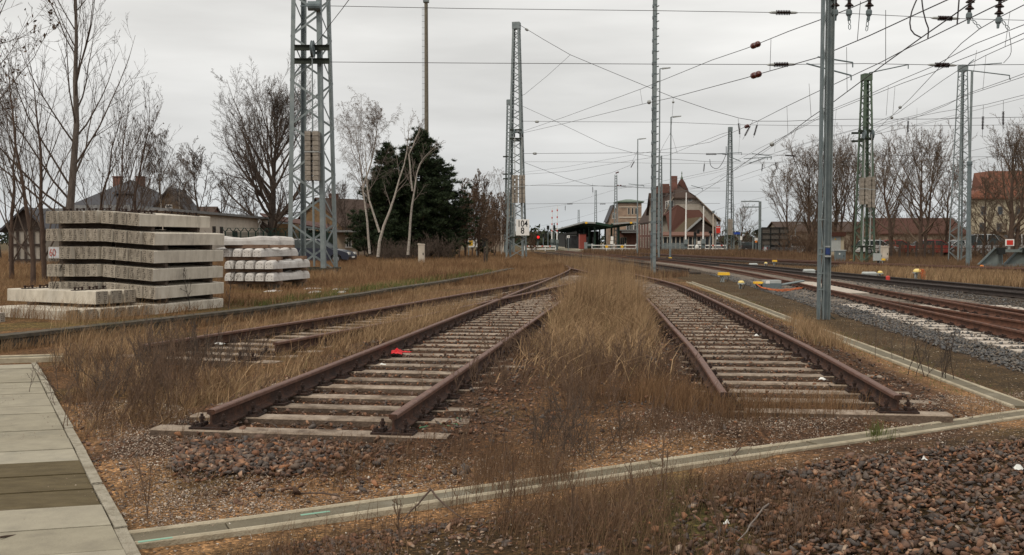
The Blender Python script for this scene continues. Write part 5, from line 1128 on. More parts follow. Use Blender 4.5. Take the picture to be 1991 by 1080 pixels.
# droppers and jumpers
k_ = 0
for (a, b_, D, lb) in (((1244.6,174),(1249,203),46,'dropper left of the batten-plated mast'), ((1499,77),(1497,138),27,'long dropper left of the steel post'), ((1573,163),(1577,228),31,'bowed dropper touching the steel post'), ((1530,207),(1532,262),36.5,'dropper midway between post and crossing mast'), ((1722,20),(1722,123),21.5,'tall dropper right of the hanging insulators'), ((1646,92),(1647,178),27,'dropper just right of the steel post'), ((1673,3),(1667,78),20,'leaning dropper under the top insulators'), ((1727,169),(1723,225),38,'left dropper of the two beside the green mast'), ((1740,170),(1736,222),38,'right dropper of the two beside the green mast'), ((1917,108),(1911,175),36,'dropper left of the curved arm'), ((1899,98),(1893,140),36,'dropper above the tubular mast arm'), ((1964,22),(1954,91),30,'dropper below the right hanging insulators'), ((1783,210),(1782,262),60,'faint dropper right of the green mast'), ((1626,212),(1621,266),46,'faint dropper close right of the steel post'), ((1508,270),(1506,296),60,'short dropper near the bead insulator'), ((1440,240),(1436,300),70,'dropper right of the crossing mast head')):
    wire('thin vertical ' + lb, [(a[0], a[1], D), ((a[0]+b_[0])/2, (a[1]+b_[1])/2, D), (b_[0], b_[1], D)], .007, mt='wire_thin' if D > 30 else 'wire', cat='dropper wire', name='dropper', group='droppers between the overhead wires')
def curve(label, pts, D, r=.014, cat='jumper cable'):
    P = smooth_path([R(x, y, D) for x, y in pts], .12); c = P[0]; mb = MB(); mb.tube([p for p in P], r, 6); o = single(mb, 'jumper_cable', 'wire', label, cat, 'jumper cables'); return o
curve('left bowed jumper cable hanging from the top edge', [(1784,-4),(1773,22),(1769,45),(1771,58),(1778,67),(1792,74)], 20)
curve('right bowed jumper cable hanging from the top edge', [(1792,-4),(1795,22),(1800,42),(1805,55),(1805,65),(1804,75)], 20)
curve('straight jumper cable dropping to the messenger wire', [(1865,-4),(1863,22),(1861,47)], 19)
curve('looped jumper cable beside the crossing mast', [(1380,310),(1382,322),(1390,328),(1398,326),(1406,314),(1412,300)], 100, .03)
curve('short hanging jumper over the crossing', [(1378,432),(1379,445),(1377,452)], 100, .02) if False else None
curve('small slack cable below the hanging insulators at the right edge', [(1962,62),(1966,92),(1964,108),(1951,123)], 40, .012)
# hanging insulators at the top edge
def hanging(label, top, mid, end, D, n=7):
    a, b_, c = R(*top, D), R(*mid, D), R(*end, D); t = thing('hanging_insulator', label, 'insulator', a, 0, 'hanging insulators at the top edge')
    d_ = (b_-a).normalized(); mb = MB(); L0 = (b_-a).length; prof = []; k = 0; z = 0
    while z < L0*.82: prof += [(.035, z), (.085, z+.05), (.09, z+.062), (.035, z+.08)]; z += .135
    mb.lathe(a, prof + [(.035, z)], 14, d_); mb.build('porcelain', 'insulator', t)
    mb = MB(); mb.lathe(a + d_*z, [(.045,0),(.06,.03),(.06,.1),(.03,.14),(.025,.22)], 10, d_); mb.build('fitting', 'galv_dark', t)
    e = b_; dd = (c-b_); nn = max(2, int(dd.length/.09)); mb = MB()
    for i in range(nn):
        p = b_ + dd*(i+.5)/nn; u = dd.normalized(); s_ = u.cross(Vector((0,1,0) if i % 2 else (.7,.7,0))).normalized()*.022; q = u*.055
        mb.tube([p-q, p-q*.6+s_, p+q*.6+s_, p+q, p+q*.6-s_, p-q*.6-s_, p-q], .008, 5)
    mb.build('chain', 'galv_dark', t)
hanging('ribbed insulator hanging right beside the steel post at the top edge', (1624,-20), (1624,14), (1618,27), 20)
hanging('second ribbed insulator from the steel post, its chain hanging straight', (1652,-20), (1651,16), (1652,58), 20)
hanging('third ribbed insulator from the steel post, its chain slightly slanting', (1692,-20), (1690,16), (1685,60), 20)
hanging('ribbed insulator with a chain slanting right, left one of the right pair', (1888,-14), (1884,32), (1907,56), 20)
hanging('ribbed insulator with a chain slanting right, nearest the frame edge', (1946,-18), (1942,32), (1962,58), 20)
for i, (p, q, D) in enumerate((((1435,230),(1439,268),72), ((1464,235),(1444,272),72), ((1474,236),(1465,268),72), ((1483,315),(1481,335),106), ((1506,311),(1512,334),106), ((1766,228),(1765,262),72), ((1912,205),(1910,268),60), ((1951,196),(1950,258),60), ((1569,318),(1571,332),106), ((1370,315),(1368,336),106), ((1152,357),(1153,380),150), ((1099,396),(1099,412),180))):
    wire('short ' + ['leftmost hanger of the three under the sagging rope', 'middle leaning hanger of the three under the sagging rope', 'right hanger of the three under the sagging rope', 'hanger left of the bare trees', 'slanting hanger at the edge of the bare trees', 'hanger before the trees right of the green mast', 'hanger right of the tubular mast', 'hanger nearest the right frame edge', 'hanger inside the bare trees by the post', 'hanger left of the crossing mast', 'hanger over the platform roof', 'hanger over the platform end'][i] + ' with a dark insulator', [(p[0], p[1], D), ((p[0]+q[0])/2, (p[1]+q[1])/2, D), (q[0], q[1], D)], .012, name='hanger', cat='wire hanger', group='insulated hangers', parts=(('long', p[0]*.45+q[0]*.55, p[1]*.45+q[1]*.55, D),))
# bracket arms reaching out from the masts' span wires
for i, (p0, p1, D) in enumerate((((1568,124),(1655,147),24), ((1590,111),(1658,122),24.5), ((1690,142),(1766,126),71), ((1380,300),(1442,297),120), ((1446,309),(1499,306),110), ((1462,299),(1500,304),110), ((1456,318),(1492,306),106), ((1344,361),(1366,367),140), ((1222,358),(1252,361),140))):
    mb = MB(); a, b_ = R(*p0, D), R(*p1, D); mb.tube([a, b_], .019 if D < 30 else .04, 8); mb.tube([b_, b_-Vector((0,0,.12 if D < 30 else .3))], .016 if D < 30 else .035, 6)
    single(mb, 'steady_arm', 'galv_dark', ['lower grey steady arm crossing behind the steel post', 'upper short steady arm crossing behind the steel post', 'steady arm reaching right from the green mast head', 'steady arm beside the crossing mast', 'flat steady arm left of the bare trees', 'upper steady arm by the bare trees', 'rising steady arm by the bare trees', 'small steady arm over the station roof', 'small steady arm above the brick tower'][i], 'steady arm', 'steady arms of the catenary')
# ================================================================ buildings
mat('roof_slate', [(.3,(.035,.036,.042)),(.7,(.085,.085,.095))], 30, rough=.8, bump=.6, bscale=8, stretch=(1,1,6))
mat('roof_brown', [(.3,(.032,.021,.016)),(.7,(.078,.048,.036))], 18, rough=.9, bump=.6, bscale=8, stretch=(1,1,6))
mat('roof_red', [(.3,(.04,.016,.011)),(.7,(.095,.036,.024))], 14, rough=.9, bump=.6, bscale=8, stretch=(1,1,7))
mat('roof_orange', [(.3,(0.0975,0.0338,0.0188)),(.7,(0.1950,0.0713,0.0390))], 14, rough=.9, bump=.6, bscale=8, stretch=(1,1,6))
mat('roof_moss', [(.3,(.05,.034,.018)),(.7,(.10,.07,.036))], 12, rough=.9, stretch=(1,1,5))
mat('roof_green', [(.3,(.085,.12,.09)),(.7,(.14,.18,.14))], 4, rough=.7)
mat('roof_felt', [(.3,(.12,.12,.12)),(.7,(.24,.235,.23))], 5, rough=.9)
mat('plaster_ochre', [(.3,(0.1200,0.0750,0.0375)),(.7,(0.1950,0.1275,0.0675))], 3, rough=.95)
mat('plaster_cream', [(.3,(.36,.31,.22)),(.7,(.48,.42,.31))], 3, rough=.95)
mat('plaster_pink', [(.3,(.46,.40,.33)),(.7,(.60,.53,.45))], 2, rough=.95)
mat('plaster_grey', [(.3,(.27,.24,.20)),(.7,(.40,.36,.31))], 2, rough=.95)
mat('plaster_beige', [(.3,(.2,.16,.12)),(.7,(.32,.26,.2))], 3, rough=.95)
mat('trim_white', [(0,(.62,.61,.58))], rough=.7); mat('timber', [(.3,(.03,.022,.018)),(.7,(.07,.05,.04))], 8, rough=.9)
mat('glass_dark', [(.3,(.015,.018,.02)),(.7,(.04,.045,.05))], 2, rough=.12, spec=.6)
def brick(name, a, b_, mortar, sc=1.0):
    m = bpy.data.materials.new(name); m.use_nodes = True; nt = m.node_tree; L = nt.links.new; bs = nt.nodes['Principled BSDF']; bs.inputs['Roughness'].default_value = .95
    tc = N(nt, 'ShaderNodeTexCoord'); sp = N(nt, 'ShaderNodeSeparateXYZ'); cb = N(nt, 'ShaderNodeCombineXYZ'); ad = N(nt, 'ShaderNodeMath', operation='ADD')
    L(tc.outputs['Object'], sp.inputs[0]); L(sp.outputs[0], ad.inputs[0]); L(sp.outputs[1], ad.inputs[1]); L(ad.outputs[0], cb.inputs[0]); L(sp.outputs[2], cb.inputs[1])
    br = N(nt, 'ShaderNodeTexBrick'); br.inputs['Scale'].default_value = 3.5*sc; br.inputs['Color1'].default_value = (*a, 1); br.inputs['Color2'].default_value = (*b_, 1); br.inputs['Mortar'].default_value = (*mortar, 1); br.inputs['Mortar Size'].default_value = .02
    L(cb.outputs[0], br.inputs['Vector']); nz = N(nt, 'ShaderNodeTexNoise'); nz.inputs['Scale'].default_value = .9; nz.inputs['Detail'].default_value = 6; L(tc.outputs['Object'], nz.inputs[0])
    mr = N(nt, 'ShaderNodeMapRange'); mr.inputs['From Min'].default_value = .3; mr.inputs['From Max'].default_value = .7; mr.inputs['To Min'].default_value = .7; mr.inputs['To Max'].default_value = 1.25; L(nz.outputs[0], mr.inputs[0])
    mx = N(nt, 'ShaderNodeMixRGB', blend_type='MULTIPLY'); mx.inputs[0].default_value = 1; L(br.outputs[0], mx.inputs[1]); L(mr.outputs[0], mx.inputs[2]); L(mx.outputs[0], bs.inputs[0]); MATS[name] = m
brick('brick_pale', (.27,.18,.125), (.33,.23,.165), (.24,.2,.16)); brick('brick_red', (.13,.05,.038), (.18,.07,.05), (.14,.11,.09))
def frame_M(o, ang): return Matrix.Translation(o) @ Matrix.Rotation(ang, 4, 'Z')
def window(t, M, x, z, w_, h, frame='trim_white', bars=True, proud=.03, arched=False):
    """in the plane local y=0 of M, facing -y"""
    f = MB(); fw = .09
    f.box((x, -proud/2, z+h/2), (w_, proud, fw), 0, M); f.box((x, -proud/2, z-h/2), (w_+.1, proud*1.6, fw), 0, M)
    for s in (-1, 1): f.box((x+s*(w_/2-fw/2), -proud/2, z), (fw, proud*.98, h-fw*1.02), 0, M)
    if bars: f.box((x, -proud/2, z), (.06, proud*.9, h-fw), 0, M); f.box((x, -proud/2, z+h*.18), (w_-fw*2.02, proud*.8, .05), 0, M)
    fo = f.build('window', frame, t)
    g = MB(); g.box((x, -.008, z), (w_-fw, .012, h-fw), 0, M)
    if arched: g.lathe(M @ Vector((x, -.003, z+h/2)), [(w_/2-.02, 0), (w_/2-.02, .02)], 16, M.to_3x3() @ Vector((0,-1,0)))
    g.build('pane', 'glass_dark', fo)
def gable_house(name, label, o, ang, w_, d, eave, ridge, wall, roof, over=.4, hip=0.0, cat='house', z0=0.0, ridge_x=0.0):
    """footprint w_ (local x) by d (local y, away); ridge along local y; hip: how far the ridge ends draw in"""
    t = thing(name, label, cat, o, ang); M = frame_M(o, ang); P = lambda x, y, z: M @ Vector((x, y, z))
    a = w_/2; mb = MB()
    if hip > 0: mb.prism([P(-a,0,z0), P(a,0,z0), P(a,0,eave), P(-a,0,eave)], P(0,d,0)-P(0,0,0))
    else: mb.prism([P(-a,0,z0), P(a,0,z0), P(a,0,eave), P(ridge_x,0,ridge-.1), P(-a,0,eave)], P(0,d,0)-P(0,0,0))
    recalc(mb.build('wall', wall, t)); mb = MB(); s = (ridge-eave)/a; lo = eave-over*s*.9; e = over; R1_, R2_ = P(ridge_x, -e+hip, ridge), P(ridge_x, d+e-hip, ridge)
    A, B, C, D_ = P(-a-e,-e,lo), P(a+e,-e,lo), P(a+e,d+e,lo), P(-a-e,d+e,lo); up = Vector((0,0,.14))
    mb.prism([A, R1_, R2_, D_], up); mb.prism([B, C, R2_, R1_], up)
    if hip > 0: mb.prism([A, B, R1_], up); mb.prism([D_, R2_, C], up)
    r_ = mb.build('roof', roof, t); recalc(r_); return t, M, r_
def chimney(t, roof, M, x, y, z0, z1, w_=.6, m_='brick_red'):
    mb = MB(); mb.box((x, y, (z0+z1)/2), (w_, w_, z1-z0), 0, M); mb.box((x, y, z1+.04), (w_+.14, w_+.14, .1), 0, M); mb.build('chimney', m_, roof)
# left: dark slate villa
D = 100; o = R(228, 470, D+2); o.z = .2; k = pxm(D)
t, M, rf = gable_house('villa', 'ochre villa under a big dark slate hipped roof behind the tall sleeper stack', o, 0, 190*k, 8.5, R(0,402,D).z-.2, R(0,346,D).z-.2, 'plaster_ochre', 'roof_slate', .5, hip=4.2)
M = frame_M(o, 0)
for x in (-1.6, .9): chimney(t, rf, M, x*1.0, 4.3, 7.2, R(0,337,D).z-.2, .75)
for x in (-3.6,-.8,.9,3.0): window(t, M, x, 3.9, .8, 1.1)
mb = MB(); mb.prism([M @ Vector((4.2,-1.6,0)), M @ Vector((7.8,-1.6,0)), M @ Vector((7.8,-1.6,4.2)), M @ Vector((6.0,-1.6,6.6)), M @ Vector((4.2,-1.6,4.2))], (0,3,0)); recalc(mb.build('gable_wing', 'plaster_ochre', t))
mb = MB()
for s in (-1,1): mb.prism([M @ Vector((6.0,-1.9,6.8)), M @ Vector((6.0+s*2.2,-1.9,4.0)), M @ Vector((6.0+s*2.2,3,4.0)), M @ Vector((6.0,3,6.8))], (0,0,.14))
recalc(mb.build('gable_roof', 'roof_slate', t)); window(t, M @ Matrix.Translation((0,-1.6,0)), 6.0, 4.7, .7, .9)
mb = MB(); mb.prism([M @ Vector((-.9,1.0,R(0,376,D).z-.1)), M @ Vector((1.3,1.0,R(0,376,D).z-.1)), M @ Vector((1.0,1.0,R(0,371,D).z-.1)), M @ Vector((-.6,1.0,R(0,371,D).z-.1))], (0,2.0,.3)); recalc(mb.build('dormer', 'roof_slate', rf))
# half-timbered shed
D = 58; o = R(50, 470, D); o.z = .2; t, M, rf = gable_house('timbered_shed', 'small half-timbered shed with dark gable left of the tall sleeper stack', o, math.radians(12), 62*pxm(D), 5, R(0,440,D).z-.2, R(0,407,D).z-.2, 'plaster_grey', 'roof_slate', .4, cat='shed')
mb = MB(); hw = 31*pxm(D)
for z in (.3, 1.2, 2.1): mb.box((0,-.04,z), (hw*2,.06,.14), 0, M)
for i in range(5): mb.box((-hw+.1+i*(hw*2-.2)/4,-.04,1.2), (.14,.055,2.3), 0, M)
mb.prism([M @ Vector((-hw,-.06,2.2)), M @ Vector((hw,-.06,2.2)), M @ Vector((0,-.06,3.4))], M.to_3x3() @ Vector((0,.04,0))); mb.build('timber_frame', 'timber', t)
# low workshop, receding to the right
a = R(322, 470, 64); b_ = R(521, 470, 88); a.z = b_.z = 0; u = (b_-a).normalized(); ln = (b_-a).length; ang = math.atan2(u.y, u.x); t = thing('workshop', 'long low pale workshop with flat roof behind the white sleepers', 'building', (a.x, a.y, 0), ang); M = frame_M(a, ang); zt = 3.58
mb = MB(); mb.box((ln/2, 4, zt/2), (ln, 8, zt), 0, M); mb.build('wall', 'plaster_pink', t); mb = MB(); mb.box((ln/2, 4, zt+.09), (ln+.9, 8.8, .18), 0, M); mb.box((ln/2-2, 4.5, zt+.3), (ln*.8, 4, .25), 0, M); rfo = mb.build('roof', 'roof_felt', t)
for x, z, w_, h in ((9.5,2.2,.7,1.0),(11.2,2.2,.7,1.0),(14.5,1.8,1.2,1.2)): window(t, M, x, z, w_, h, 'timber')
mb = MB(); mb.tube([M @ Vector(p) for p in ((20.8,-.15,1.6),(20.8,-.15,3.0),(20.9,-.3,3.3),(20.3,-.3,3.5),(20.0,-.3,3.2))], .06, 6); mb.build('vent_pipe', 'trim_white', t)
mb = MB(); mb.tube([M @ Vector((3.6,-.1,0)), M @ Vector((3.6,-.1,zt))], .05, 6); mb.build('downpipe', 'galv_dark', t)
# open shed with long brown roof
c0, c1, c2, c3_ = R(519,428.5,88), R(664,452,100), R(640,439,116), R(505,417,106); t = thing('open_shed', 'open storage shed under a long brown corrugated roof beside the workshop', 'shed', (c0.x, c0.y, 0))
mb = MB(); mb.prism([c0, c1, c2, c3_], (0,0,.16)); recalc(mb.build('roof', 'roof_red', t)); mb = MB(); mb.beam(c0-Vector((0,0,.05)), c1-Vector((0,0,.05)), .12, .2); mb.build('gutter', 'galv', t)
mb = MB(); e0, e1 = Vector((c0.x+.4, c0.y+5, 0)), Vector((c1.x, c1.y+5, 0)); mb.prism([e0, e1, e1+Vector((0,0,2.3)), e0+Vector((0,0,3.0))], (0,.2,0)); recalc(mb.build('rear_wall', 'timber', t))
for i in range(5):
    p = c0.lerp(c1, i/4); mb = MB(); mb.beam((p.x, p.y+.3, 0), (p.x, p.y+.3, p.z), .16); mb.build('post', 'timber', t)
mb = MB(); p = R(524, 440, 88); mb.box((p.x+.9, p.y+1.2, 1.6), (2.6, 1.8, 3.2)); mb.build('end_wall', 'plaster_ochre', t)
# small annex with window
D = 86; o = R(684, 470, D); o.z = .1; t = thing('flat_annex', 'small beige flat-roofed annex with a barred window before the birches', 'building', o); M = frame_M(o, 0); zt = R(0,452,D).z-.1
mb = MB(); mb.box((0,2,zt/2), (66*pxm(D),4,zt), 0, M); mb.build('wall', 'plaster_beige', t); mb = MB(); mb.box((.3,1.6,zt+.08), (80*pxm(D),5.6,.16), 0, M); mb.build('roof', 'roof_felt', t)
window(t, M, (678-684)*pxm(D), R(0,472,D).z-.1, 12*pxm(D), 18*pxm(D))
for q in (700, 712):
    mb = MB(); mb.box(((q-684)*pxm(D), -1.0, zt/2), (.12,.12,zt), 0, M); mb.build('post', 'timber', t)
# brown gabled farmhouse behind
D = 125; o = R(618, 470, D); o.z = .1; t, M, rf = gable_house('farmhouse', 'brown brick farmhouse with steep tiled gables behind the lattice mast foot', o, math.radians(-38), 9.0, 11, R(0,440,D).z, R(0,388,D).z, 'plaster_ochre', 'roof_brown', .4)
chimney(t, rf, M, -.3, 3, 5.6, R(0,378,D).z, .9); chimney(t, rf, M, .6, 9, 5.6, R(0,380,D).z, 1.1, 'plaster_ochre')
window(t, M, -1.5, 2.9, .9, 1.1); window(t, M, 1.5, 2.9, .9, 1.1)
D = 135; o = R(690, 470, D); o.z = .1; gable_house('barn', 'low barn with a dull red roof between mast foot and birches', o, math.radians(60), 7, 12, R(0,449,D).z, R(0,427,D).z, 'plaster_beige', 'roof_red', .3, cat='barn')
D = 150; o = R(420, 470, D); o.z = .1; gable_house('row_house', 'distant row house roof peeping over the workshop', o, math.radians(90), 8, 16, R(0,430,D).z, R(0,405,D).z, 'brick_red', 'roof_brown', .3)
# green security fence
mat('fence_green', [(0,(.008,.035,.024))], rough=.6)
t = thing('mesh_fence', 'dark green mesh fence with forked post tops behind the white stack', 'fence', R(520, 480, 78)); pa, pb = R(438, 480, 74), R(650, 480, 80); pa.z = pb.z = .1; zt = R(0,452,76).z; n = 15
for i in range(n+1):
    p = pa.lerp(pb, i/n); mb = MB(); mb.beam(p, (p.x,p.y,zt), .07); mb.beam((p.x,p.y,zt), (p.x-.22,p.y-.15,zt+.32), .05); mb.beam((p.x,p.y,zt), (p.x+.22,p.y+.15,zt+.32), .05); mb.build('post', 'fence_green', t)
mb = MB(); z = .2
while z < zt: mb.beam((pa.x,pa.y-.02,z), (pb.x,pb.y-.02,z), .022); z += .12
x = 0
while x < 1: p = pa.lerp(pb, x); mb.beam((p.x,p.y-.04,.1), (p.x,p.y-.04,zt), .028); x += .009
mb.build('mesh_panel', 'fence_green', t); mb = MB()
for s, h in ((-.2,.3),(.2,.3),(0,.1)): mb.beam((pa.x+s,pa.y,zt+h), (pb.x+s,pb.y,zt+h), .02)
mb.build('barbed_wire', 'fence_green', t)

# ================================================================ station
D = 175; kx = pxm(D); X = lambda px, D_=D: (px-995.5)/F*D_; Z = lambda py, D_=D: 1.6+(470-py)/F*D_
t = thing('station_building', 'old station house with steep tiled half-hipped roof, brick side and red spire', 'building', (X(1290), D, 0)); x0, x1, xr_ = X(1286), X(1393), X(1322); ze, zr = Z(424), Z(357); dp = 30
mb = MB(); zh_ = Z(384); fr = (zr-zh_)/(zr-ze); hx0, hx1 = xr_-(xr_-x0)*fr, xr_+(x1-xr_)*fr
mb.prism([(x0,D,0),(x1,D,0),(x1,D,ze),(hx1,D,zh_),(hx0,D,zh_),(x0,D,ze)], (0,dp,0)); recalc(mb.build('wall', 'plaster_grey', t))
mb = MB(); mb.box((x0-.1, D+dp/2, ze/2-.4), (.25, dp-.2, ze-.8)); mb.build('brick_side', 'brick_red', t)
mb = MB(); up = Vector((0,0,.2)); e = .5; yy_ = D-.6; k0, k1 = Vector((xr_, D+4.5, zr)), Vector((xr_, D+dp, zr))
def onl(f, x_e): return Vector((xr_+(x_e-xr_)*f, yy_, zr-(zr-ze)*f))
fo = 1.1; Lh, Rh, Le, Re = onl(fr, x0), onl(fr, x1), onl(fo, x0), onl(fo, x1)
mb.prism([Le, Lh, k0, k1, Vector((Le.x, D+dp, Le.z))], up); mb.prism([Re, Vector((Re.x, D+dp, Re.z)), k1, k0, Rh], up); mb.prism([Lh+Vector((-.2,0,-.3)), Rh+Vector((.2,0,-.3)), k0], up); rf = mb.build('roof', 'roof_brown', t); recalc(rf)
mb = MB()
for pA, pB in ((Lh, Le), (Rh, Re)): mb.beam(pA+Vector((0,-.1,.05)), pB+Vector((0,-.1,.05)), .1, .14)
mb.build('bargeboard', 'plaster_beige', t)
# cross dormer on the left slope
mb = MB(); dx, dy = x0, D+11; mb.prism([(dx-.3,dy-3.2,ze-2.2),(dx-.3,dy+3.2,ze-2.2),(dx-.3,dy+3.2,ze+1.2),(dx-.3,dy,ze+4.6),(dx-.3,dy-3.2,ze+1.2)], (5,0,0)); recalc(mb.build('side_gable', 'plaster_grey', t))
mb = MB()
for s in (-1,1): mb.prism([(dx-.8,dy,ze+4.8),(dx-.8,dy+s*3.7,ze+.8),(dx+5.2,dy+s*3.7,ze+.8),(dx+5.2,dy,ze+4.8)], (0,0,.16))
recalc(mb.build('side_gable_roof', 'roof_brown', t))
for a_, y_, w_, h0, h1 in ((1315,3,1.05,350,341),(1304,7,1.5,360,354),(1296,10,1.2,364,357)):
    mb = MB(); mb.box((X(a_), D+y_, (Z(372)+Z(h1))/2), (w_, 1.0, Z(h1)-Z(372))); mb.build('chimney', 'brick_red', rf)
mb = MB(); c = Vector((X(1334), D+5, 0)); mb.lathe(c, [(1.55, Z(392)),(1.5, Z(380)),(1.2, Z(366)),(.6, Z(352)),(.12, Z(344))], 8); mb.build('spire', 'roof_red', t); mb = MB(); mb.lathe(c, [(.28, Z(345)),(.1, Z(340)),(.05,Z(336)),(.12,Z(335)),(.02,Z(330))], 8); mb.build('spire_tip', 'roof_green', t)
MF = frame_M(Vector((0, D, 0)), 0)
window(t, MF, X(1303), Z(399), 1.0, 1.5); window(t, MF, X(1296.5), Z(399), .6, 1.3); window(t, MF, X(1341), Z(389), .7, .5); 
for i in range(7):      # tall windows along the brick side
    Ms = Matrix.Translation((x0-.23, D+2.5+i*4.0, 0)) @ Matrix.Rotation(-math.pi/2, 4, 'Z'); window(t, Ms, 0, 4.0, 1.1, 2.0, 'plaster_pink'); window(t, Ms, 0, 1.4, 1.2, 1.9, 'plaster_pink')
# front wing with big red roof
D2_ = 167; XW = lambda px: X(px, D2_); ZW = lambda py: Z(py, D2_); mb = MB(); mb.prism([(XW(1302),D2_,0),(XW(1392),D2_,0),(XW(1392),D2_,ZW(456)),(XW(1302),D2_,ZW(456))], (0,7.9,0)); recalc(mb.build('front_wing', 'plaster_grey', t))
mb = MB(); pk = Vector((XW(1325), D2_+4, ZW(399))); r1_ = Vector((XW(1343), D2_+4, ZW(409))); r2_ = Vector((XW(1368), D2_+4, ZW(409))); el, er = Vector((XW(1300), D2_-.5, ZW(457))), Vector((XW(1397), D2_-.5, ZW(457))); wl_ = Vector((XW(1301), D2_+4, ZW(418))); rr = Vector((XW(1396), D2_+5, ZW(440)))
mb.prism([el, er, rr, r2_, r1_, pk, wl_], (0,.05,.16)); mb.prism([r2_, rr, Vector((rr.x, D2_+8, rr.z)), Vector((r2_.x, D2_+8, r2_.z))], (0,0,.16)); mb.prism([pk, wl_, wl_+Vector((0,4,0)), pk+Vector((0,4,0))], (0,0,.16)); mb.prism([pk, r1_, r1_+Vector((0,4,0)), pk+Vector((0,4,0))], (0,0,.16)); mb.prism([r1_, r2_, r2_+Vector((0,4,0)), r1_+Vector((0,4,0))], (0,0,.16)); recalc(mb.build('wing_roof', 'roof_red', t))
D3_ = 162; XG = lambda px: X(px, D3_); ZG = lambda py: Z(py, D3_); mb = MB(); mb.prism([(XG(1334),D3_,0),(XG(1386),D3_,0),(XG(1386),D3_,ZG(444)),(XG(1360),D3_,ZG(429)),(XG(1334),D3_,ZG(452))], (0,4.5,0)); recalc(mb.build('porch', 'timber', t))
mb = MB(); mb.prism([(XG(1362),D3_-.4,ZG(424)),(XG(1326),D3_-.4,ZG(456)),(XG(1315),D3_+5,ZG(456)),(XG(1345),D3_+5,ZG(426))], (0,0,.16)); mb.prism([(XG(1362),D3_-.4,ZG(424)),(XG(1345),D3_+5,ZG(426)),(XG(1380),D3_+5,ZG(432)),(XG(1390),D3_-.4,ZG(445))], (0,0,.16)); recalc(mb.build('porch_roof', 'roof_moss', t)); mb = MB(); mb.beam((XG(1362),D3_-.5,ZG(424.5)), (XG(1326),D3_-.5,ZG(456.5)), .1, .3); mb.build('porch_bargeboard', 'fitting', t)
# glazed verandah
D4_ = 156; XV = lambda px: X(px, D4_); ZV = lambda py: Z(py, D4_); mat('roof_pink', [(.3,(.10,.048,.032)),(.7,(.16,.078,.054))], 6, rough=.9)
mb = MB(); mb.prism([(XV(1282),D4_,ZV(460)),(XV(1392),D4_,ZV(460)),(XV(1390),D4_+5,ZV(453)),(XV(1286),D4_+5,ZV(453))], (0,0,.2)); recalc(mb.build('verandah_roof', 'roof_pink', t))
mb = MB(); mb.box(((XV(1288)+XV(1390))/2, D4_+.6, ZV(461)/2), (XV(1390)-XV(1288), .1, ZV(461))); mb.build('verandah_glazing', 'glass_dark', t)
for i in range(13):
    x = XV(1290)+i*(XV(1388)-XV(1290))/12; mb = MB(); mb.box((x, D4_+.4, ZV(461)/2), (.16, .16, ZV(461))); mb.build('verandah_post', 'plaster_grey', t)
mb = MB(); mb.lathe((XV(1281), D4_+.3, ZV(459)), [(.0,0),(.55,.02),(.55,1.2),(.0,1.22)], 14, (0,1,0)); mb.box((XV(1284), D4_+1, ZV(470)/2+.2), (.7,.7,2)); mb.build('verandah_end', 'timber', t)
# picket fence before it
t = thing('picket_fence', 'weathered grey picket fence in front of the station verandah', 'fence', (X(1310,148), 148, 0)); mb = MB(); x = X(1288,148)
while x < X(1330,148): mb.box((x,148,.7), (.11,.03,1.35+rnd.uniform(-.04,.04))); x += .155
mb.build('pickets', 'galv', t); mb = MB(); mb.box((X(1309,148),148.05,1.0), (X(1330,148)-X(1288,148),.05,.09)); mb.box((X(1309,148),148.05,.4), (X(1330,148)-X(1288,148),.05,.09)); mb.build('fence_rail', 'galv_dark', t)
# brick tower house
DT = 230; XT = lambda px: X(px, DT); ZT_ = lambda py: Z(py, DT); t = thing('brick_tower', 'pale brick tower house with flat green roof and three arched windows', 'building', (XT(1222), DT, 0)); xa, xb = XT(1203), XT(1247)
mb = MB(); mb.box(((xa+xb)/2, DT+3.5, ZT_(396)/2), (xb-xa, 7, ZT_(396))); mb.build('wall', 'brick_pale', t)
mb = MB(); mb.prism([(xa-.5,DT-.5,ZT_(394.5)),(xb+.5,DT-.5,ZT_(394.5)),(xb+.5,DT+7.5,ZT_(394.5)),(xa-.5,DT+7.5,ZT_(394.5))], (0,0,.2)); n0 = len(mb.v)
mb.prism([(xa-.6,DT-.6,ZT_(393)),(xb+.6,DT-.6,ZT_(393)),((xa+xb)/2+.6,DT+3.5,ZT_(388)),((xa+xb)/2-.6,DT+3.5,ZT_(388))], (0,.1,.12)); mb.prism([(xa-.6,DT-.6,ZT_(393)),((xa+xb)/2-.6,DT+3.5,ZT_(388)),((xa+xb)/2-.6,DT+3.6,ZT_(388)),(xa-.6,DT+7.6,ZT_(393))], (0,0,.12)); recalc(mb.build('roof', 'roof_green', t))
MT = frame_M(Vector((0, DT, 0)), 0)
for px in (1222.3, 1229.5, 1236): window(t, MT, XT(px), ZT_(411), .55, 1.5, 'plaster_pink', False, .05, True)
for py, h in ((423, .25), (403, .18)): mb = MB(); mb.box(((xa+xb)/2, DT-.06, ZT_(py)), (xb-xa+.1, .14, h)); mb.build('cornice', 'plaster_pink', t)
for px in (1221, 1228, 1234): window(t, MT, XT(px), ZT_(441), .9, 2.0)
D_ = 245; o = Vector((X(1193, D_), D_, 0)); t, M, rf = gable_house('annex_house', 'narrow gabled brick house with blue-grey roof left of the brick tower', o, math.radians(0), 20*pxm(D_), 9, Z(425, D_), Z(399, D_), 'brick_pale', 'roof_slate', .4); window(t, M, 0, Z(420, D_), .8, 1.4)
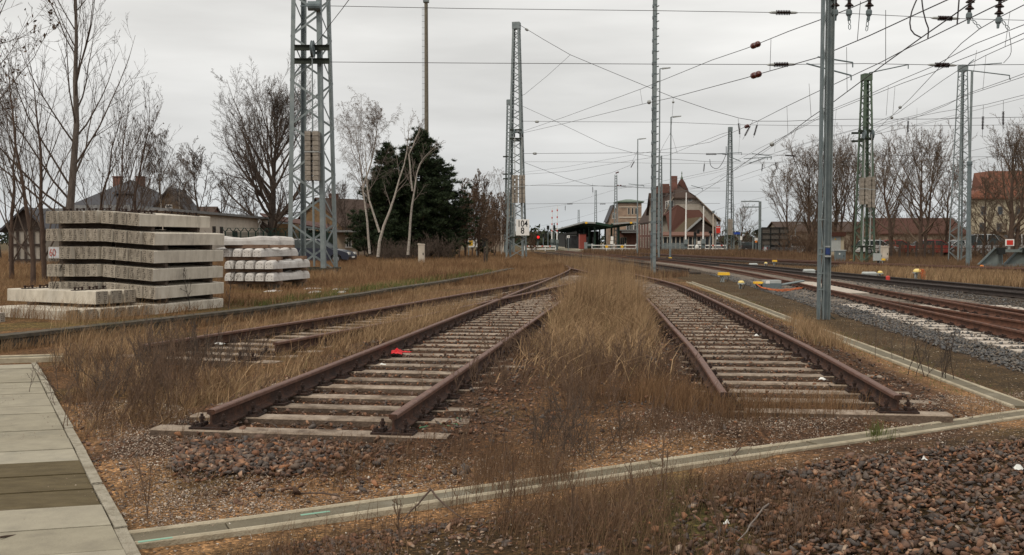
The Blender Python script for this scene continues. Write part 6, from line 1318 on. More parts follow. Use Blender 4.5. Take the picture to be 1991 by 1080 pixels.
D_ = 185; t = thing('brick_store', 'low dark brick store building below the tower', 'building', (X(1222,D_), D_, 0)); mb = MB(); mb.box((X(1222,D_), D_+2.5, Z(449,D_)/2), (36*pxm(D_), 5, Z(449,D_))); mb.build('wall', 'brick_red', t); mb = MB(); mb.box((X(1224,D_), D_+2, Z(452,D_)), (32*pxm(D_), 7.5, .25)); mb.box((X(1222,D_), D_+2.5, Z(448,D_)), (40*pxm(D_), 6, .2)); mb.build('roof', 'roof_felt', t)
MBk = frame_M(Vector((0, D_, 0)), 0)
for px in (1208, 1212, 1216): window(t, MBk, X(px,D_), 1.4, .5, 2.0, 'plaster_beige', False)
# platform and canopy
mat('steel_green', [(.3,(0.0060,0.0240,0.0140)),(.7,(0.0130,0.0420,0.0260))], 4, rough=.6); mat('canopy_dark', [(.3,(0.0050,0.0060,0.0050)),(.7,(0.0120,0.0130,0.0110))], 4, rough=.9); mat('yellow_box', [(0,(0.7500,0.4200,0.0300))], rough=.6)
mat('kiosk_red', [(0,(.26,.06,.045))], rough=.7)
pf = MB(); pf.prism([(9.6,138,0),(19.5,138,0),(19.5,270,0),(9.6,270,0)], (0,0,.38)); o = pf.build('platform', 'concrete_slab'); struct(o); recalc(o)
t = thing('platform_canopy', 'dark green platform canopy with butterfly roof and steel columns', 'canopy', (15, 150, 0)); y0, y1 = 150, 262; zl, zm, zr2 = Z(434,150), Z(441,150), Z(434,150)
xl_, xm_, xr2 = X(1135,150), X(1189,150), X(1237,150)
mb = MB(); mb.prism([(xl_,y0,zl),(xm_,y0,zm),(xr2,y0,zr2),(xr2,y0,zr2+.14),(xm_,y0,zm+.2),(xl_,y0,zl+.14)], (0,y1-y0,0)); recalc(mb.build('roof', 'canopy_dark', t))
mb = MB(); mb.beam((xl_,y0,zl+.12), (xl_,y1,zl+.12), .12, .26); mb.beam((xl_,y0-.05,zl+.1), (xl_+1.8,y0-.05,zl+.02), .1, .24); mb.beam((xr2-3.8,y0-.05,zr2-.12), (xr2,y0-.05,zr2+.12), .1, .2); mb.build('fascia', 'fitting', t)
mb = MB(); mb.beam((xl_+1.8,y0-.05,zl-.0), (xm_,y0-.05,zm+.1), .14, .35); mb.beam((xm_,y0-.05,zm+.1), (xr2-3.7,y0-.05,zr2-.1), .14, .35); mb.build('end_beam', 'steel_green', t)
for yk in range(10):
    y = y0+2+yk*11
    for xk in ((xm_-2.4), (xm_+1.3)):
        mb = MB(); mb.box((xk, y, zm/2+.1), (.28,.28,zm-.1)); mb.build('column', 'steel_green', t)
    mb = MB(); mb.beam((xl_+.2,y,zl-.12), (xm_,y,zm-.12), .16, .28); mb.beam((xm_,y,zm-.12), (xr2-.2,y,zr2-.12), .16, .28); mb.build('cross_girder', 'steel_green', t)
for px, i in ((1137, 0), (1224, 1)): mb = MB(); mb.box((X(px,150)+.2, y0-.15, Z(434.2,150)+.05), (.34,.1,.26)); mb.build('marker_plate', 'yellow_box', t)
t = thing('platform_kiosk', 'red walled stair hut under the platform canopy', 'kiosk', (X(1133,158), 158, .38)); mb = MB(); mb.box((X(1133.5,158), 159.5, 1.6), (1.0, 3, 2.4)); mb.build('wall', 'kiosk_red', t); mb = MB(); mb.box((X(1133.5,158), 159.5, 2.85), (1.1, 3.2, .1)); mb.build('roof', 'canopy_dark', t)
t = thing('platform_building', 'added dark block standing in for the shade beneath the platform canopy', 'building', (14.5, 185, .38)); mb = MB(); mb.box((13.7, 213, 1.9), (4.0, 72, 3.1)); mb.build('wall', 'canopy_dark', t)  # added filler block, near black to stand in for shade under the canopy
for q in (-1.1, 0, 1.1): window(t, Matrix.Translation((13.7, 176.97, 0)), q, 1.8, .7, 1.3, 'timber', False)
t = thing('waiting_shelter', 'dark glazed waiting shelter under the platform canopy', 'shelter', (X(1117,170), 170, .38)); mb = MB(); 
for q in (-1.3,1.3): 
    for yq in (0,6): mb.box((X(1117,170)+q, 170+yq, 1.6), (.1,.1,2.4))
mb.build('frame', 'canopy_dark', t); mb = MB(); mb.box((X(1117,170), 173, 1.5), (2.5,5.9,2.1)); mb.build('glazing', 'glass_dark', t); mb = MB(); mb.box((X(1117,170), 173, 2.85), (2.9,6.6,.12)); mb.build('roof', 'canopy_dark', t)
def small_sign(name, label, px, pt, pb, wpx, hpx, D, face, cat='sign', post='galv', pm=.05, zb=None):
    c = R(px, pt, D); z0 = zg(c.x, D); t = thing(name, label, cat, (c.x, D, z0)); mb = MB(); mb.tube([(c.x, D, z0), (c.x, D, c.z)], pm, 8); mb.build('post', post, t)
    mb = MB(); mb.box((c.x, D-.06, c.z-hpx/2*pxm(D)), (wpx*pxm(D), .04, hpx*pxm(D))); mb.build('panel', face, t); return t, c
t, c = small_sign('platform_sign', 'small square white track sign before the canopy columns', 1105, 458, 484, 5, 5, 150, 'board_white'); text_mesh('2', .34, 'figures', 'black_paint', t, Matrix.Translation((c.x, 149.91, c.z-.2)) @ X90)
small_sign('platform_sign', 'upright white sign plate above the white railing', 1190, 460, 486, 5, 8, 145, 'board_white'); small_sign('platform_sign', 'lower white sign plate before the white railing', 1189.5, 469, 486, 6, 6, 142, 'board_white')
for px, i in ((1179.5, 0), (1209.5, 1)):
    c = R(px, 480, 132); z0 = zg(c.x, 132); t = thing('disc_marker', ['yellow disc marker before the white railing, nearer the canopy', 'orange disc marker before the white railing, nearer the lamp post'][i], 'marker', (c.x, 132, z0)); mb = MB(); mb.tube([(c.x,132,z0),(c.x,132,c.z-.15)], .06, 6); mb.build('post', 'board_white', t); mb = MB(); mb.lathe((c.x,132.03,c.z), [(.0,0),(.2,.01),(.2,.07),(.0,.08)], 16, (0,-1,0)); mb.build('disc', 'yellow_box', t)
t = thing('railing', 'white two-rail railing along the crossing path below the canopy', 'railing', (X(1190,138), 138, 0)); xa, xb = X(1151,138), X(1237,138)
for py in (477.5, 483.5): mb = MB(); mb.box(((xa+xb)/2, 138, Z(py,138)), (xb-xa, .09, .14)); mb.build('rail', 'trim_white', t)
for i in range(5): mb = MB(); x = xa+(xb-xa)*i/4; mb.box((x, 138.08, .75), (.12,.08,1.1)); mb.build('post', 'trim_white', t)
mb = MB(); c = R(1139, 478, 140); mb.box((c.x, 140, .75), (.42,.4,1.5)); mb.box((c.x+.7, 139.9, 1.1), (1.1,.3,.3)); single(mb, 'barrier_drive', 'galv', 'grey barrier drive cabinet at the platform end', 'cabinet')

# ================================================================ level crossing
mat('boom_white', [(0,(.78,.77,.75))], rough=.5); mat('boom_red', [(0,(.5,.05,.04))], rough=.5); mat('lamp_red', [(0,(.9,.02,.02))], emit=((1,.02,.02), 1.3)); mat('signal_black', [(0,(.012,.014,.013))], rough=.6); mat('sign_red', [(0,(.55,.035,.02))], rough=.5)
def boom(px, pt, pb, D, lb, stripes=True, wd=.13):
    b_ = R(px, pb, D); z0 = zg(b_.x, D); zt = R(px, pt, D).z; zb = R(px, pb-14*150/D, D).z; t = thing('barrier_boom', lb, 'crossing barrier', (b_.x, D, z0), 0, 'raised barrier booms of the level crossing')
    mb = MB(); mb.tube([(b_.x, D, zb), (b_.x+.05, D, zt)], [wd, wd*.55], 8); a = mb.build('boom', 'boom_white', t); z = zb+.8; k = 0
    while stripes and z < zt-.5: s_ = MB(); s_.tube([(b_.x+.05*(z-zb)/(zt-zb), D, z), (b_.x+.05*(z-zb)/(zt-zb), D, z+.32)], wd*.9, 8); s_.build('stripe', 'boom_red', a); z += 1.3
    mb = MB(); mb.box((b_.x, D, (zb+z0)/2+.4), (.5,.45,zb-z0-.3)); mb.tube([(b_.x, D, z0), (b_.x, D, zb)], .2, 8); mb.build('drive', 'galv_dark', t); mb = MB(); mb.box((b_.x, D-.3, zb+.25), (.55,.3,.7)); mb.build('counterweight', 'galv', t); return t
boom(1333, 375, 489, 140, 'tall white barrier boom standing upright, left of the station red roof pair', False); boom(1367, 401, 488, 141, 'white barrier boom standing upright before the mossy porch roof', False)
boom(1073, 405, 482, 195, 'distant red-striped barrier boom, nearer the kilometre board mast', True, .13); boom(1083, 401, 484, 185, 'distant red-striped barrier boom beside the platform canopy', True, .13)
def skirt(xa, xb, D, py, lb):
    t = thing('crossing_fence', lb, 'fence', (X(xa,D), D, 0)); z1, z2 = Z(py,D), Z(py+7*130/D,D)
    for i, z in enumerate((z1, z2)): mb = MB(); mb.box(((X(xa,D)+X(xb,D))/2, D, z), (X(xb,D)-X(xa,D), .08, .16)); mb.build('rail', 'boom_white', t)
    n = max(2, int((xb-xa)/18))
    for i in range(n+1): mb = MB(); x = X(xa,D)+(X(xb,D)-X(xa,D))*i/n; mb.box((x, D+.05, z1/2), (.1,.06,z1)); mb.build('post', 'boom_white', t)
    mb = MB(); x = X(xa,D)+.4
    while x < X(xb,D): mb.box((x, D-.05, z1), (.3,.02,.15)); x += 1.3
    mb.build('red_bands', 'boom_red', t)
skirt(1020, 1080, 165, 479, 'low white railing of the level crossing right of the kilometre board'); skirt(1330, 1412, 146, 477.5, 'white and red railing of the level crossing before the station')
def signal(px, pt, pb, D, lb, heads, lamp=None, pm=.1):
    b_ = R(px, pb, D); z0 = zg(b_.x, D); zt = R(px, pt, D).z; t = thing('light_signal', lb, 'signal', (b_.x, D, z0)); mb = MB(); mb.tube([(b_.x, D, z0), (b_.x, D, zt)], pm, 8); mb.build('post', 'galv_dark', t)
    for (qx, qy, w_, h) in heads:
        c = R(qx, qy, D); mb = MB(); mb.box((c.x, D-.2, c.z), (w_*pxm(D), .25, h*pxm(D)))
        mb.prism([(c.x-w_*.4*pxm(D), D-.55, c.z+h*.3*pxm(D)), (c.x+w_*.4*pxm(D), D-.55, c.z+h*.3*pxm(D)), (c.x+w_*.4*pxm(D), D-.55, c.z+h*.36*pxm(D)), (c.x-w_*.4*pxm(D), D-.55, c.z+h*.36*pxm(D))], (0,.3,0)); hd = mb.build('signal_head', 'signal_black', t)
    if lamp: c = R(lamp[0], lamp[1], D); mb = MB(); mb.lathe((c.x, D-.5, c.z), [(.0,0),(lamp[2],.01),(lamp[2],.06),(.0,.07)], 14, (0,-1,0)); mb.build('lamp', lamp[3], t)
    return t
signal(1046, 456, 486, 205, 'distant signal showing a red light over the crossing railing', ((1046.5, 462, 4.5, 13),), (1046.3, 461.5, .26, 'lamp_red'))
signal(1065.5, 440, 484, 190, 'tall black signal head beside the first distant barrier boom', ((1065.5, 443, 5, 8), (1061, 458, 3.5, 7)))
signal(1077.5, 434, 484, 192, 'second black signal head between the two distant barrier booms', ((1077.5, 443, 4, 9),), None)
signal(1056.5, 455, 483, 198, 'small grey crossing signal left of the tall black signal', ((1056.5, 458, 3, 6),))
signal(1351, 452, 488, 143, 'black road traffic signal between the two white booms', ((1351, 457, 5, 11), (1357, 451, 5, 8))); signal(1381, 450, 486, 144, 'grey road signal right of the second white boom', ((1381, 452, 7, 5), (1390, 457, 4, 6)))
c = R(1392, 450, 139); t = thing('red_sign', 'bright red box sign on a thin grey pole right of the station', 'sign', (X(1391.5,139), 139, 0)); mb = MB(); mb.tube([(X(1391.5,139),139,0),(X(1391.5,139),139,Z(440,139))], .05, 8); mb.build('post', 'fitting', t); mb = MB(); mb.box((X(1396,139), 139, Z(447,139)), (.6,.12,.95)); mb.build('panel', 'sign_red', t); mb = MB(); mb.box((X(1396,139), 138.93, Z(443,139)), (.6,.01,.07)); mb.build('stripe', 'board_white', t)
t = thing('lamp_post', 'pale lamp post with short head right of the station roof', 'lamp post', (X(1386,150), 150, 0)); mb = MB(); mb.tube([(X(1386,150),150,0),(X(1386,150),150,Z(414,150))], [.1,.07], 8); mb.build('post', 'plaster_pink', t); mb = MB(); mb.box((X(1386.5,150), 150, Z(412.5,150)), (.3,.5,.3)); mb.build('lamp_head', 'galv_dark', t)
c = R(1355, 491, 139); mb = MB(); mb.lathe((c.x, 139, .0), [(.28,0),(.28,.75),(.26,.95),(.18,1.1),(.05,1.17)], 16); t = single(mb, 'white_bollard', 'trim_white', 'round-headed white post standing before the crossing railing', 'bollard', smooth=True)
t, c = small_sign('crossing_sign', 'small white sign hung on the road signal before the verandah', 1359, 469, 486, 6, 6, 141, 'board_white')
mat('sign_blue', [(0,(.02,.06,.3))], rough=.5); mat('sign_orange', [(0,(.8,.25,.05))], rough=.5)
c = R(1432, 454, 150); t = thing('station_sign', 'blue station sign board near the crossing mast', 'sign', (c.x, 150, 0)); mb = MB(); mb.box((c.x, 150, c.z), (1.1,.08,.35)); mb.build('panel', 'sign_blue', t)
mb = MB(); 
for q in (-.4,.4): mb.tube([(c.x+q,150.1,0),(c.x+q,150.1,c.z)], .04, 6)
mb.build('posts', 'galv', t)
small_sign('road_sign', 'white square road sign near the lamp post at the crossing', 1441, 460, 484, 4, 7, 140, 'board_white'); small_sign('road_sign', 'white road sign beside the steel half frame', 1470, 463, 484, 6, 6, 120, 'board_white'); small_sign('road_sign', 'small orange-dotted sign below it by the steel half frame', 1470, 468, 484, 4, 4, 119, 'sign_orange')
# hoarding seen from behind
D = 116; t = thing('hoarding', 'back of a large brown panelled hoarding beside the steel half frame', 'hoarding', (X(1506,D), D, 0)); x0_, x1_, z0_, z1_ = X(1480,D), X(1531.5,D), Z(477,D), Z(443,D); mat('hoard', [(.3,(.07,.06,.052)),(.7,(.13,.115,.10))], 4, rough=.9)
for i in range(3):
    for j in range(3): mb = MB(); mb.box((x0_+(x1_-x0_)*(i+.5)/3, D, z0_+(z1_-z0_)*(j+.5)/3), ((x1_-x0_)/3-.05,.05,(z1_-z0_)/3-.05)); mb.build('panel', 'hoard', t)
mb = MB()
for i in range(4): x = x0_+(x1_-x0_)*i/3; mb.box((x, D-.08, z1_/2), (.09,.1,z1_))
for j in range(4): mb.box(((x0_+x1_)/2, D-.14, z0_+(z1_-z0_)*j/3), (x1_-x0_,.06,.09))
mb.build('frame', 'signal_black', t)
D = 150; o = Vector((X(1680,D), D, 0)); gable_house('barracks_house', 'long brown roofed house behind the bare trees right of the hoarding', o, math.radians(90), 9, 14, Z(452,D), Z(433,D), 'plaster_beige', 'roof_brown', .3)
D = 145; o = Vector((X(1850,D), D, 0)); gable_house('tiled_house', 'low house with a long red-brown roof behind the bare trees', o, math.radians(90), 9, 13, Z(455,D), Z(426,D), 'plaster_beige', 'roof_red', .3)
# cream house with orange roof
D = 118; o = Vector((X(1958,D), D, 0)); k = pxm(D); t = thing('cream_house', 'cream house with steep orange tiled roof at the right edge', 'house', o); xa, xb = X(1884,D), X(2060,D); ze, zp = Z(386,D), Z(331,D)
mb = MB(); mb.prism([(xa,D,0),(xb,D,0),(xb,D,ze),(xa,D,ze)], (4.9,10,0)); recalc(mb.build('wall', 'plaster_cream', t)); xm = X(1955,D)
mb = MB(); up = Vector((0,0,.18)); a_, b2 = Vector((xa-.5,D-.5,ze-.1)), Vector((xb,D-.5,ze-.1)); kl_, kr_ = Vector((X(1925,D),D+.6,Z(360,D))), Vector((X(1990,D),D+.6,Z(360,D))); pk = Vector((xm,D+4.5,zp)); pr_ = Vector((X(1985,D),D+5,zp))
kl_ = Vector((X(1918,D),D+1.2,Z(368,D))); mb.prism([a_, Vector((X(1905,D),D-.5,ze-.1)), kl_, Vector((xa+2.4,D+5,Z(371,D)))], up); mb.prism([Vector((X(1905,D),D-.5,ze-.1)), b2, Vector((xb,D+4.5,zp)), pk, kl_], up); mb.prism([kl_, pk, pk+Vector((0,4,0)), Vector((xa+4.3,D+9,Z(371,D)))], up); mb.prism([Vector((xa+2.4,D+5,Z(371,D))), kl_, Vector((xa+4.3,D+9,Z(371,D)))], up); recalc(mb.build('roof', 'roof_orange', t))
MC = frame_M(Vector((0,D,0)), 0)
for px, py in ((1910.5,410),(1943,410),(1908.5,442),(1941.5,443),(1978,410),(1976,443)): window(t, MC, X(px,D), Z(py,D), 12*k, 17*k, 'plaster_grey', False, .04)
mb = MB(); mb.box((X(1941,D), D-.8, Z(452,D)), (2.2,1.8,.14)); mb.build('porch_roof', 'timber', t)

# ================================================================ cars
mat('tyre', [(0,(.012,.012,.012))], rough=.9); mat('rim', [(0,(.25,.25,.26))], rough=.4, metal=.6); mat('glass_car', [(.3,(.012,.018,.02)),(.7,(.035,.045,.045))], 1, rough=.35, spec=.2)
for nm, c_ in (('car_blue',(.012,.015,.03)),('car_white',(.6,.6,.6)),('car_red',(.28,.02,.015)),('car_silver',(.33,.34,.35)),('car_dark',(.03,.032,.035))): mat(nm, [(0, c_)], rough=.28, spec=.6)
mat('light_clear', [(0,(.6,.6,.58))], rough=.2); mat('light_red', [(0,(.35,.02,.02))], rough=.2)
def car(label, loc, ang, paint, long=4.2, high=1.48, van=False, group='cars parked behind the fence'):
    """side profile along local x (nose at +x)"""
    t = thing('parked_car', label, 'car', loc, ang, group); M = frame_M(loc, ang); w_ = .84; s = long/4.2; P = lambda x, y, z: M @ Vector((x*s, y, z))
    lower = [(-2.08,.32),(-2.1,.62),(-2.02,.92),(-1.2,.98),(.75,.95),(1.55,.84),(2.0,.68),(2.1,.45),(2.05,.28)]
    arch = lambda cx: [(cx+.36*math.cos(a), .3+.36*math.sin(a)) for a in (0,.6,1.2,1.57,1.95,2.55,3.14)]
    bot = [(2.05,.25)] + arch(1.3) + [(.9,.2),(-.85,.2)] + arch(-1.28) + [(-2.05,.25)]
    poly = [(-2.05,.25)] + lower[1:-1] + bot; mb = MB(); n = len(poly)
    for sg, ww in ((-1, w_), (1, w_)): pass
    mb.prism([P(x, -w_, z) for x, z in poly], M.to_3x3() @ Vector((0, 2*w_, 0))); recalc(mb.build('body', paint, t))
    top = [(-1.98,.93),(-1.75,high-.12),(-1.3,high),(.1,high-.02),(.95,.95)] if not van else [(-2.05,.93),(-1.98,high-.1),(-1.8,high),(.6,high-.03),(1.35,.93)]
    mb = MB(); b = len(mb.v); ins = lambda z: (z-.93)*.28
    for sg in (-1, 1): mb.v += [P(x, sg*(w_-.04-ins(z)), z) for x, z in top]
    m_ = len(top); mb.face(list(range(m_))); mb.face([m_+i for i in reversed(range(m_))])
    for i in range(m_): mb.face([i, (i+1)%m_, m_+(i+1)%m_, m_+i])
    recalc(mb.build('glasshouse', 'glass_car', t))
    mb = MB(); hr = high
    mb.prism([P(-1.66,-(w_-.17),hr-.05),P(.12,-(w_-.17),hr-.05),P(.02,-(w_-.2),hr+.03),P(-1.4,-(w_-.2),hr+.03)], M.to_3x3() @ Vector((0,2*(w_-.17),0)))
    for sg in (-1, 1):
        for (xa, xb) in ((-1.9,-1.62),(-.62,-.62),(.93,.12)):
            mb.beam(P(xa, sg*(w_-.03), .93), P(xb, sg*(w_-.17), hr-.02), .09, .05)
    recalc(mb.build('roof', paint, t))
    for cx in (1.3, -1.28):
        for sg in (-1, 1):
            c = P(cx, sg*(w_-.08), .3); axv = M.to_3x3() @ Vector((0, sg, 0)); mb = MB(); mb.lathe(c-axv*.1, [(.2,0),(.3,.02),(.3,.19),(.22,.2)], 18, axv); wh = mb.build('wheel', 'tyre', t)
            mb = MB(); mb.lathe(c-axv*.05, [(.05,.0),(.2,.15),(.17,.165),(.05,.17)], 14, axv); mb.build('rim', 'rim', wh)
    for sg in (-1, 1):
        mb = MB(); mb.box((2.02*s, sg*.6, .66), (.12,.32,.15), 0, M); mb.build('headlight', 'light_clear', t); mb = MB(); mb.box((-2.05*s, sg*.68, .78), (.1,.2,.28), 0, M); mb.build('tail_light', 'light_red', t)
    mb = MB(); mb.box((2.1*s, 0, .42), (.06,.5,.11), 0, M); mb.box((-2.1*s, 0, .5), (.06,.5,.11), 0, M); mb.build('number_plate', 'board_white', t)
    return t
c = R(614, 480, 60); car('dark blue hatchback parked in the grass behind the big lattice mast foot', (c.x, 61, .22), math.radians(-8), 'car_blue', 4.4, 1.52, group='cars beside the workshop')
cols_ = ['car_white','car_red','car_silver','car_red','car_white','car_red','car_silver','car_white','car_dark','car_red','car_white']
for i, px in enumerate((1705, 1748, 1790, 1822, 1858, 1893, 1925, 1968, 2000)):
    D = 104 + (i % 3)*3; lb = f'{cols_[i][4:]} car behind the dark fence, ' + ['just right of the green mast', 'under the leaning bare tree', 'between the two bare trees', 'left of the pale lattice mast', 'directly behind the pale lattice mast', 'before the cream house corner', 'with high roof behind the thin tree trunk', 'behind the buffer stop sign', 'at the very edge of the frame'][i]
    car(lb, (X(px,D), D, .25), math.radians((8,-5,178,4,-175,3,0,180,2)[i]), cols_[i], 4.3, 1.5 if i not in (6, 7) else 2.1, van=i in (6,7))
for px, D, p_, lb in ((1395, 172, 'car_silver', 'silver car waiting beyond the crossing right of the station'), (1462, 165, 'car_dark', 'dark car on the forecourt by the orange sign'), (1543, 122, 'car_white', 'white van with bright windows right of the hoarding'), (1520, 118, 'car_silver', 'silver car roof low in the grass below the hoarding')):
    car(lb, (X(px,D), D, 0 if px != 1543 else .1), math.radians(5), p_, 4.2, 1.5 if px != 1543 else 2.2, van=px == 1543, group='cars by the crossing')
t = thing('post_rail_fence', 'dark post and wire fence before the parked cars on the right', 'fence', (X(1740,92), 92, 0)); xa, xb = X(1700,92), X(2010,92)
for z in (.75, 1.18): mb = MB(); mb.beam((xa,92,z+.2), (xb,92,z+.2), .05); mb.build('fence_rail', 'timber', t)
for i in range(20): mb = MB(); x = xa+(xb-xa)*i/19; mb.box((x,92,.8), (.17,.14,1.6)); mb.build('post', 'timber', t)

# ================================================================ track-side equipment
mat('cap_yellow', [(.3,(.62,.36,.02)),(.7,(.78,.47,.04))], 8, rough=.6); mat('cap_pale', [(0,(.72,.56,.2))], rough=.6); mat('cabinet_grey', [(.3,(.33,.35,.34)),(.7,(.42,.44,.43))], 4, rough=.7); mat('cabinet_blue', [(.3,(.10,.125,.135)),(.7,(.15,.18,.19))], 4, rough=.7); mat('net_orange', [(.3,(.4,.11,.04)),(.7,(.58,.17,.06))], 30, rough=.8)
def cap_post(px, pt, pb, D, wpx, label, kind='block'):
    c = R(px, pb, D); z0 = zg(c.x, D); w_ = wpx*pxm(D); zt = R(px, pt, D).z; t = thing('cable_post', label, 'cable post', (c.x, D, z0), 0, 'yellow capped cable posts along the tracks')
    mb = MB(); hc = max(.05, (zt-z0)*.28)
    if kind == 'block': mb.prism([(c.x-w_/2,D-.14,zt-hc),(c.x+w_/2,D-.14,zt-hc),(c.x+w_/2*.9,D-.12,zt),(c.x-w_/2*.9,D-.12,zt)], (0,.26,0))
    else: mb.lathe((c.x,D,zt-hc), [(w_/2,0),(w_/2,hc*.4),(w_/2*.75,hc*.8),(w_/2*.45,hc)], 14)
    recalc(mb.build('cap', 'cap_yellow' if kind == 'block' else 'cap_pale', t)); mb = MB(); mb.box((c.x-w_*.12,D,(zt-hc+z0)/2), (w_*.3,.14,zt-hc-z0)); mb.box((c.x,D,zt-hc-.025), (w_*.9,.2,.05)); mb.build('bracket', 'cabinet_grey', t)
    mb = MB()
    for s in (-.35,-.2,.28): mb.tube([(c.x+w_*s,D-.1,zt-hc-.03),(c.x+w_*(s+.1),D-.14,(zt+z0)/2),(c.x+w_*(s-.05),D-.12,z0)], .012, 6)
    mb.build('cable_loops', 'signal_black', t); return t
cap_post(1407, 530, 549, 38.5, 22, 'yellow block-capped cable post standing alone nearest the right siding'); cap_post(1441, 546, 563, 33, 12, 'pale domed cable post between the two yellow block caps', 'dome'); cap_post(1474, 548, 565, 33, 17, 'yellow block-capped cable post at the left end of the point machine')
cap_post(1783, 523, 545, 40, 15, 'yellow-ringed grey cable post right of the red and white marker', 'dome'); cap_post(1711, 527, 540, 42, 10, 'domed yellow cable post in the grass behind the marker', 'dome'); cap_post(1489, 510, 520, 62, 6, 'small domed cable post beyond the tracks, left of the pair', 'dome'); cap_post(1506, 506, 517, 64, 8, 'small block-capped cable post beyond the tracks, right of the pair'); cap_post(1611, 515, 525, 55, 6, 'small yellow cap just visible right of the steel post'); cap_post(1717, 503, 512, 66, 6, 'yellow cap standing before the light cabinet'); cap_post(1416, 494, 500, 105, 5, 'tiny yellow cap far off, left of its neighbour'); cap_post(1427, 494, 500, 105, 6, 'tiny yellow cap far off, right of its neighbour'); cap_post(1211, 499, 503, 95, 7, 'yellow cap low beside the dark stub track'); cap_post(1303, 501, 505, 85, 6, 'yellow cap at the foot of the right lamp post'); cap_post(1655, 505, 508, 80, 5, 'yellow cap in the dry field left of the green mast')
D = 33; c = R(1498, 563, D); z0 = zg(c.x, D); t = thing('point_machine', 'grey point machine box with white label beside the turnout', 'point machine', (c.x, D, z0)); k = pxm(D)
mb = MB(); mb.box((c.x, D, z0+.10), (36*k,.42,.2)); mb.build('base', 'cabinet_blue', t); mb = MB(); mb.box((c.x+.03, D, z0+.24), (32*k,.4,.12)); mb.build('lid', 'cabinet_grey', t); mb = MB(); mb.box((X(1490,D), D-.212, z0+.235), (8*k,.01,.09)); mb.build('label_plate', 'board_white', t)
mb = MB(); 
for dy in (-.08,.08): mb.tube([(c.x+18*k, D+dy, z0+.13), (float(interp(M1_L,D))+.1, D+dy, .27)], .03, 8)
mb.build('throw_rod', 'galv', t)
for px, py, D, wpx, lb in ((1464.5, 515, 60, 15, 'flat light grey cable box beyond the tracks, farthest left'), (1573, 527, 47, 20, 'flat light grey cable box just left of the steel post'), (1690, 537, 43, 25, 'flat light grey cable box before the dry field')):
    c = R(px, py, D); z0 = zg(c.x, D); mb = MB(); w_ = wpx*pxm(D); mb.box((c.x, D, z0+.1), (w_,.35,.2)); mb.prism([(c.x-w_/2-.02,D-.2,z0+.2),(c.x+w_/2+.02,D-.2,z0+.2),(c.x+w_/2-.05,D-.12,z0+.27),(c.x-w_/2+.05,D-.12,z0+.27)], (0,.3,0)); o = single(mb, 'cable_box', 'cabinet_grey', lb, 'cable box', 'flat cable boxes'); recalc(o)
c = R(1726, 560, 36); c.z = zg(c.x, 36); t = thing('fouling_marker', 'short white and red fouling point marker between the tracks', 'marker', c); mb = MB(); mb.lathe(c, [(.07,0),(.07,.22)], 12); mb.build('white_base', 'boom_white', t); mb = MB(); mb.lathe(c, [(.075,.1),(.075,.3),(.05,.34)], 12); mb.build('red_top', 'boom_red', t)
def cabinet(px, pt, pb, D, wpx, label, m_, roofm=None, dp=.4, door=True):
    c = R(px, pb, D); z0 = zg(c.x, D)-.05; zt = R(px, pt, D).z; w_ = wpx*pxm(D); t = thing('cabinet', label, 'cabinet', (c.x, D, z0)); mb = MB(); mb.box((c.x, D, (zt+z0)/2), (w_, dp, zt-z0)); mb.build('housing', m_, t)
    mb = MB(); mb.prism([(c.x-w_*.56,D-dp*.6,zt),(c.x+w_*.56,D-dp*.6,zt),(c.x+w_*.56,D-dp*.6,zt+.07),(c.x-w_*.56,D-dp*.6,zt+.12)], (0,dp*1.2,0)); recalc(mb.build('lid', roofm or m_, t))
    if door: mb = MB(); mb.box((c.x, D-dp/2-.01, (zt+z0)/2), (w_*.86,.02,(zt-z0)*.86)); d_ = mb.build('door', m_, t); mb = MB(); mb.box((c.x+w_*.3, D-dp/2-.03, (zt+z0)/2+.05), (.05,.03,.14)); mb.build('handle', 'signal_black', d_)
    return t
t_ = cabinet(1633, 488, 509, 78, 19, 'blue-grey cabinet with pale sloping lid right of the steel post', 'cabinet_blue', 'cabinet_grey'); mb = MB(); c = R(1633, 494, 77.7); mb.box((c.x, 77.76, c.z), (.1,.01,.12)); mb.build('label_plate', 'board_white', t_)
cabinet(1719.5, 481, 508, 80, 12.5, 'tall pale cabinet behind the yellow cap in the dry field', 'plaster_pink')
c = R(1704, 520, 60); t = thing('post_box', 'grey switch box on a dark post in the dry field', 'switch box', (c.x, 60, zg(c.x,60))); mb = MB(); mb.box((c.x+.1, 60, .5), (.09,.09,1.0)); mb.box((c.x+.15, 60, .72), (.3,.2,.12)); mb.build('post', 'frame_black', t); mb = MB(); mb.box((c.x, 59.9, R(1704,500,60).z), (14*pxm(60),.22,14*pxm(60))); mb.build('box', 'cabinet_grey', t); mb = MB(); mb.box((c.x+.24, 60.1, .9), (.05,.05,1.8)); mb.build('rod', 'galv', t)
D = 104; t = thing('transformer_hut', 'cream transformer hut with brown flat roof behind the steel post', 'hut', (X(1626,D), D, 0)); mb = MB(); mb.box((X(1626,D), D+1.2, Z(458,D)/2), (29*pxm(D),2.4,Z(458,D))); mb.build('wall', 'plaster_cream', t); mb = MB(); mb.box((X(1626,D), D+1.1, Z(456,D)), (32*pxm(D),2.9,.42)); mb.build('roof', 'roof_red', t)
mb = MB(); mb.box((X(1623,D), D-.02, Z(474,D)), (22*pxm(D),.04,30*pxm(D))); dr = mb.build('door', 'cabinet_grey', t); mb = MB(); mb.prism([(X(1621.6,D),D-.05,Z(467,D)),(X(1625.6,D),D-.05,Z(467,D)),(X(1623.6,D),D-.05,Z(462.5,D))], (0,.01,0)); mb.build('warning_sign', 'cap_yellow', dr)
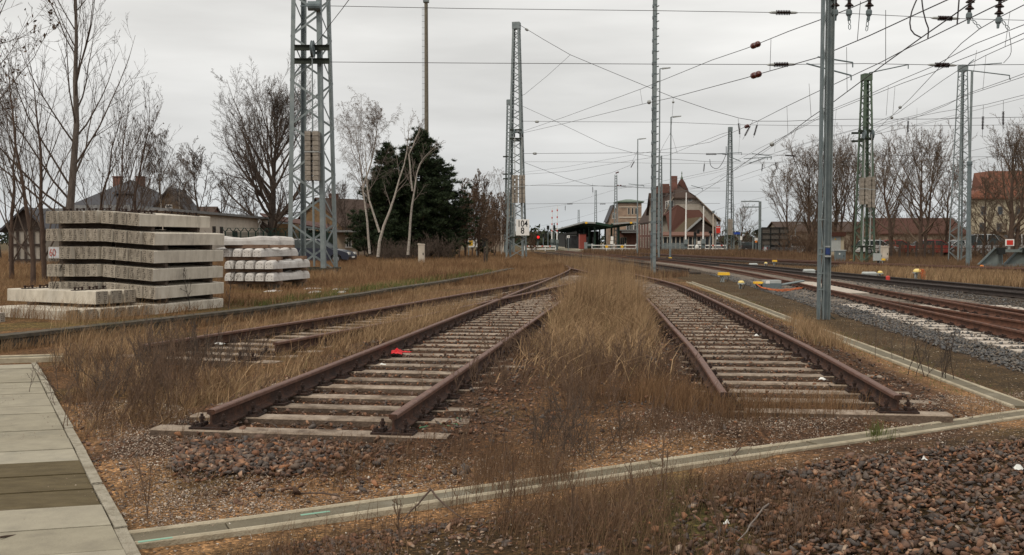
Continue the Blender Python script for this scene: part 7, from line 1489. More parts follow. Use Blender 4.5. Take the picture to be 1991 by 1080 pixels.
# buffer stop
D = 57; k = pxm(D); t = thing('buffer_stop', 'grey steel buffer stop with black buffers and a red board on top', 'buffer stop', (X(1955,D), D, .1)); zb = Z(515,D)
mat('bumper_grey', [(.3,(.13,.155,.15)),(.7,(.2,.23,.225))], 3, rough=.7)
for px, dx in ((1941, -26), (1991, -26)):
    x = X(px,D); zt = Z(483,D); mb = MB(); mb.prism([(x-.28,D-.05,zt),(x+.12,D-.05,zt),(x+.22,D+.1,zb),(x-.9,D+.6,zb)], (.0,.10,0)); recalc(mb.build('side_plate', 'bumper_grey', t)); mb = MB(); mb.beam((x-.24,D-.1,zt+.02), (x-.88,D+.5,zb), .1, .1); mb.beam((x+.12,D-.1,zt), (x+.22,D-.05,zb), .07, .07); mb.build('strut', 'galv_dark', t)
    mb = MB(); mb.box((x, D-.3, Z(488,D)), (.36,.3,.38)); mb.build('buffer', 'signal_black', t)
mb = MB(); mb.beam((X(1944,D),D,Z(488,D)), (X(1995,D),D,Z(488,D)), .18, .16); mb.build('cross_beam', 'bumper_grey', t); mb = MB(); mb.beam((X(1915,D),D+.3,zb-.05), (X(1998,D),D+.3,zb-.05), .3, .14); mb.build('base_beam', 'galv_dark', t)
mb = MB(); mb.box((X(1960.5,D), D-.05, Z(481.5,D)), (.12,.08,.3)); mb.build('board_post', 'fitting', t); mb = MB(); mb.box((X(1960.5,D), D-.12, Z(472,D)), (17*k,.04,13*k)); bd = mb.build('board', 'board_white', t); mb = MB(); mb.box((X(1960.5,D), D-.15, Z(472,D)), (12*k,.02,9*k)); mb.build('red_field', 'sign_red', bd)
c = R(1909, 519, 54); mb = MB(); mb.lathe((c.x, 54, zg(c.x,54)), [(.09,0),(.1,.26),(.06,.3)], 10); single(mb, 'orange_peg', 'sign_orange', 'small orange peg in the grass left of the buffer stop', 'peg')
# left-hand small things
c = R(919, 482, 84); t = thing('notice_board', 'white notice board with a yellow poster in the dry grass', 'notice board', (c.x, 84, .2)); mb = MB(); mb.box((c.x, 84, Z(472.5,84)), (18*pxm(84),.07,17*pxm(84))); mb.build('board', 'board_white', t); mb = MB(); mb.box((X(915.5,84), 83.95, Z(473,84)), (7.5*pxm(84),.02,10*pxm(84))); mb.build('yellow_poster', 'cap_yellow', t); mb = MB(); mb.box((c.x, 83.95, Z(465.5,84)), (15*pxm(84),.02,.08)); mb.build('title_bar', 'signal_black', t)
mb = MB(); 
for q in (-.35,.35): mb.box((c.x+q, 84.06, .7), (.07,.07,1.4))
mb.build('legs', 'galv_dark', t)
c = R(942, 514, 58); mb = MB(); mb.box((c.x, 58, .7), (.10,.10,1.1)); single(mb, 'wooden_post', 'timber', 'shorter dark wooden post in the meadow before the notice board', 'post'); c = R(946.5, 514, 58.3); mb = MB(); mb.box((c.x, 58.3, .85), (.11,.11,1.4)); mb.box((c.x, 58.3, 1.57), (.16,.16,.05)); single(mb, 'wooden_post', 'wall_old', 'taller weathered wooden post in the meadow before the notice board', 'post')
D = 88; c = R(943, 472, D); mb = MB(); mb.box((c.x, D, c.z), (11*pxm(D),.3,16*pxm(D))); mb.box((c.x, D, .5), (.1,.1,1.0)); mb.box((c.x, D-.16, c.z+.3), (11*pxm(D)+.08,.05,.06)); single(mb, 'dark_box', 'signal_black', 'dark meter box on a stub right of the notice board', 'meter box')
D = 118; t = thing('garden_hut', 'low beige hut with round white tank roof behind the notice board', 'hut', (X(950,D), D, 0)); mb = MB(); mb.box((X(948,D), D+1.5, Z(460,D)/2), (44*pxm(D),3,Z(460,D))); mb.build('wall', 'plaster_beige', t); mb = MB(); mb.box((X(948,D), D+1.5, Z(458.5,D)), (48*pxm(D),3.4,.12)); mb.build('roof', 'roof_felt', t); mb = MB(); mb.lathe((X(979,D), D+1, 0), [(.75,0),(.75,1.9),(.6,2.3),(.2,2.45)], 18); mb.build('tank', 'plaster_pink', t)
cabinet(819.5, 477, 500, 62, 12, 'small mottled white box at the foot of the pine', 'plaster_pink', None, .3)
# litter and marks
mat('rag_red', [(.3,(.42,.01,.015)),(.7,(.7,.025,.03))], 20, rough=.7); mat('litter_white', [(0,(.7,.7,.67))], rough=.6); mat('net_green', [(.3,(.04,.16,.10)),(.7,(.12,.27,.13))], 20, rough=.7)
def rag(name, label, cat, px, py, z, lx, ly, mt, seed, h=.06, n=7):
    r_ = random.Random(seed); c = G(px, py, z); mb = MB(); g = [[None]*n for _ in range(n)]
    for i in range(n):
        for j in range(n):
            u, v = i/(n-1)-.5, j/(n-1)-.5; e = 1+r_.uniform(-.3,.3)*(abs(u)+abs(v)); g[i][j] = len(mb.v); mb.v.append(Vector((c.x+u*lx*e, c.y+v*ly*e+u*r_.uniform(-.1,.1)*lx, c.z+.01+h*r_.random()*(1-1.4*max(abs(u),abs(v))))))
    for i in range(n-1):
        for j in range(n-1): mb.face([g[i][j], g[i+1][j], g[i+1][j+1], g[i][j+1]])
    return single(mb, name, mt, label, cat)
rag('red_rag', 'crumpled bright red plastic rag against the left siding rail', 'rag', 772, 688, .115, .16, .34, 'rag_red', 1, .07); rag('red_rag', 'thin red end of the torn plastic pointing to the sleepers', 'rag', 790, 687, .115, .12, .08, 'rag_red', 2, .03)
for i, (px, py, z, s, lb) in enumerate(((744,712,.11,.07,'white broken cup on a sleeper of the left siding'), (1293,671,.05,.10,'white paper scrap left of the right siding rail'), (1470,655,.11,.07,'white rubbish beside the right siding rail fastening'), (1598,741,.11,.07,'small white scrap on the right siding sleepers'), (426,671,.11,.13,'white wrapper on the overgrown siding'), (1980,917,.12,.05,'white scrap on the ballast heap at the frame edge'), (1797,898,.12,.035,'pale stone-like scrap on top of the ballast heap'), (1413,640,.05,.06,'white speck beside the right siding rail'), (995,680,.04,.05,'tiny white scrap beyond the left siding rail'), (1412,1024,.06,.035,'pale torn leaf in the near ballast'))):
    rag('litter', lb, 'litter', px, py, z, s, s*.8, 'litter_white', 10+i, .05, 4)
r_ = random.Random(8); mb = MB()
for i in range(18):
    c = G(r_.uniform(838,900), r_.uniform(820,838), .07); a = r_.uniform(0, 3.1); P_ = [c]
    for k in range(4): a += r_.uniform(-1,1); P_.append(P_[-1]+Vector((math.cos(a)*.04, math.sin(a)*.04, r_.uniform(-.006,.012))))
    mb.tube(P_, .005, 4)
single(mb, 'net_scrap', 'net_green', 'tangle of torn green netting beside the left siding end', 'netting')
mb = MB()
for i in range(10):
    P_ = []
    for u in np.linspace(0, 1, 14):
        px = 1470+u*110; py = 560+math.sin(u*3.1)*9*(.7+.04*i) - u*4 + r_.uniform(-1.2,1.2); c = G(px, py, .04); c.z += r_.uniform(0,.05) + (.12*max(0, .1-u)/.1 if u < .1 else 0); P_.append(c)
    mb.tube(P_, .008, 4)
single(mb, 'orange_net', 'net_orange', 'strand of torn orange netting trailing from the point machine to the turnout', 'netting')
c0 = R(1783, 545, 40)
mb = MB()
for i in range(10):
    P_ = [c0+Vector((.1+r_.uniform(-.1,.15), -.15, .45-k*.09+r_.uniform(-.03,.03))) + Vector((k*.02, 0, -.42)) + Vector((0,0,.42 if True else 0)) for k in range(6)]; mb.tube(P_, .01, 4)
single(mb, 'orange_net', 'net_orange', 'orange netting wound round the grey cable post beyond the tracks', 'netting')
# ================================================================ trees
def rv(r_, s=1.0): return Vector((r_.gauss(0, s), r_.gauss(0, s), r_.gauss(0, s)))
def limb(r_, p, d, L, n, wig, trop, droop=0.0):
    pts = [Vector(p)]; d = Vector(d).normalized(); s = L/(n-1)
    for i in range(n-1):
        d = (d + rv(r_, wig) + Vector((0,0,trop - droop*(i+1)/(n-1)))).normalized(); pts.append(pts[-1] + d*s)
    return pts
def side_dir(r_, d, ang):
    d = d.normalized(); a = d.cross(Vector((0,0,1)) if abs(d.z) < .95 else Vector((1,0,0))).normalized(); b_ = d.cross(a); th = r_.uniform(0, 2*math.pi)
    return (d*math.cos(ang) + (a*math.cos(th)+b_*math.sin(th))*math.sin(ang)).normalized()
def sub(r_, T, pts, r0, r1, lv, P, leafpts):
    """children of a limb; P: dict of lists by level"""
    if lv >= len(P['n']): return
    n = P['n'][lv]; L0 = sum((b_-a).length for a, b_ in zip(pts[:-1], pts[1:]))
    for k in range(n):
        u = P['from'][lv] + (1-P['from'][lv])*(k+r_.random())/n; f = u*(len(pts)-1); i = min(int(f), len(pts)-2); p = pts[i].lerp(pts[i+1], f-i); d = pts[i+1]-pts[i]
        L = L0*P['ratio'][lv]*(1-.55*u)*r_.uniform(.6,1.25); dd = side_dir(r_, d, math.radians(r_.uniform(*P['ang'][lv]))); rr = (r0+(r1-r0)*u)*P['thick'][lv]; last = lv == len(P['n'])-1
        q = limb(r_, p, dd, L, 5 if not last else 4, P['wig'][lv], P['trop'][lv], P.get('droop', [0]*9)[lv]); rr = max(rr, P['rmin']); T.add(q, rr, max(rr*.35, P['rmin']*.7), 4 if lv == 0 else 3); sub(r_, T, q, rr, rr*.35, lv+1, P, leafpts)
        if last and leafpts is not None: leafpts.append(q[-1]); leafpts.append(q[1])
def tree(label, base, H, r0, seed, P, trunk_pts=None, main=None, bark='bark', twig='twig', group=None, name='bare_tree', leaves=None, first=.25, spread=.42, lead=.25):
    r_ = random.Random(seed); base = Vector(base); t = thing(name, label, 'tree', base, 0, group); TT, TB = Tubes(), Tubes(); leafpts = [] if leaves else None
    if trunk_pts is None: trunk_pts = limb(r_, (0,0,0), (r_.gauss(0,.04), r_.gauss(0,.04), 1), H, 10, .035, .06)
    trunks = trunk_pts if isinstance(trunk_pts[0], (list, tuple)) and isinstance(trunk_pts[0][0], Vector) else [trunk_pts]
    for ti, tp in enumerate(trunks):
        k = 1 if ti == 0 else .75; wp = [base + Vector(p) for p in tp]; TT.add(wp, r0*k, .007, 8); nb = main or 16; Ht = sum((b_-a).length for a, b_ in zip(wp[:-1], wp[1:]))
        for i in range(nb):
            u = first + (1-first)*(i+r_.random()*.8)/nb; f = u*(len(wp)-1); j = min(int(f), len(wp)-2); p = wp[j].lerp(wp[j+1], f-j); v = (u-first)/(1-first)
            L = Ht*spread*(P['shape'](v))*r_.uniform(.75,1.15); ang = math.radians(P['main_ang'][0]*(1-v)+P['main_ang'][1]*v + r_.uniform(-10,10)); dd = side_dir(r_, wp[j+1]-wp[j], ang); rr = max(r0*k*(1-u*.85)*P.get('mthick', .42), P['rmin']*1.3)
            q = limb(r_, p, dd, L, 7, P['mwig'], P['mtrop'], P.get('mdroop', 0)); TB.add(q, rr, P['rmin'], 5); sub(r_, TB, q, rr, P['rmin'], 0, P, leafpts)
    TT.build('trunk', bark, t); TB.build('crown', twig, t)
    if leaves and leafpts:
        mt, keep, sz = leaves; L_ = np.array([tuple(p) for p in leafpts if r_.random() < keep]); n = len(L_)
        if n:
            g2 = np.random.default_rng(seed); a = g2.normal(0, 1, (n, 3)); a /= np.linalg.norm(a, axis=1, keepdims=True); b_ = np.cross(a, g2.normal(0, 1, (n, 3))); b_ /= np.linalg.norm(b_, axis=1, keepdims=True); s = sz*g2.uniform(.5, 1.3, (n, 1)); V = np.stack([L_-a*s, L_+b_*s*.5, L_+a*s, L_-b_*s*.5], 1).reshape(-1, 3); np_obj('dead_leaves', V, [np.arange(n*4).reshape(-1, 4)], mt, t)
    return t
ROUND = dict(n=[7,5,4], **{'from': [.15,.15,.1]}, ratio=[.55,.5,.5], ang=[(25,50),(25,55),(25,60)], wig=[.10,.13,.16], trop=[.10,.07,.04], thick=[.45,.5,.6], rmin=.012, shape=lambda v: .75+.6*math.sin(math.pi*min(v*1.1,1))-.45*v, main_ang=(55,22), mwig=.08, mtrop=.16, mthick=.42)
OPEN = dict(ROUND, n=[8,6,3], main_ang=(62,30), mtrop=.12)
UP = dict(ROUND, n=[6,4,3], ratio=[.5,.5,.5], main_ang=(48,20), mtrop=.2, shape=lambda v: 1.05-.75*v, ang=[(20,40),(25,45),(25,50)])
BIR = dict(ROUND, n=[7,6,5], ratio=[.5,.55,.8], main_ang=(40,20), mtrop=.10, ang=[(20,45),(25,50),(30,60)], droop=[.1,.35,.9], trop=[.05,0,-.1], rmin=.006, wig=[.1,.12,.1], mthick=.45, shape=lambda v: .8+.4*math.sin(math.pi*v)-.4*v)
WIL = dict(BIR, droop=[.5,1.0,2.0], ratio=[.6,.7,1.1], rmin=.008, n=[6,6,5])
SHR = dict(ROUND, n=[6,5,3], rmin=.009, main_ang=(30,20), shape=lambda v: 1-.5*v)
def gp(px, D): c = R(px, 470, D); return (c.x, D, zg(c.x, D)-.05)
# big bare tree left of the mast
tree('tall bare tree with a dense fan-shaped crown left of the big lattice mast', gp(527, 86), 12.6, .42, 21, dict(ROUND, n=[10,8,6], rmin=.009, mtrop=.17, mthick=.5, main_ang=(62,20)), main=38, first=.12, spread=.6, bark='bark', twig='twig')
# slender tall tree and its neighbours at the left
tree('tallest slender bare poplar rising out of the frame behind the sleeper stack', gp(134, 33), 11.6, .17, 33, dict(UP, rmin=.0045, n=[7,4,2], mthick=.3), [Vector((0,0,0)),Vector((.08,0,1.3)),Vector((.02,.1,2.6)),Vector((.2,0,4.0)),Vector((.28,.1,5.4)),Vector((.3,0,6.8)),Vector((.34,.05,8.2)),Vector((.36,0,9.6)),Vector((.38,0,10.8)),Vector((.4,0,11.8))], main=28, first=.16, spread=.46, bark='bark_grey', twig='twig')
for i, (px, D, H, r, lean, lb) in enumerate(((62, 31, 7.2, .09, -.10, 'bare sapling with curved stem left of the tall poplar'), (88, 34, 7.6, .10, -.04, 'dark many-branched young tree close left of the tall poplar'), (170, 35, 6.3, .07, .22, 'bare sapling leaning right from behind the stack'), (215, 33, 6.0, .07, .12, 'thin bare sapling right of the tall poplar'), (248, 34, 6.2, .08, .14, 'bare sapling with long arching shoots above the slate roof'), (20, 36, 6.8, .09, .05, 'bare young tree at the left edge behind the shed'), (200, 38, 5.6, .06, .3, 'slanting bare sapling behind the slate roof gable'))):
    tp = [Vector((lean*H*(k/8)**1.3, 0, H*k/8*.98)) + rv(random.Random(i*9+k), .04) for k in range(9)]
    tree(lb, gp(px, D), H, r, 50+i, dict(UP, rmin=.004, n=[5,3,2], main_ang=(40,20), mthick=.4, ratio=[.6,.55,.5]), tp, main=14, first=.1, spread=.6, bark='bark_warm', twig='twig', group='young bare trees behind the stack', leaves=('leaf_dry', .03, .05))
tree('overhanging tree at the top left with withered leaf clusters', gp(-95, 17), 9.0, .12, 71, dict(OPEN, rmin=.0035, n=[6,4,3], mthick=.16), main=20, first=.3, spread=.34, twig='twig', leaves=('leaf_dry', .35, .04))
tree('weeping willow curtain at the left edge beyond the shed', gp(-5, 72), 12.5, .3, 81, WIL, main=20, first=.3, spread=.36, twig='twig', name='willow')
tree('weeping birch with hanging twigs behind the slate villa', gp(322, 92), 10.6, .18, 82, dict(WIL, rmin=.009), main=18, first=.3, spread=.36, bark='birch', twig='twig', name='birch')
tree('second weeping birch right of it, thinner', gp(352, 90), 8.6, .14, 83, dict(WIL, rmin=.008), main=13, first=.3, spread=.34, bark='birch', twig='birch_twig', name='birch')
tree('small dark rounded bare tree above the workshop roof', gp(393, 88), 8.6, .2, 84, dict(ROUND, n=[7,6,4], rmin=.014), main=16, first=.2, spread=.5)
tree('low spreading bare tree over the workshop, left of the big bare tree', gp(425, 95), 6.8, .15, 85, dict(ROUND, n=[6,5,4], rmin=.012), main=14, first=.2, spread=.55)
for i, (px, D, H, lb) in enumerate(((650, 100, 6.5, 'grey brush tree right of the big mast, left one'), (672, 98, 6.8, 'grey brush tree right of the big mast, right one'), (300, 100, 6.5, 'bare bush tree beside the slate villa gable'), (478, 105, 6.0, 'low bare bush tree behind the workshop, left of the big tree'))):
    tree(lb, gp(px, D), H, .12, 90+i, dict(ROUND, n=[6,5,4], rmin=.010), main=13, first=.15, spread=.5, twig='twig', group='background bush trees on the left')
# birches by the pine
V = Vector
def bl(px, py, D, b_): c = R(px, py, D); return V((c.x-b_[0], 0, c.z-b_[2]))
b1 = gp(717, 60); tr = [bl(719,494,60,b1), bl(716,460,60,b1), bl(714,430,60,b1), bl(710,400,60,b1), bl(706,370,60,b1), bl(704,340,60,b1), bl(700,310,60,b1), bl(694,280,60,b1), bl(690,250,60,b1)]
tr2 = [bl(706,368,60,b1), bl(710,350,60,b1), bl(716,335,60,b1), bl(722,315,60,b1), bl(726,295,60,b1), bl(730,275,60,b1), bl(732,262,60,b1), bl(733,250,60,b1), bl(734,240,60,b1)]
tree('white-stemmed birch right of the big lattice mast with a fine drooping crown', b1, 8, .08, 101, dict(BIR, n=[7,6,5], rmin=.0045), [tr, tr2], main=18, first=.36, spread=.47, bark='birch', twig='birch_twig', name='birch', group='birches before the pine')
b2 = gp(736, 59); t1 = [bl(735,500,59,b2), bl(738,470,59,b2), bl(746,440,59,b2), bl(758,410,59,b2), bl(768,380,59,b2), bl(776,350,59,b2), bl(786,320,59,b2), bl(792,290,59,b2), bl(794,262,59,b2), bl(795,236,59,b2)]
t2_ = [bl(738,452,59,b2), bl(734,440,59,b2), bl(726,415,59,b2), bl(718,390,59,b2), bl(714,365,59,b2), bl(713,345,59,b2), bl(712,325,59,b2), bl(711,305,59,b2), bl(711,290,59,b2), bl(710,280,59,b2)]
tree('forked birch whose right stem leans across the dark pine', b2, 8, .10, 102, dict(BIR, n=[4,3,2], ratio=[.5,.5,.6]), [t1, t2_], main=9, first=.35, spread=.24, bark='birch', twig='birch_twig', name='birch', group='birches before the pine')
b3 = gp(793, 60); t1 = [bl(793,496,60,b3), bl(796,465,60,b3), bl(798,430,60,b3), bl(801,400,60,b3), bl(806,370,60,b3), bl(810,340,60,b3), bl(816,320,60,b3), bl(826,305,60,b3), bl(836,295,60,b3), bl(846,288,60,b3)]
t2_ = [bl(799,372,60,b3)+V((.1,0,0)), bl(799,350,60,b3), bl(797,320,60,b3), bl(795,300,60,b3), bl(803,285,60,b3), bl(808,270,60,b3), bl(812,262,60,b3), bl(815,255,60,b3), bl(816,250,60,b3), bl(817,245,60,b3)]
tree('bright slim birch standing before the middle of the pine', b3, 8, .085, 103, dict(BIR, n=[4,3,2], ratio=[.5,.5,.6]), [t1, t2_], main=9, first=.3, spread=.24, bark='birch', twig='birch_twig', name='birch', group='birches before the pine')
# dark pine
def pine(label, base, H, W_, seed, trunk_r=.22, n_w=26, tuft=3.2, low=.06, group=None, sz=.16, dens=1.0):
    r_ = random.Random(seed); base = Vector(base); t = thing('pine_tree', label, 'tree', base, 0, group); TT = Tubes(); TT.add([base+V((0,0,H*k/9)) for k in range(10)], trunk_r, .03, 8); cs = []; TB = Tubes()
    for w_i in range(n_w):
        u = low + (1-low)*w_i/n_w; L = W_/2*(1.05-u**1.55)*(.95 if u > .12 else .8)
        for k in range(7):
            if r_.random() < .12: continue
            a = r_.uniform(0, 6.283); l = L*r_.uniform(.6,1.15); d = V((math.cos(a), math.sin(a), r_.uniform(-.15,.35))); p = base + V((0,0,u*H)); q = limb(r_, p, d, l, 5, .07, .08); TB.add(q, .05, .015, 4)
            nt_ = max(2, int(l*tuft*dens))
            for j in range(nt_):
                f = .3+.7*(j+r_.random())/nt_; g = f*4; i = min(int(g), 3); c = q[i].lerp(q[i+1], g-i) + rv(r_, .12+.10*l*(1-f*.5)); cs.append((c, .75+.5*r_.random()))
    cs.append((base+V((0,0,H)), 1)); TT.build('trunk', 'bark', t); TB.build('branches', 'bark', t)
    C = np.array([tuple(c) for c, _ in cs]); S = np.array([s for _, s in cs]); g2 = np.random.default_rng(seed); m_ = 42; n = len(C)
    P_ = np.repeat(C, m_, 0); s = np.repeat(S, m_)[:, None]; off = g2.normal(0, 1, (n*m_, 3)); off /= np.linalg.norm(off, axis=1, keepdims=True); off[:, 2] = off[:, 2]*.7+.25; a = P_ + off*s*.10*g2.random((n*m_, 1)); b_ = P_ + off*s*sz*2.0*g2.uniform(.6, 1.2, (n*m_, 1)); sd = np.cross(off, g2.normal(0, 1, (n*m_, 3))); sd /= np.linalg.norm(sd, axis=1, keepdims=True); sd *= .03
    Vv = np.stack([a-sd, a+sd, b_], 1).reshape(-1, 3); np_obj('needles', Vv, [np.arange(n*m_*3).reshape(-1, 3)], 'needle', t); return t
pine('broad dark pine behind the birches', gp(819, 74), R(820, 258, 74).z, 8.7, 7, n_w=38, tuft=7.5, sz=.15)
pine('smaller dark pine crown filling the left flank of the broad pine', gp(752, 72), R(765, 285, 72).z, 6.4, 17, n_w=28, tuft=6.5, sz=.15)
pine('small spruce tip standing in the russet thicket', gp(940, 96), R(940, 380, 96).z, 2.2, 9, .1, 20, 5, sz=.09)
# russet thicket
for i, (px, D, H, r) in enumerate(((893,76,4.6,.05),(905,80,5.6,.06),(918,84,5.4,.06),(930,78,6.0,.06),(948,92,5.2,.06),(962,88,4.4,.05),(885,84,4.0,.05),(975,104,5.6,.07),(988,110,6.2,.07),(905,95,5.0,.05),(955,108,5.5,.06),(870,80,3.6,.05),(1035,130,2.5,.05))):
    tree(['scrub tree at the left end of the russet thicket, nearest the pine','tall scrub tree with last leaves right of the pine','scrub tree in the middle of the thicket','highest thicket tree holding dead leaves at its tips','thicket tree above the hut roof','short thicket tree behind the notice board','low scrub touching the pine branches','dark scrub tree left of the lattice mast','tall scrub tree behind the hidden third mast','rear scrub tree deep in the thicket','rear scrub tree behind the spruce tip','lowest scrub bush under the pine','low bush behind the kilometre board'][i], gp(px, D), H, r, 120+i, dict(SHR, n=[7,6,4], rmin=.011), [[V((0,0,0))]+[V((k*.05*j, 0, H*k/7)) + rv(random.Random(i*7+k+j), .05) for k in range(1, 8)] for j in (-1, .4, 1.5)], main=9, first=.06, spread=.42, bark='bark_warm', twig='twig_red', group='thicket trees beside the pine', name='scrub_tree', leaves=('leaf_dry', .10, .07))
tree('thin slanting birch before the thicket', gp(925, 80), 5, .05, 140, dict(BIR, n=[4,3,2]), [bl(922,482,80,gp(925,80)), bl(930,465,80,gp(925,80)), bl(937,445,80,gp(925,80)), bl(943,425,80,gp(925,80)), bl(948,410,80,gp(925,80)), bl(951,395,80,gp(925,80)), bl(955,380,80,gp(925,80))], main=7, first=.4, spread=.3, bark='birch', twig='birch_twig', name='birch')
tree('drooping birch twigs left of the kilometre board mast', gp(975, 96), 8.0, .08, 141, dict(WIL, n=[4,4,3], rmin=.007), main=8, first=.4, spread=.3, bark='birch', twig='birch_twig', name='birch')
# bare trees on the right
big = [(1572, 112, 11.6, .28, 'dense bare tree left of the steel post'), (1530, 120, 9.6, .22, 'spreading bare tree above the hoarding'), (1625, 114, 12.0, .26, 'dense bare tree between steel post and green mast'), (1660, 118, 10.8, .22, 'bare tree just left of the green mast'), (1736, 100, 10.6, .26, 'bare tree with leaning trunk right of the green mast'), (1790, 98, 11.8, .26, 'wide bare tree with twin trunk right of the leaning one'), (1838, 104, 9.0, .2, 'crooked bare tree behind the pale lattice mast'), (1915, 84, 6.8, .13, 'slender bare tree before the cream house'), (1966, 82, 10.4, .3, 'large bare tree covering the cream house at the right edge'), (1700, 122, 9.2, .18, 'rear bare tree beside the green mast weights'), (1442, 175, 7.2, .2, 'small rounded bare tree right of the station'), (1400, 200, 6.0, .15, 'faint bare tree behind the station roof'), (1590, 128, 9.0, .18, 'rear bare tree hidden by the steel post'), (2005, 90, 10.6, .2, 'bare tree half outside the right edge')]
for i, (px, D, H, r, lb) in enumerate(big):
    lean = .12 if px == 1736 else (-.05 if px == 1838 else 0); H_ = H*.92
    tp = [[V((-lean*H*(k/8), 0, H_*k/8)) + rv(random.Random(i*5+k), .05)*(k > 0) for k in range(9)]]
    if px in (1790, 1572, 1966, 1625): tp.append([V((.3+.18*k/8*H*.5, 0, H_*.92*k/8)) + rv(random.Random(i*5+k+99), .05)*(k > 0) for k in range(9)])
    tree(lb, gp(px, D), H, r, 160+i, dict(ROUND, n=[7,6,4] if D < 150 else [7,5,4], rmin=.010 if D < 90 else .012, mtrop=.17, main_ang=(60,22), mthick=.45), tp, main=19 if D < 150 else 16, first=.13, spread=.58, bark='bark_warm', twig='twig_warm', group='bare trees beyond the running tracks', leaves=None)
# hedge-like undergrowth under them
for i, (px, D, H) in enumerate(((1545,110,3.2),(1580,108,3.6),(1608,111,3.0),(1648,108,3.4),(1690,106,3.0),(1735,96,1.7),(1765,114,3.6),(1800,95,1.5),(1835,114,3.8),(1875,92,1.5),(1900,112,3.6),(1940,84,1.9),(1985,96,3.0),(1420,160,2.2),(1495,140,3.0),(1462,170,3.0),(700,92,3.2),(668,92,3.0),(760,68,1.6),(858,70,2.0),(780,66,1.4))):
    r_ = random.Random(300+i); T = Tubes(); b_ = V(gp(px, D)); t = thing('bush', 'bare brown bush ' + ['below the hoarding corner','left of the steel post foot','hidden behind the steel post','right of the steel post by the hut','left of the green mast foot','right of the green mast foot','under the leaning bare tree','between the twin trunks','left of the pale lattice mast','right of the pale lattice mast','under the slender tree by the cream house','left of the buffer stop','behind the buffer stop','at the foot of the crossing mast','behind the hoarding','behind the steel half frame','beside the annex','between annex and big lattice mast','at the foot of the forked birch','under the right flank of the pine','left of the small mottled box'][i], 'bush', b_, 0, 'undergrowth below the bare trees')
    for k in range(46):
        p = b_ + V((r_.uniform(-1.4,1.4), r_.uniform(-.8,.8), 0)); q = limb(r_, p, V((r_.gauss(0,.35), r_.gauss(0,.3), 1)), H*r_.uniform(.5,1.05), 6, .10, .03); T.add(q, .018, .006, 3); sub(r_, T, q, .014, .006, 0, dict(SHR, n=[6,4], rmin=.009), None)
    T.build('stems', 'twig_red' if px > 1500 else 'twig', t)
# near brushwood
def brush(label, px, py, z, H, n, spread, seed, mt='twig_red', rmin=.0022, lean=0.0, name='shrub', w_=.35, sub_n=(7,3)):
    c = G(px, py, z); r_ = random.Random(seed); T = Tubes(); t = thing(name, label, 'shrub', c, 0)
    for k in range(n):
        p = c + V((r_.gauss(0, w_*.35), r_.gauss(0, w_*.35), 0)); q = limb(r_, p, V((r_.gauss(lean, spread), r_.gauss(0, spread), 1)), H*r_.uniform(.55,1.05), 7, .07, .02); T.add(q, rmin*1.7, rmin*.7, 4); sub(r_, T, q, rmin*1.3, rmin, 0, dict(SHR, n=list(sub_n), rmin=rmin*.8, ratio=[.45,.45], ang=[(18,40),(20,45)]), None)
    T.build('stems', mt, t); return t
brush('reddish brown shrub leaning right beside the slab path', 255, 820, .02, .66, 42, .38, 401, lean=.3, w_=.7)
brush('thin dark shrub before the cut rail of the overgrown siding', 300, 760, .04, .75, 26, .28, 402, lean=.2, w_=.6); brush('wiry brown shrub in the corner by the left siding end', 360, 760, .04, .5, 30, .4, 403, w_=.8); brush('dense wiry thicket left of the overgrown cut rail', 330, 715, .04, .6, 46, .36, 414, 'twig', .0026, w_=.9); brush('purple brown wiry shrub over the soil by the path', 215, 775, .03, .5, 40, .42, 415, 'twig', .0022, w_=.8); brush('grey brown shrub leaning over the overgrown sleepers', 420, 720, .05, .45, 36, .4, 416, 'twig', .0022, w_=.8); brush('tangle of brown stems right of the path end', 215, 725, .03, .45, 30, .35, 404, w_=.9)
brush('dark purplish shrub between the siding ends', 1085, 880, .04, .5, 46, .42, 405, 'twig', .0016, w_=.55); brush('brown wiry shrub right behind the dark one', 1120, 800, .05, .5, 45, .36, 406, w_=.7); brush('low tangled shrub along the left siding rail', 960, 760, .05, .42, 30, .4, 407, w_=.7); brush('brown shrub under the tall weeds near the right siding', 1250, 745, .05, .5, 40, .38, 408, w_=.8); brush('wiry weeds before the right siding end', 1330, 850, .03, .28, 30, .4, 409, w_=.8); brush('dry shrub among the tall weeds', 1160, 740, .05, .6, 45, .35, 410, w_=.9); brush('brown shrub beside the siding at mid distance', 1020, 700, .05, .5, 40, .35, 411, w_=.8)
brush('bare thorny shrub right of the second trough', 1820, 735, .02, .62, 10, .3, 412, 'bark', .003, w_=.3, sub_n=(6,3)); brush('single twiggy stem before the ballast shoulder', 1740, 700, .02, .9, 4, .12, 413, 'twig', .0022, w_=.3)
for i, (px, py, H, lb) in enumerate(((1290,990,.60,'tall dead weed stalk rising in the near ballast'), (980,985,.55,'dead weed stalk left of the ragged tuft'), (1080,960,.62,'dead weed stalk inside the ragged tuft'), (895,890,.55,'slim dead stalk before the left siding end'), (1235,1000,.42,'short dead stalk left of the tallest one'), (1400,1060,.50,'dead seed stalk in front of the ballast heap'), (1560,1075,.42,'dead seed stalk at the lower edge of the heap'), (290,1010,.35,'dead stalk at the path corner'), (510,790,.45,'dead stalk beside the left siding sleepers'), (1640,1060,.34,'small forked stalk on the ballast heap'), (1110,1060,.4,'thin stalk in the near moss'), (770,1060,.32,'short stalk in the near moss left of centre'), (300,760,.9,'tall thin stalk over the brown shrub'), (1545,560,.5,'thin stalk beside the turnout'))):
    brush(lb, px, py, .03, H, 2, .1, 430+i, 'twig_red', .0022, w_=.05, name='weed_stalk', sub_n=(9,2))
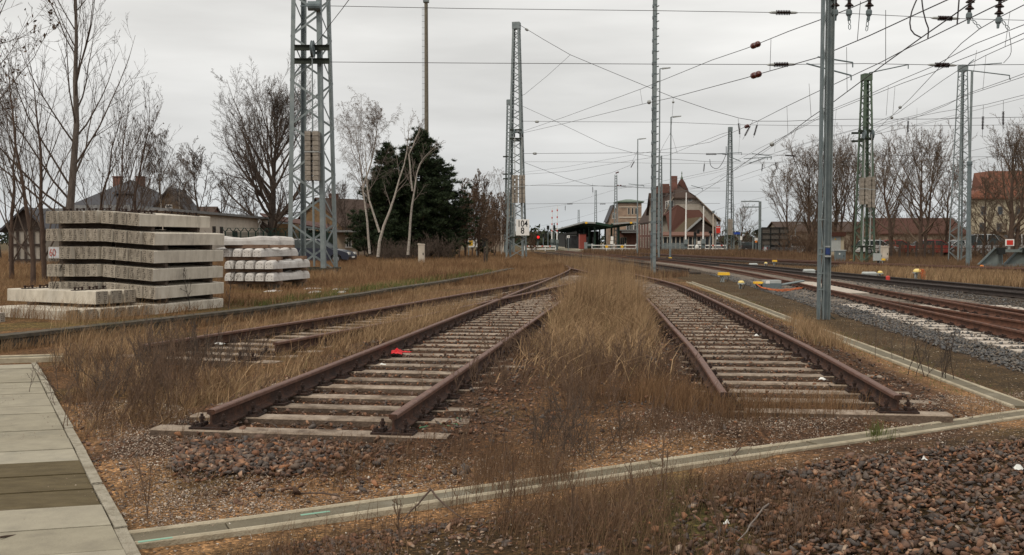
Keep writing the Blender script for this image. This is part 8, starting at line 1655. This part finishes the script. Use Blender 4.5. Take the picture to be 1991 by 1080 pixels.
brush('thorny bramble hanging with red berries before the white stack', 430, 545, .3, 1.6, 9, .35, 470, 'twig_red', .006, lean=.3, w_=1.0)
brush('dead umbel plants before the tall stack', 330, 600, .25, 1.15, 9, .12, 471, 'bark', .005, w_=1.5); brush('thin dead stems before the shaded end of the stack', 150, 600, .25, 1.3, 12, .25, 472, 'bark', .005, w_=1.4)
# loose twigs lying about
r_ = random.Random(77)
for i, (p0, p1, lb) in enumerate((((838,952),(760,1030),'broken dry twig propped on the trough'), ((838,952),(880,1030),'second leg of the broken twig at the trough'), ((1495,980),(1395,1075),'pale bent stick lying on the ballast heap'), ((0,1045),(60,1035),'dark twig lying on the slab path'), ((1440,870),(1395,905),'thin stick on the gravel by the trough'), ((660,965),(520,930),'long brown stick on the soil before the siding'))):
    a, b_ = G(*p0, .12 if i in (0,1) else .10 if i == 2 else .06), G(*p1, .03 if i != 2 else .12); q = limb(r_, a, b_-a, (b_-a).length, 6, .06, 0); mb = MB(); mb.tube(q, [.006,.006,.005,.005,.004,.003], 5); single(mb, 'fallen_twig', 'bark_warm' if i != 2 else 'birch_twig', lb, 'twig')
# far wood on the horizon
pts = []; 
for px, H in ((1012,4),(1022,6),(1034,7),(1046,6),(1058,5),(1070,5),(870,6),(700,7),(560,6),(420,7),(300,6),(1410,5),(1440,6),(1480,6),(1530,7),(1600,7),(1680,6),(1750,6),(1820,7),(1900,6),(1980,7),(100,7),(0,6),(200,6),(1095,5),(1120,5)): pts.append((px, H))
C = []; g2 = np.random.default_rng(5)
for px, H in pts:
    for k in range(420): 
        x = R(px, 470, 420).x + g2.normal(0, 8); z = abs(g2.normal(.45, .3))*H; C.append((x, 420+g2.normal(0, 6), min(z, H*1.15)))
C = np.array(C); n = len(C); a = g2.normal(0, .45, (n, 3)); b_ = g2.normal(0, .45, (n, 3)); V_ = np.stack([C-a, C+b_, C+a, C-b_], 1).reshape(-1, 3)
mat('far_green', [(0,(.03,.035,.02))], rough=.95, island=[(0,(.015,.022,.012)),(.6,(.035,.045,.022)),(1,(.06,.05,.035))])
o = np_obj('far_wood', V_, [np.arange(n*4).reshape(-1, 4)], 'far_green'); o['label'] = 'dark distant wood along the horizon behind the crossing'; o['kind'] = 'stuff'; o['category'] = 'wood'
